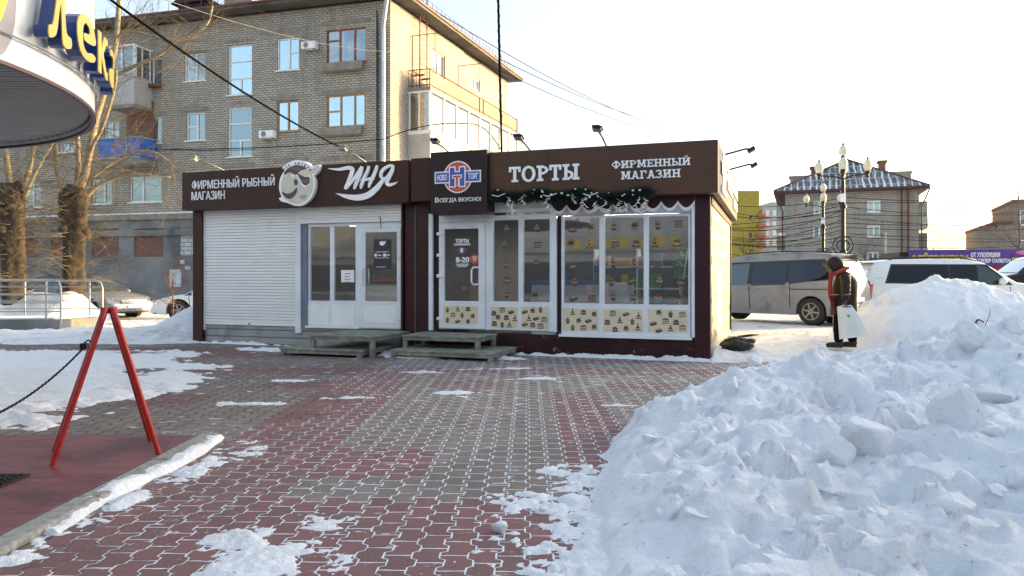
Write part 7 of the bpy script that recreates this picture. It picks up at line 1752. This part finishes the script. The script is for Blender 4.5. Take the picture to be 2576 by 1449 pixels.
# ------------------------------------------------------------------ street lamps
M_GLOBE = mat('cream_lamp_globe', (.72,.68,.52), .3, var=.05)
def lamp(loc, H, lab, rot=0):
    o = empty('street_lamp', loc, rot, lab, 'street lamp', 'ornate street lamps')
    prof = [(.20,0),(.20,.25),(.16,.3),(.15,.9),(.17,.95),(.12,1.05),(.10,2.2),(.14,2.25),(.14,2.32),(.09,2.4),(.08,H*.62),(.13,H*.625),(.13,H*.64),(.075,H*.65),(.065,H-1.1),(.11,H-1.08),(.11,H-1.0),(.06,H-.98),(.05,H-.45)]
    MB().lathe(prof, n=14).build('pole', M_DKMET, o, smooth=True, auto=45)
    def globe(x, y, z, nm='globe'):
        g_ = MB().lathe([(.05,0),(.10,.04),(.155,.16),(.165,.26),(.13,.37),(.07,.44),(.03,.47)], (x,y,z), 14).build(nm, M_GLOBE, o, smooth=True)
        MB().lathe([(.03,-.22),(.07,-.18),(.03,-.12),(.09,-.04),(.10,.005)], (x,y,z), 10).build('globe_cup', M_DKMET, g_, smooth=True); MB().lathe([(.035,.465),(.05,.48),(.015,.56),(.004,.62)], (x,y,z), 8).build('finial', M_DKMET, g_)
    globe(0,0,H-.45)
    ar = .86
    for i in range(4):
        a = i*math.pi/2; c_, s_ = math.cos(a), math.sin(a); f = lambda r_, z: (r_*c_, r_*s_, z)
        z0 = H-1.05
        mb = MB(); mb.tube([f(.05, z0-.25), f(.3, z0-.12), f(.6, z0-.12), f(ar, z0-.06)], .022, 6); mb.tube([f(.06, z0-.02), f(ar, z0-.10)], .014, 5)
        mb.tube([f(.22+.11*math.cos(t)*(1-t/9), z0-.28+.11*math.sin(t)*(1-t/9)) for t in np.linspace(0, 6.5, 20)], .014, 5); mb.tube([f(.46+.08*math.cos(t)*(1-t/9), z0-.22+.08*math.sin(t)*(1-t/9)) for t in np.linspace(0, 6.5, 18)], .012, 5)
        mb.build('arm', M_DKMET, o, smooth=True); globe(ar*c_, ar*s_, z0+.0)
    mb = MB()
    for z, r_ in ((H*.40, .36), (H*.33, .22)):
        for tl in (0, 1): mb.tube([(r_*math.cos(t), .09*tl*0, z+r_*math.sin(t)) if tl == 0 else (r_*.62*math.cos(t), 0.0, z+r_*.62*math.sin(t)) for t in np.linspace(0, 6.283, 26)], .028, 6)
    mb.build('ring_ornament', M_DKMET, o, smooth=True)
    MB().box(-.1,.1,-.13,-.075,H*.66,H*.71).build('pasted_notice', M_LET, o); return o
lamp(((2121-CX)/F*29, 29, 0), CH+(HZ-366)/F*29, 'taller looking ornate black street lamp with cream globes just above the minivan tail', -.415)
lamp(((2071-CX)/F*41, 41, 0), CH+(HZ-462)/F*41, 'smaller looking ornate street lamp standing farther back above the minivan roof', -.39)

# ------------------------------------------------------------------ trees
def branch(mb, p, d, L_, r_, depth, rs, gens, mi=0, grav=.0, spread=.6, seg=4, sides=5):
    pts = [p]; rr = [r_]; q = p.copy(); dd = d.copy()
    for i in range(seg):
        dd = (dd+Vector((rs.gauss(0,.10), rs.gauss(0,.10), rs.gauss(0,.08)+grav))).normalized(); q = q+dd*L_/seg; pts.append(q.copy()); rr.append(r_*(1-.75*(i+1)/seg))
    mb.tube(pts, rr, sides if r_ > .02 else 3, mi, caps=False)
    if depth <= 0: return
    n = gens[0]
    for k in range(n):
        t = rs.uniform(.25, 1.0); i = min(seg-1, int(t*seg)); b = pts[i].lerp(pts[i+1], t*seg-i)
        nd = (dd+Vector((rs.gauss(0,spread), rs.gauss(0,spread), rs.gauss(.0,spread*.8)))).normalized()
        branch(mb, b, nd, L_*rs.uniform(.35,.65), max(.003, r_*rs.uniform(.3,.5)), depth-1, rs, gens[1:], mi, grav, spread, max(2, seg-1), 4)
def path(mb, pts, r0, r1, sides=8, mi=0): 
    k = len(pts); P_ = []
    for i in range(k-1):
        a, b, c, e = pts[max(i-1,0)], pts[i], pts[i+1], pts[min(i+2,k-1)]
        for j in range(5): t = j/5; P_.append(.5*(2*b+(c-a)*t+(2*a-5*b+4*c-e)*t*t+(3*b-a-3*c+e)*t**3))
    P_.append(pts[-1]); n = len(P_); mb.tube(P_, [r0+(r1-r0)*i/(n-1) for i in range(n)], sides, mi); return P_
def poplar(base_u, y, knots, lab, stems, seed, trunk_r=.31, ztop=4.1):
    rs = random.Random(seed); b = Vector(((base_u-CX)/F*y, y, 0)); o = empty('poplar_tree', b, 0, lab, 'tree', 'pollarded poplars on the left')
    mb = MB(); vs = []; n = 22; hs = [0,.25,.6,1.1,1.7,2.3,2.9,3.4,3.8,ztop]; rad = [1.35,1.12,1.0,.95,.92,.93,1.0,1.15,1.28,1.0]
    for i, (h, f) in enumerate(zip(hs, rad)):
        for j in range(n):
            a = 2*math.pi*j/n; kx_ = 1+.16*math.sin(3*a+h*.7)+.22*(vn(np.array([j*.8]), np.array([h*1.6]), seed)[0]-.5)
            vs.append((knots(h)+trunk_r*f*kx_*math.cos(a), trunk_r*f*kx_*math.sin(a), h))
    mb.add(vs, [(i*n+j, i*n+(j+1) % n, (i+1)*n+(j+1) % n, (i+1)*n+j) for i in range(len(hs)-1) for j in range(n)]+[tuple((len(hs)-1)*n+j for j in range(n))])
    for k in range(9): a = rs.uniform(0, 6.28); h = rs.uniform(2.6, ztop); mb.ball((knots(h)+trunk_r*1.0*math.cos(a), trunk_r*1.0*math.sin(a), h), (.16,.16,.14), 9, 6)
    mb.build('trunk', M_BARK, o, smooth=True)
    mb = MB(); ends = []
    for pts, r0, r1, mi in stems:
        P_ = path(mb, [P(u, v, y+dy)-b for u, v, dy in pts], r0, r1, 8, mi); ends.append((P_, r0, r1))
    for P_, r0, r1 in ends:
        n_ = len(P_)
        for k in range(int(n_*1.6)):
            i = rs.randrange(2, n_); d = (P_[i]-P_[i-1]).normalized(); nd = (d*.6+Vector((rs.gauss(0,.8), rs.gauss(0,.7), rs.gauss(.0,.6)))).normalized()
            branch(mb, P_[i], nd, rs.uniform(.8, 2.1), .011, 2, rs, [4, 3], 2, rs.choice((-.03, .05)), .5)
    for k in range(140):      # water shoots from the trunk
        h = rs.uniform(.9, ztop); a = rs.uniform(0, 6.28); d = Vector((math.cos(a), math.sin(a)*.8, rs.uniform(-.25,.5))).normalized()
        branch(mb, Vector((knots(h)+trunk_r*.9*math.cos(a), trunk_r*.9*math.sin(a), h)), d, rs.uniform(.5, 1.9), .010, 2, rs, [3, 3], 2, rs.choice((-.06,.0,.04)), .5)
    mb.build('crown', [M_BIRCH, M_BARK, M_TWIG], o, fix=False, smooth=True); return o
poplar(182, 23, lambda h: .05*h*.4, 'stout pollarded poplar with pale young stems, the one closer to the kiosk',
       [([(190,490,0),(213,440,0),(243,292,0),(273,197,0),(292,100,.1),(301,-20,.2),(306,-120,.2)], .13, .06, 0), ([(185,490,.2),(196,440,.2),(196,360,.3),(190,260,.3),(196,120,.3)], .10, .04, 0),
        ([(170,500,-.2),(146,440,-.2),(138,360,-.2),(120,250,-.2)], .10, .04, 0), ([(270,205,0),(300,185,-.1),(395,140,-.3),(455,95,-.4),(516,66,-.5),(535,15,-.5)], .07, .03, 0),
        ([(210,500,.1),(255,462,.2),(330,438,.3),(430,447,.4)], .09, .02, 0), ([(285,100,.1),(330,80,.0),(400,95,-.1),(470,110,-.2)], .05, .012, 0),
        ([(213,430,0),(232,370,-.3),(262,310,-.5),(290,215,-.6),(292,170,-.6)], .07, .025, 0), ([(215,460,.3),(300,400,.5),(380,380,.6),(440,420,.6)], .05, .012, 0)], 31)
poplar(38, 22, lambda h: -.03*h, 'stout pollarded poplar at the left frame edge beside the railing',
       [([(30,510,0),(22,440,0),(10,360,0),(-10,250,0)], .12, .05, 0), ([(50,510,.2),(70,440,.2),(85,360,.3),(90,250,.3)], .10, .04, 0), ([(60,500,-.1),(90,430,-.2),(120,380,-.2),(150,330,-.3)], .07, .03, 0),
        ([(20,520,.2),(-20,480,.2),(-80,420,.2)], .10, .03, 1)], 37)
def small_tree(loc, h, lab, seed, r_=.10, gens=(5,5,5), m=None, n0=16, spread=.55, name='bare_tree'):
    rs = random.Random(seed); o = empty(name, loc, 0, lab, 'tree' if name != 'bare_bush' else 'bush')
    mb = MB(); pts = [Vector((0,0,0))]; rr = [r_]; q = Vector((0,0,0)); k = 7
    for i in range(k): q = q+Vector((rs.gauss(0,.05*h/k), rs.gauss(0,.05*h/k), h*.8/k)); pts.append(q.copy()); rr.append(r_*(1-.8*(i+1)/k))
    mb.tube(pts, rr, 8); mb.build('trunk', m or M_TWIGD, o, smooth=True)
    mb = MB()
    for i in range(n0):
        t = rs.uniform(.2, 1); j = min(k-1, int(t*k)); b = pts[j].lerp(pts[j+1], t*k-j); a = rs.uniform(0, 6.28)
        branch(mb, b, Vector((math.cos(a), math.sin(a), rs.uniform(.3,1.2))).normalized(), h*rs.uniform(.22,.42), rr[j]*.5, 3 if len(gens) > 2 else 2, rs, list(gens), 0, .03, spread)
    mb.build('crown', m or M_TWIGD, o, fix=False); return o
for u, y, h, lab, sd in ((1868,100,9,'bare tree in front of the yellow stair tower',1), (1890,95,7,'thin bare tree between the yellow tower and the white block',2), (2205,86,7.5,'bare tree in front of the far grey house wall',3), (2178,84,6,'small bare tree near the minivan tail in front of the far grey house',4), (2345,110,7,'faint bare tree to the right of the far grey house',5), (2560,70,13,'bare tree rising before the brown brick block',6), (1925,98,6,'low bare tree before the white block with orange balconies',7)):
    small_tree(((u-CX)/F*y, y, 0), h, lab, 50+sd, .12, (4,4,3), n0=14)
small_tree((-9.3, 20.6, .3), 1.5, 'dry brown bush in the snow bank beside the fish kiosk', 70, .03, (4,4), M_RUST, 16, .7, 'bare_bush')
tag(MB().tube([(0,0,0),(.0,0,6)], .13, 8).build('wooden_post', mat('pale_post', (.5,.42,.3), .8), smooth=True), 'pale wooden post in front of the far grey house', 'post').location = ((2228-CX)/F*80, 80, 0)

# ------------------------------------------------------------------ overhead cables
def cable(a, b, sag, r_, lab, name='overhead_cable', n=18, m=M_CABLE, grp='overhead cables', twist=0):
    pts = []
    for i in range(n+1): t = i/n; p = a.lerp(b, t); p.z -= 4*sag*t*(1-t); pts.append(p)
    mb = MB(); mb.tube(pts, r_, 5)
    if twist:
        k = n*8; q = []
        for i in range(k+1): t = i/k; p = a.lerp(b, t)+Vector((math.cos(t*twist)*r_*.5, math.sin(t*twist)*r_*.5, 0)); q.append(p)
        mb.tube(q, r_*.8, 5)
    return tag(mb.build(name, m, None, fix=False, smooth=True), lab, 'cable', grp)
cable(P(225,-40,9), P(915,397,17.2), .18, .018, 'thick black cable slanting down from the canopy to the fish shop sign')
cable(P(330,-30,16), P(985,130,31.5), .3, .010, 'thin light cable crossing the brick house front below its eaves', m=mat('grey_cable', (.14,.135,.13), 1.0, spec=0))
cable(P(1252,-60,33), P(1260,300,33), 0, .055, 'thick twisted black cable hanging down beside the end wall of the brick house', twist=90)
cable(P(1260,296,33), P(1262,400,33.2), 0, .05, 'lower thinner end of the twisted cable behind the kiosk sign')
cable(P(430,375,34), P(965,350,31.8), .12, .02, 'slack dark cable along the first-floor wall of the brick house')
cable(P(966,350,31.6), P(1180,312,34), -.25, .02, 'dark cable arching across the sunlit end wall'); cable(P(1180,312,34), P(1262,380,33), -.35, .02, 'dark cable end bending down to the twisted cable')
cable(P(280,368,30), P(640,376,33), .1, .016, 'thin dark cable below the blue balcony')
for v0, v1, lab in ((20,330,'upper wire running down the sky from the roof of the brick house'), (60,318,'middle wire running down the sky from the roof of the brick house'), (92,340,'lower wire running down the sky from the roof of the brick house')):
    cable(P(1050,v0-20,36), P(1700,v1,80), .8, .022, lab)
cable(P(2380,70,60), P(2620,15,60), .1, .02, 'short faint wire in the upper right sky')
rs = random.Random(12)
for i in range(15):
    y0_, y1__ = rs.uniform(46,62), rs.uniform(46,70); v0 = 516+i*8.2+rs.uniform(-3,3); v1 = 505+i*8.0+rs.uniform(-10,10)
    cable(P(1835,v0+rs.uniform(0,30),y0_), P(2122,v1,34 if i % 2 else 44), rs.uniform(.1,.5), .017, 'one of many dark wires strung to the street lamps', grp='wires strung between the lamps and the yellow block')
for i in range(10):
    v0 = 500+i*12+rs.uniform(-4,4); cable(P(2122,v0,34), P(2640,v0+rs.uniform(-22,14),62), rs.uniform(.1,.5), .015, 'one of several dark wires leaving the lamps across the pale sky', grp='wires strung across the right sky')
# ------------------------------------------------------------------ outside the frame: house added to shade the square, shops mirrored in the glass
t0, cc = 40.0, 11.2
NB = empty('added_shade_house', (.954*t0-.30*cc, .30*t0+.954*cc, 0), math.atan2(-.954, .30), 'tall grey brick house added outside the view to shade the square', 'apartment house')
mb = MB(); mb.box(0, 60, 0, 12, 0, 17); mb.build('wall', M_BRG, NB); MB().box(-.3, 60.3, -.3, 12.3, 17.001, 17.4).build('roof', M_SOFF, NB)
for i in range(12):
    for j in range(5): window(NB, I4, (1.5+i*4.2, 3.1+i*4.2, 2+j*3, 3.5+j*3), y=-.06, sill=False)
OB = empty('shop_building', (-48, -11, 0), 0, 'two-storey shop building across the square behind the viewer', 'shop building')
MB().box(0, 58, -8, 0, 0, 6.0).build('wall', mat('opposite_wall', (.42,.43,.44), .8), OB); MB().box(0, 58, .001, .25, 2.75, 3.6).build('sign_board', mat('plain_grey_board', (.36,.36,.35), .5), OB)
mb = MB()
for i in range(9): mb.box(32+i*1.0, 32.62+i*1.0-.1*(i % 3), .251, .3, 2.85, 3.5-.1*(i % 2))
mb.build('yellow_panel', mat('plain_yellow_panel', (.62,.42,.02), .5), OB); MB().box(44, 47, .251, .3, 1.2, 3.9).box(24, 26.5, .251, .3, 2.4, 3.9).build('green_panel', mat('plain_green_panel', (.08,.32,.04), .5), OB); MB().box(.5, 57.5, .001, .1, .3, 2.2).build('shop_front', mat('dark_shop_front', (.03,.03,.035), .4), OB)
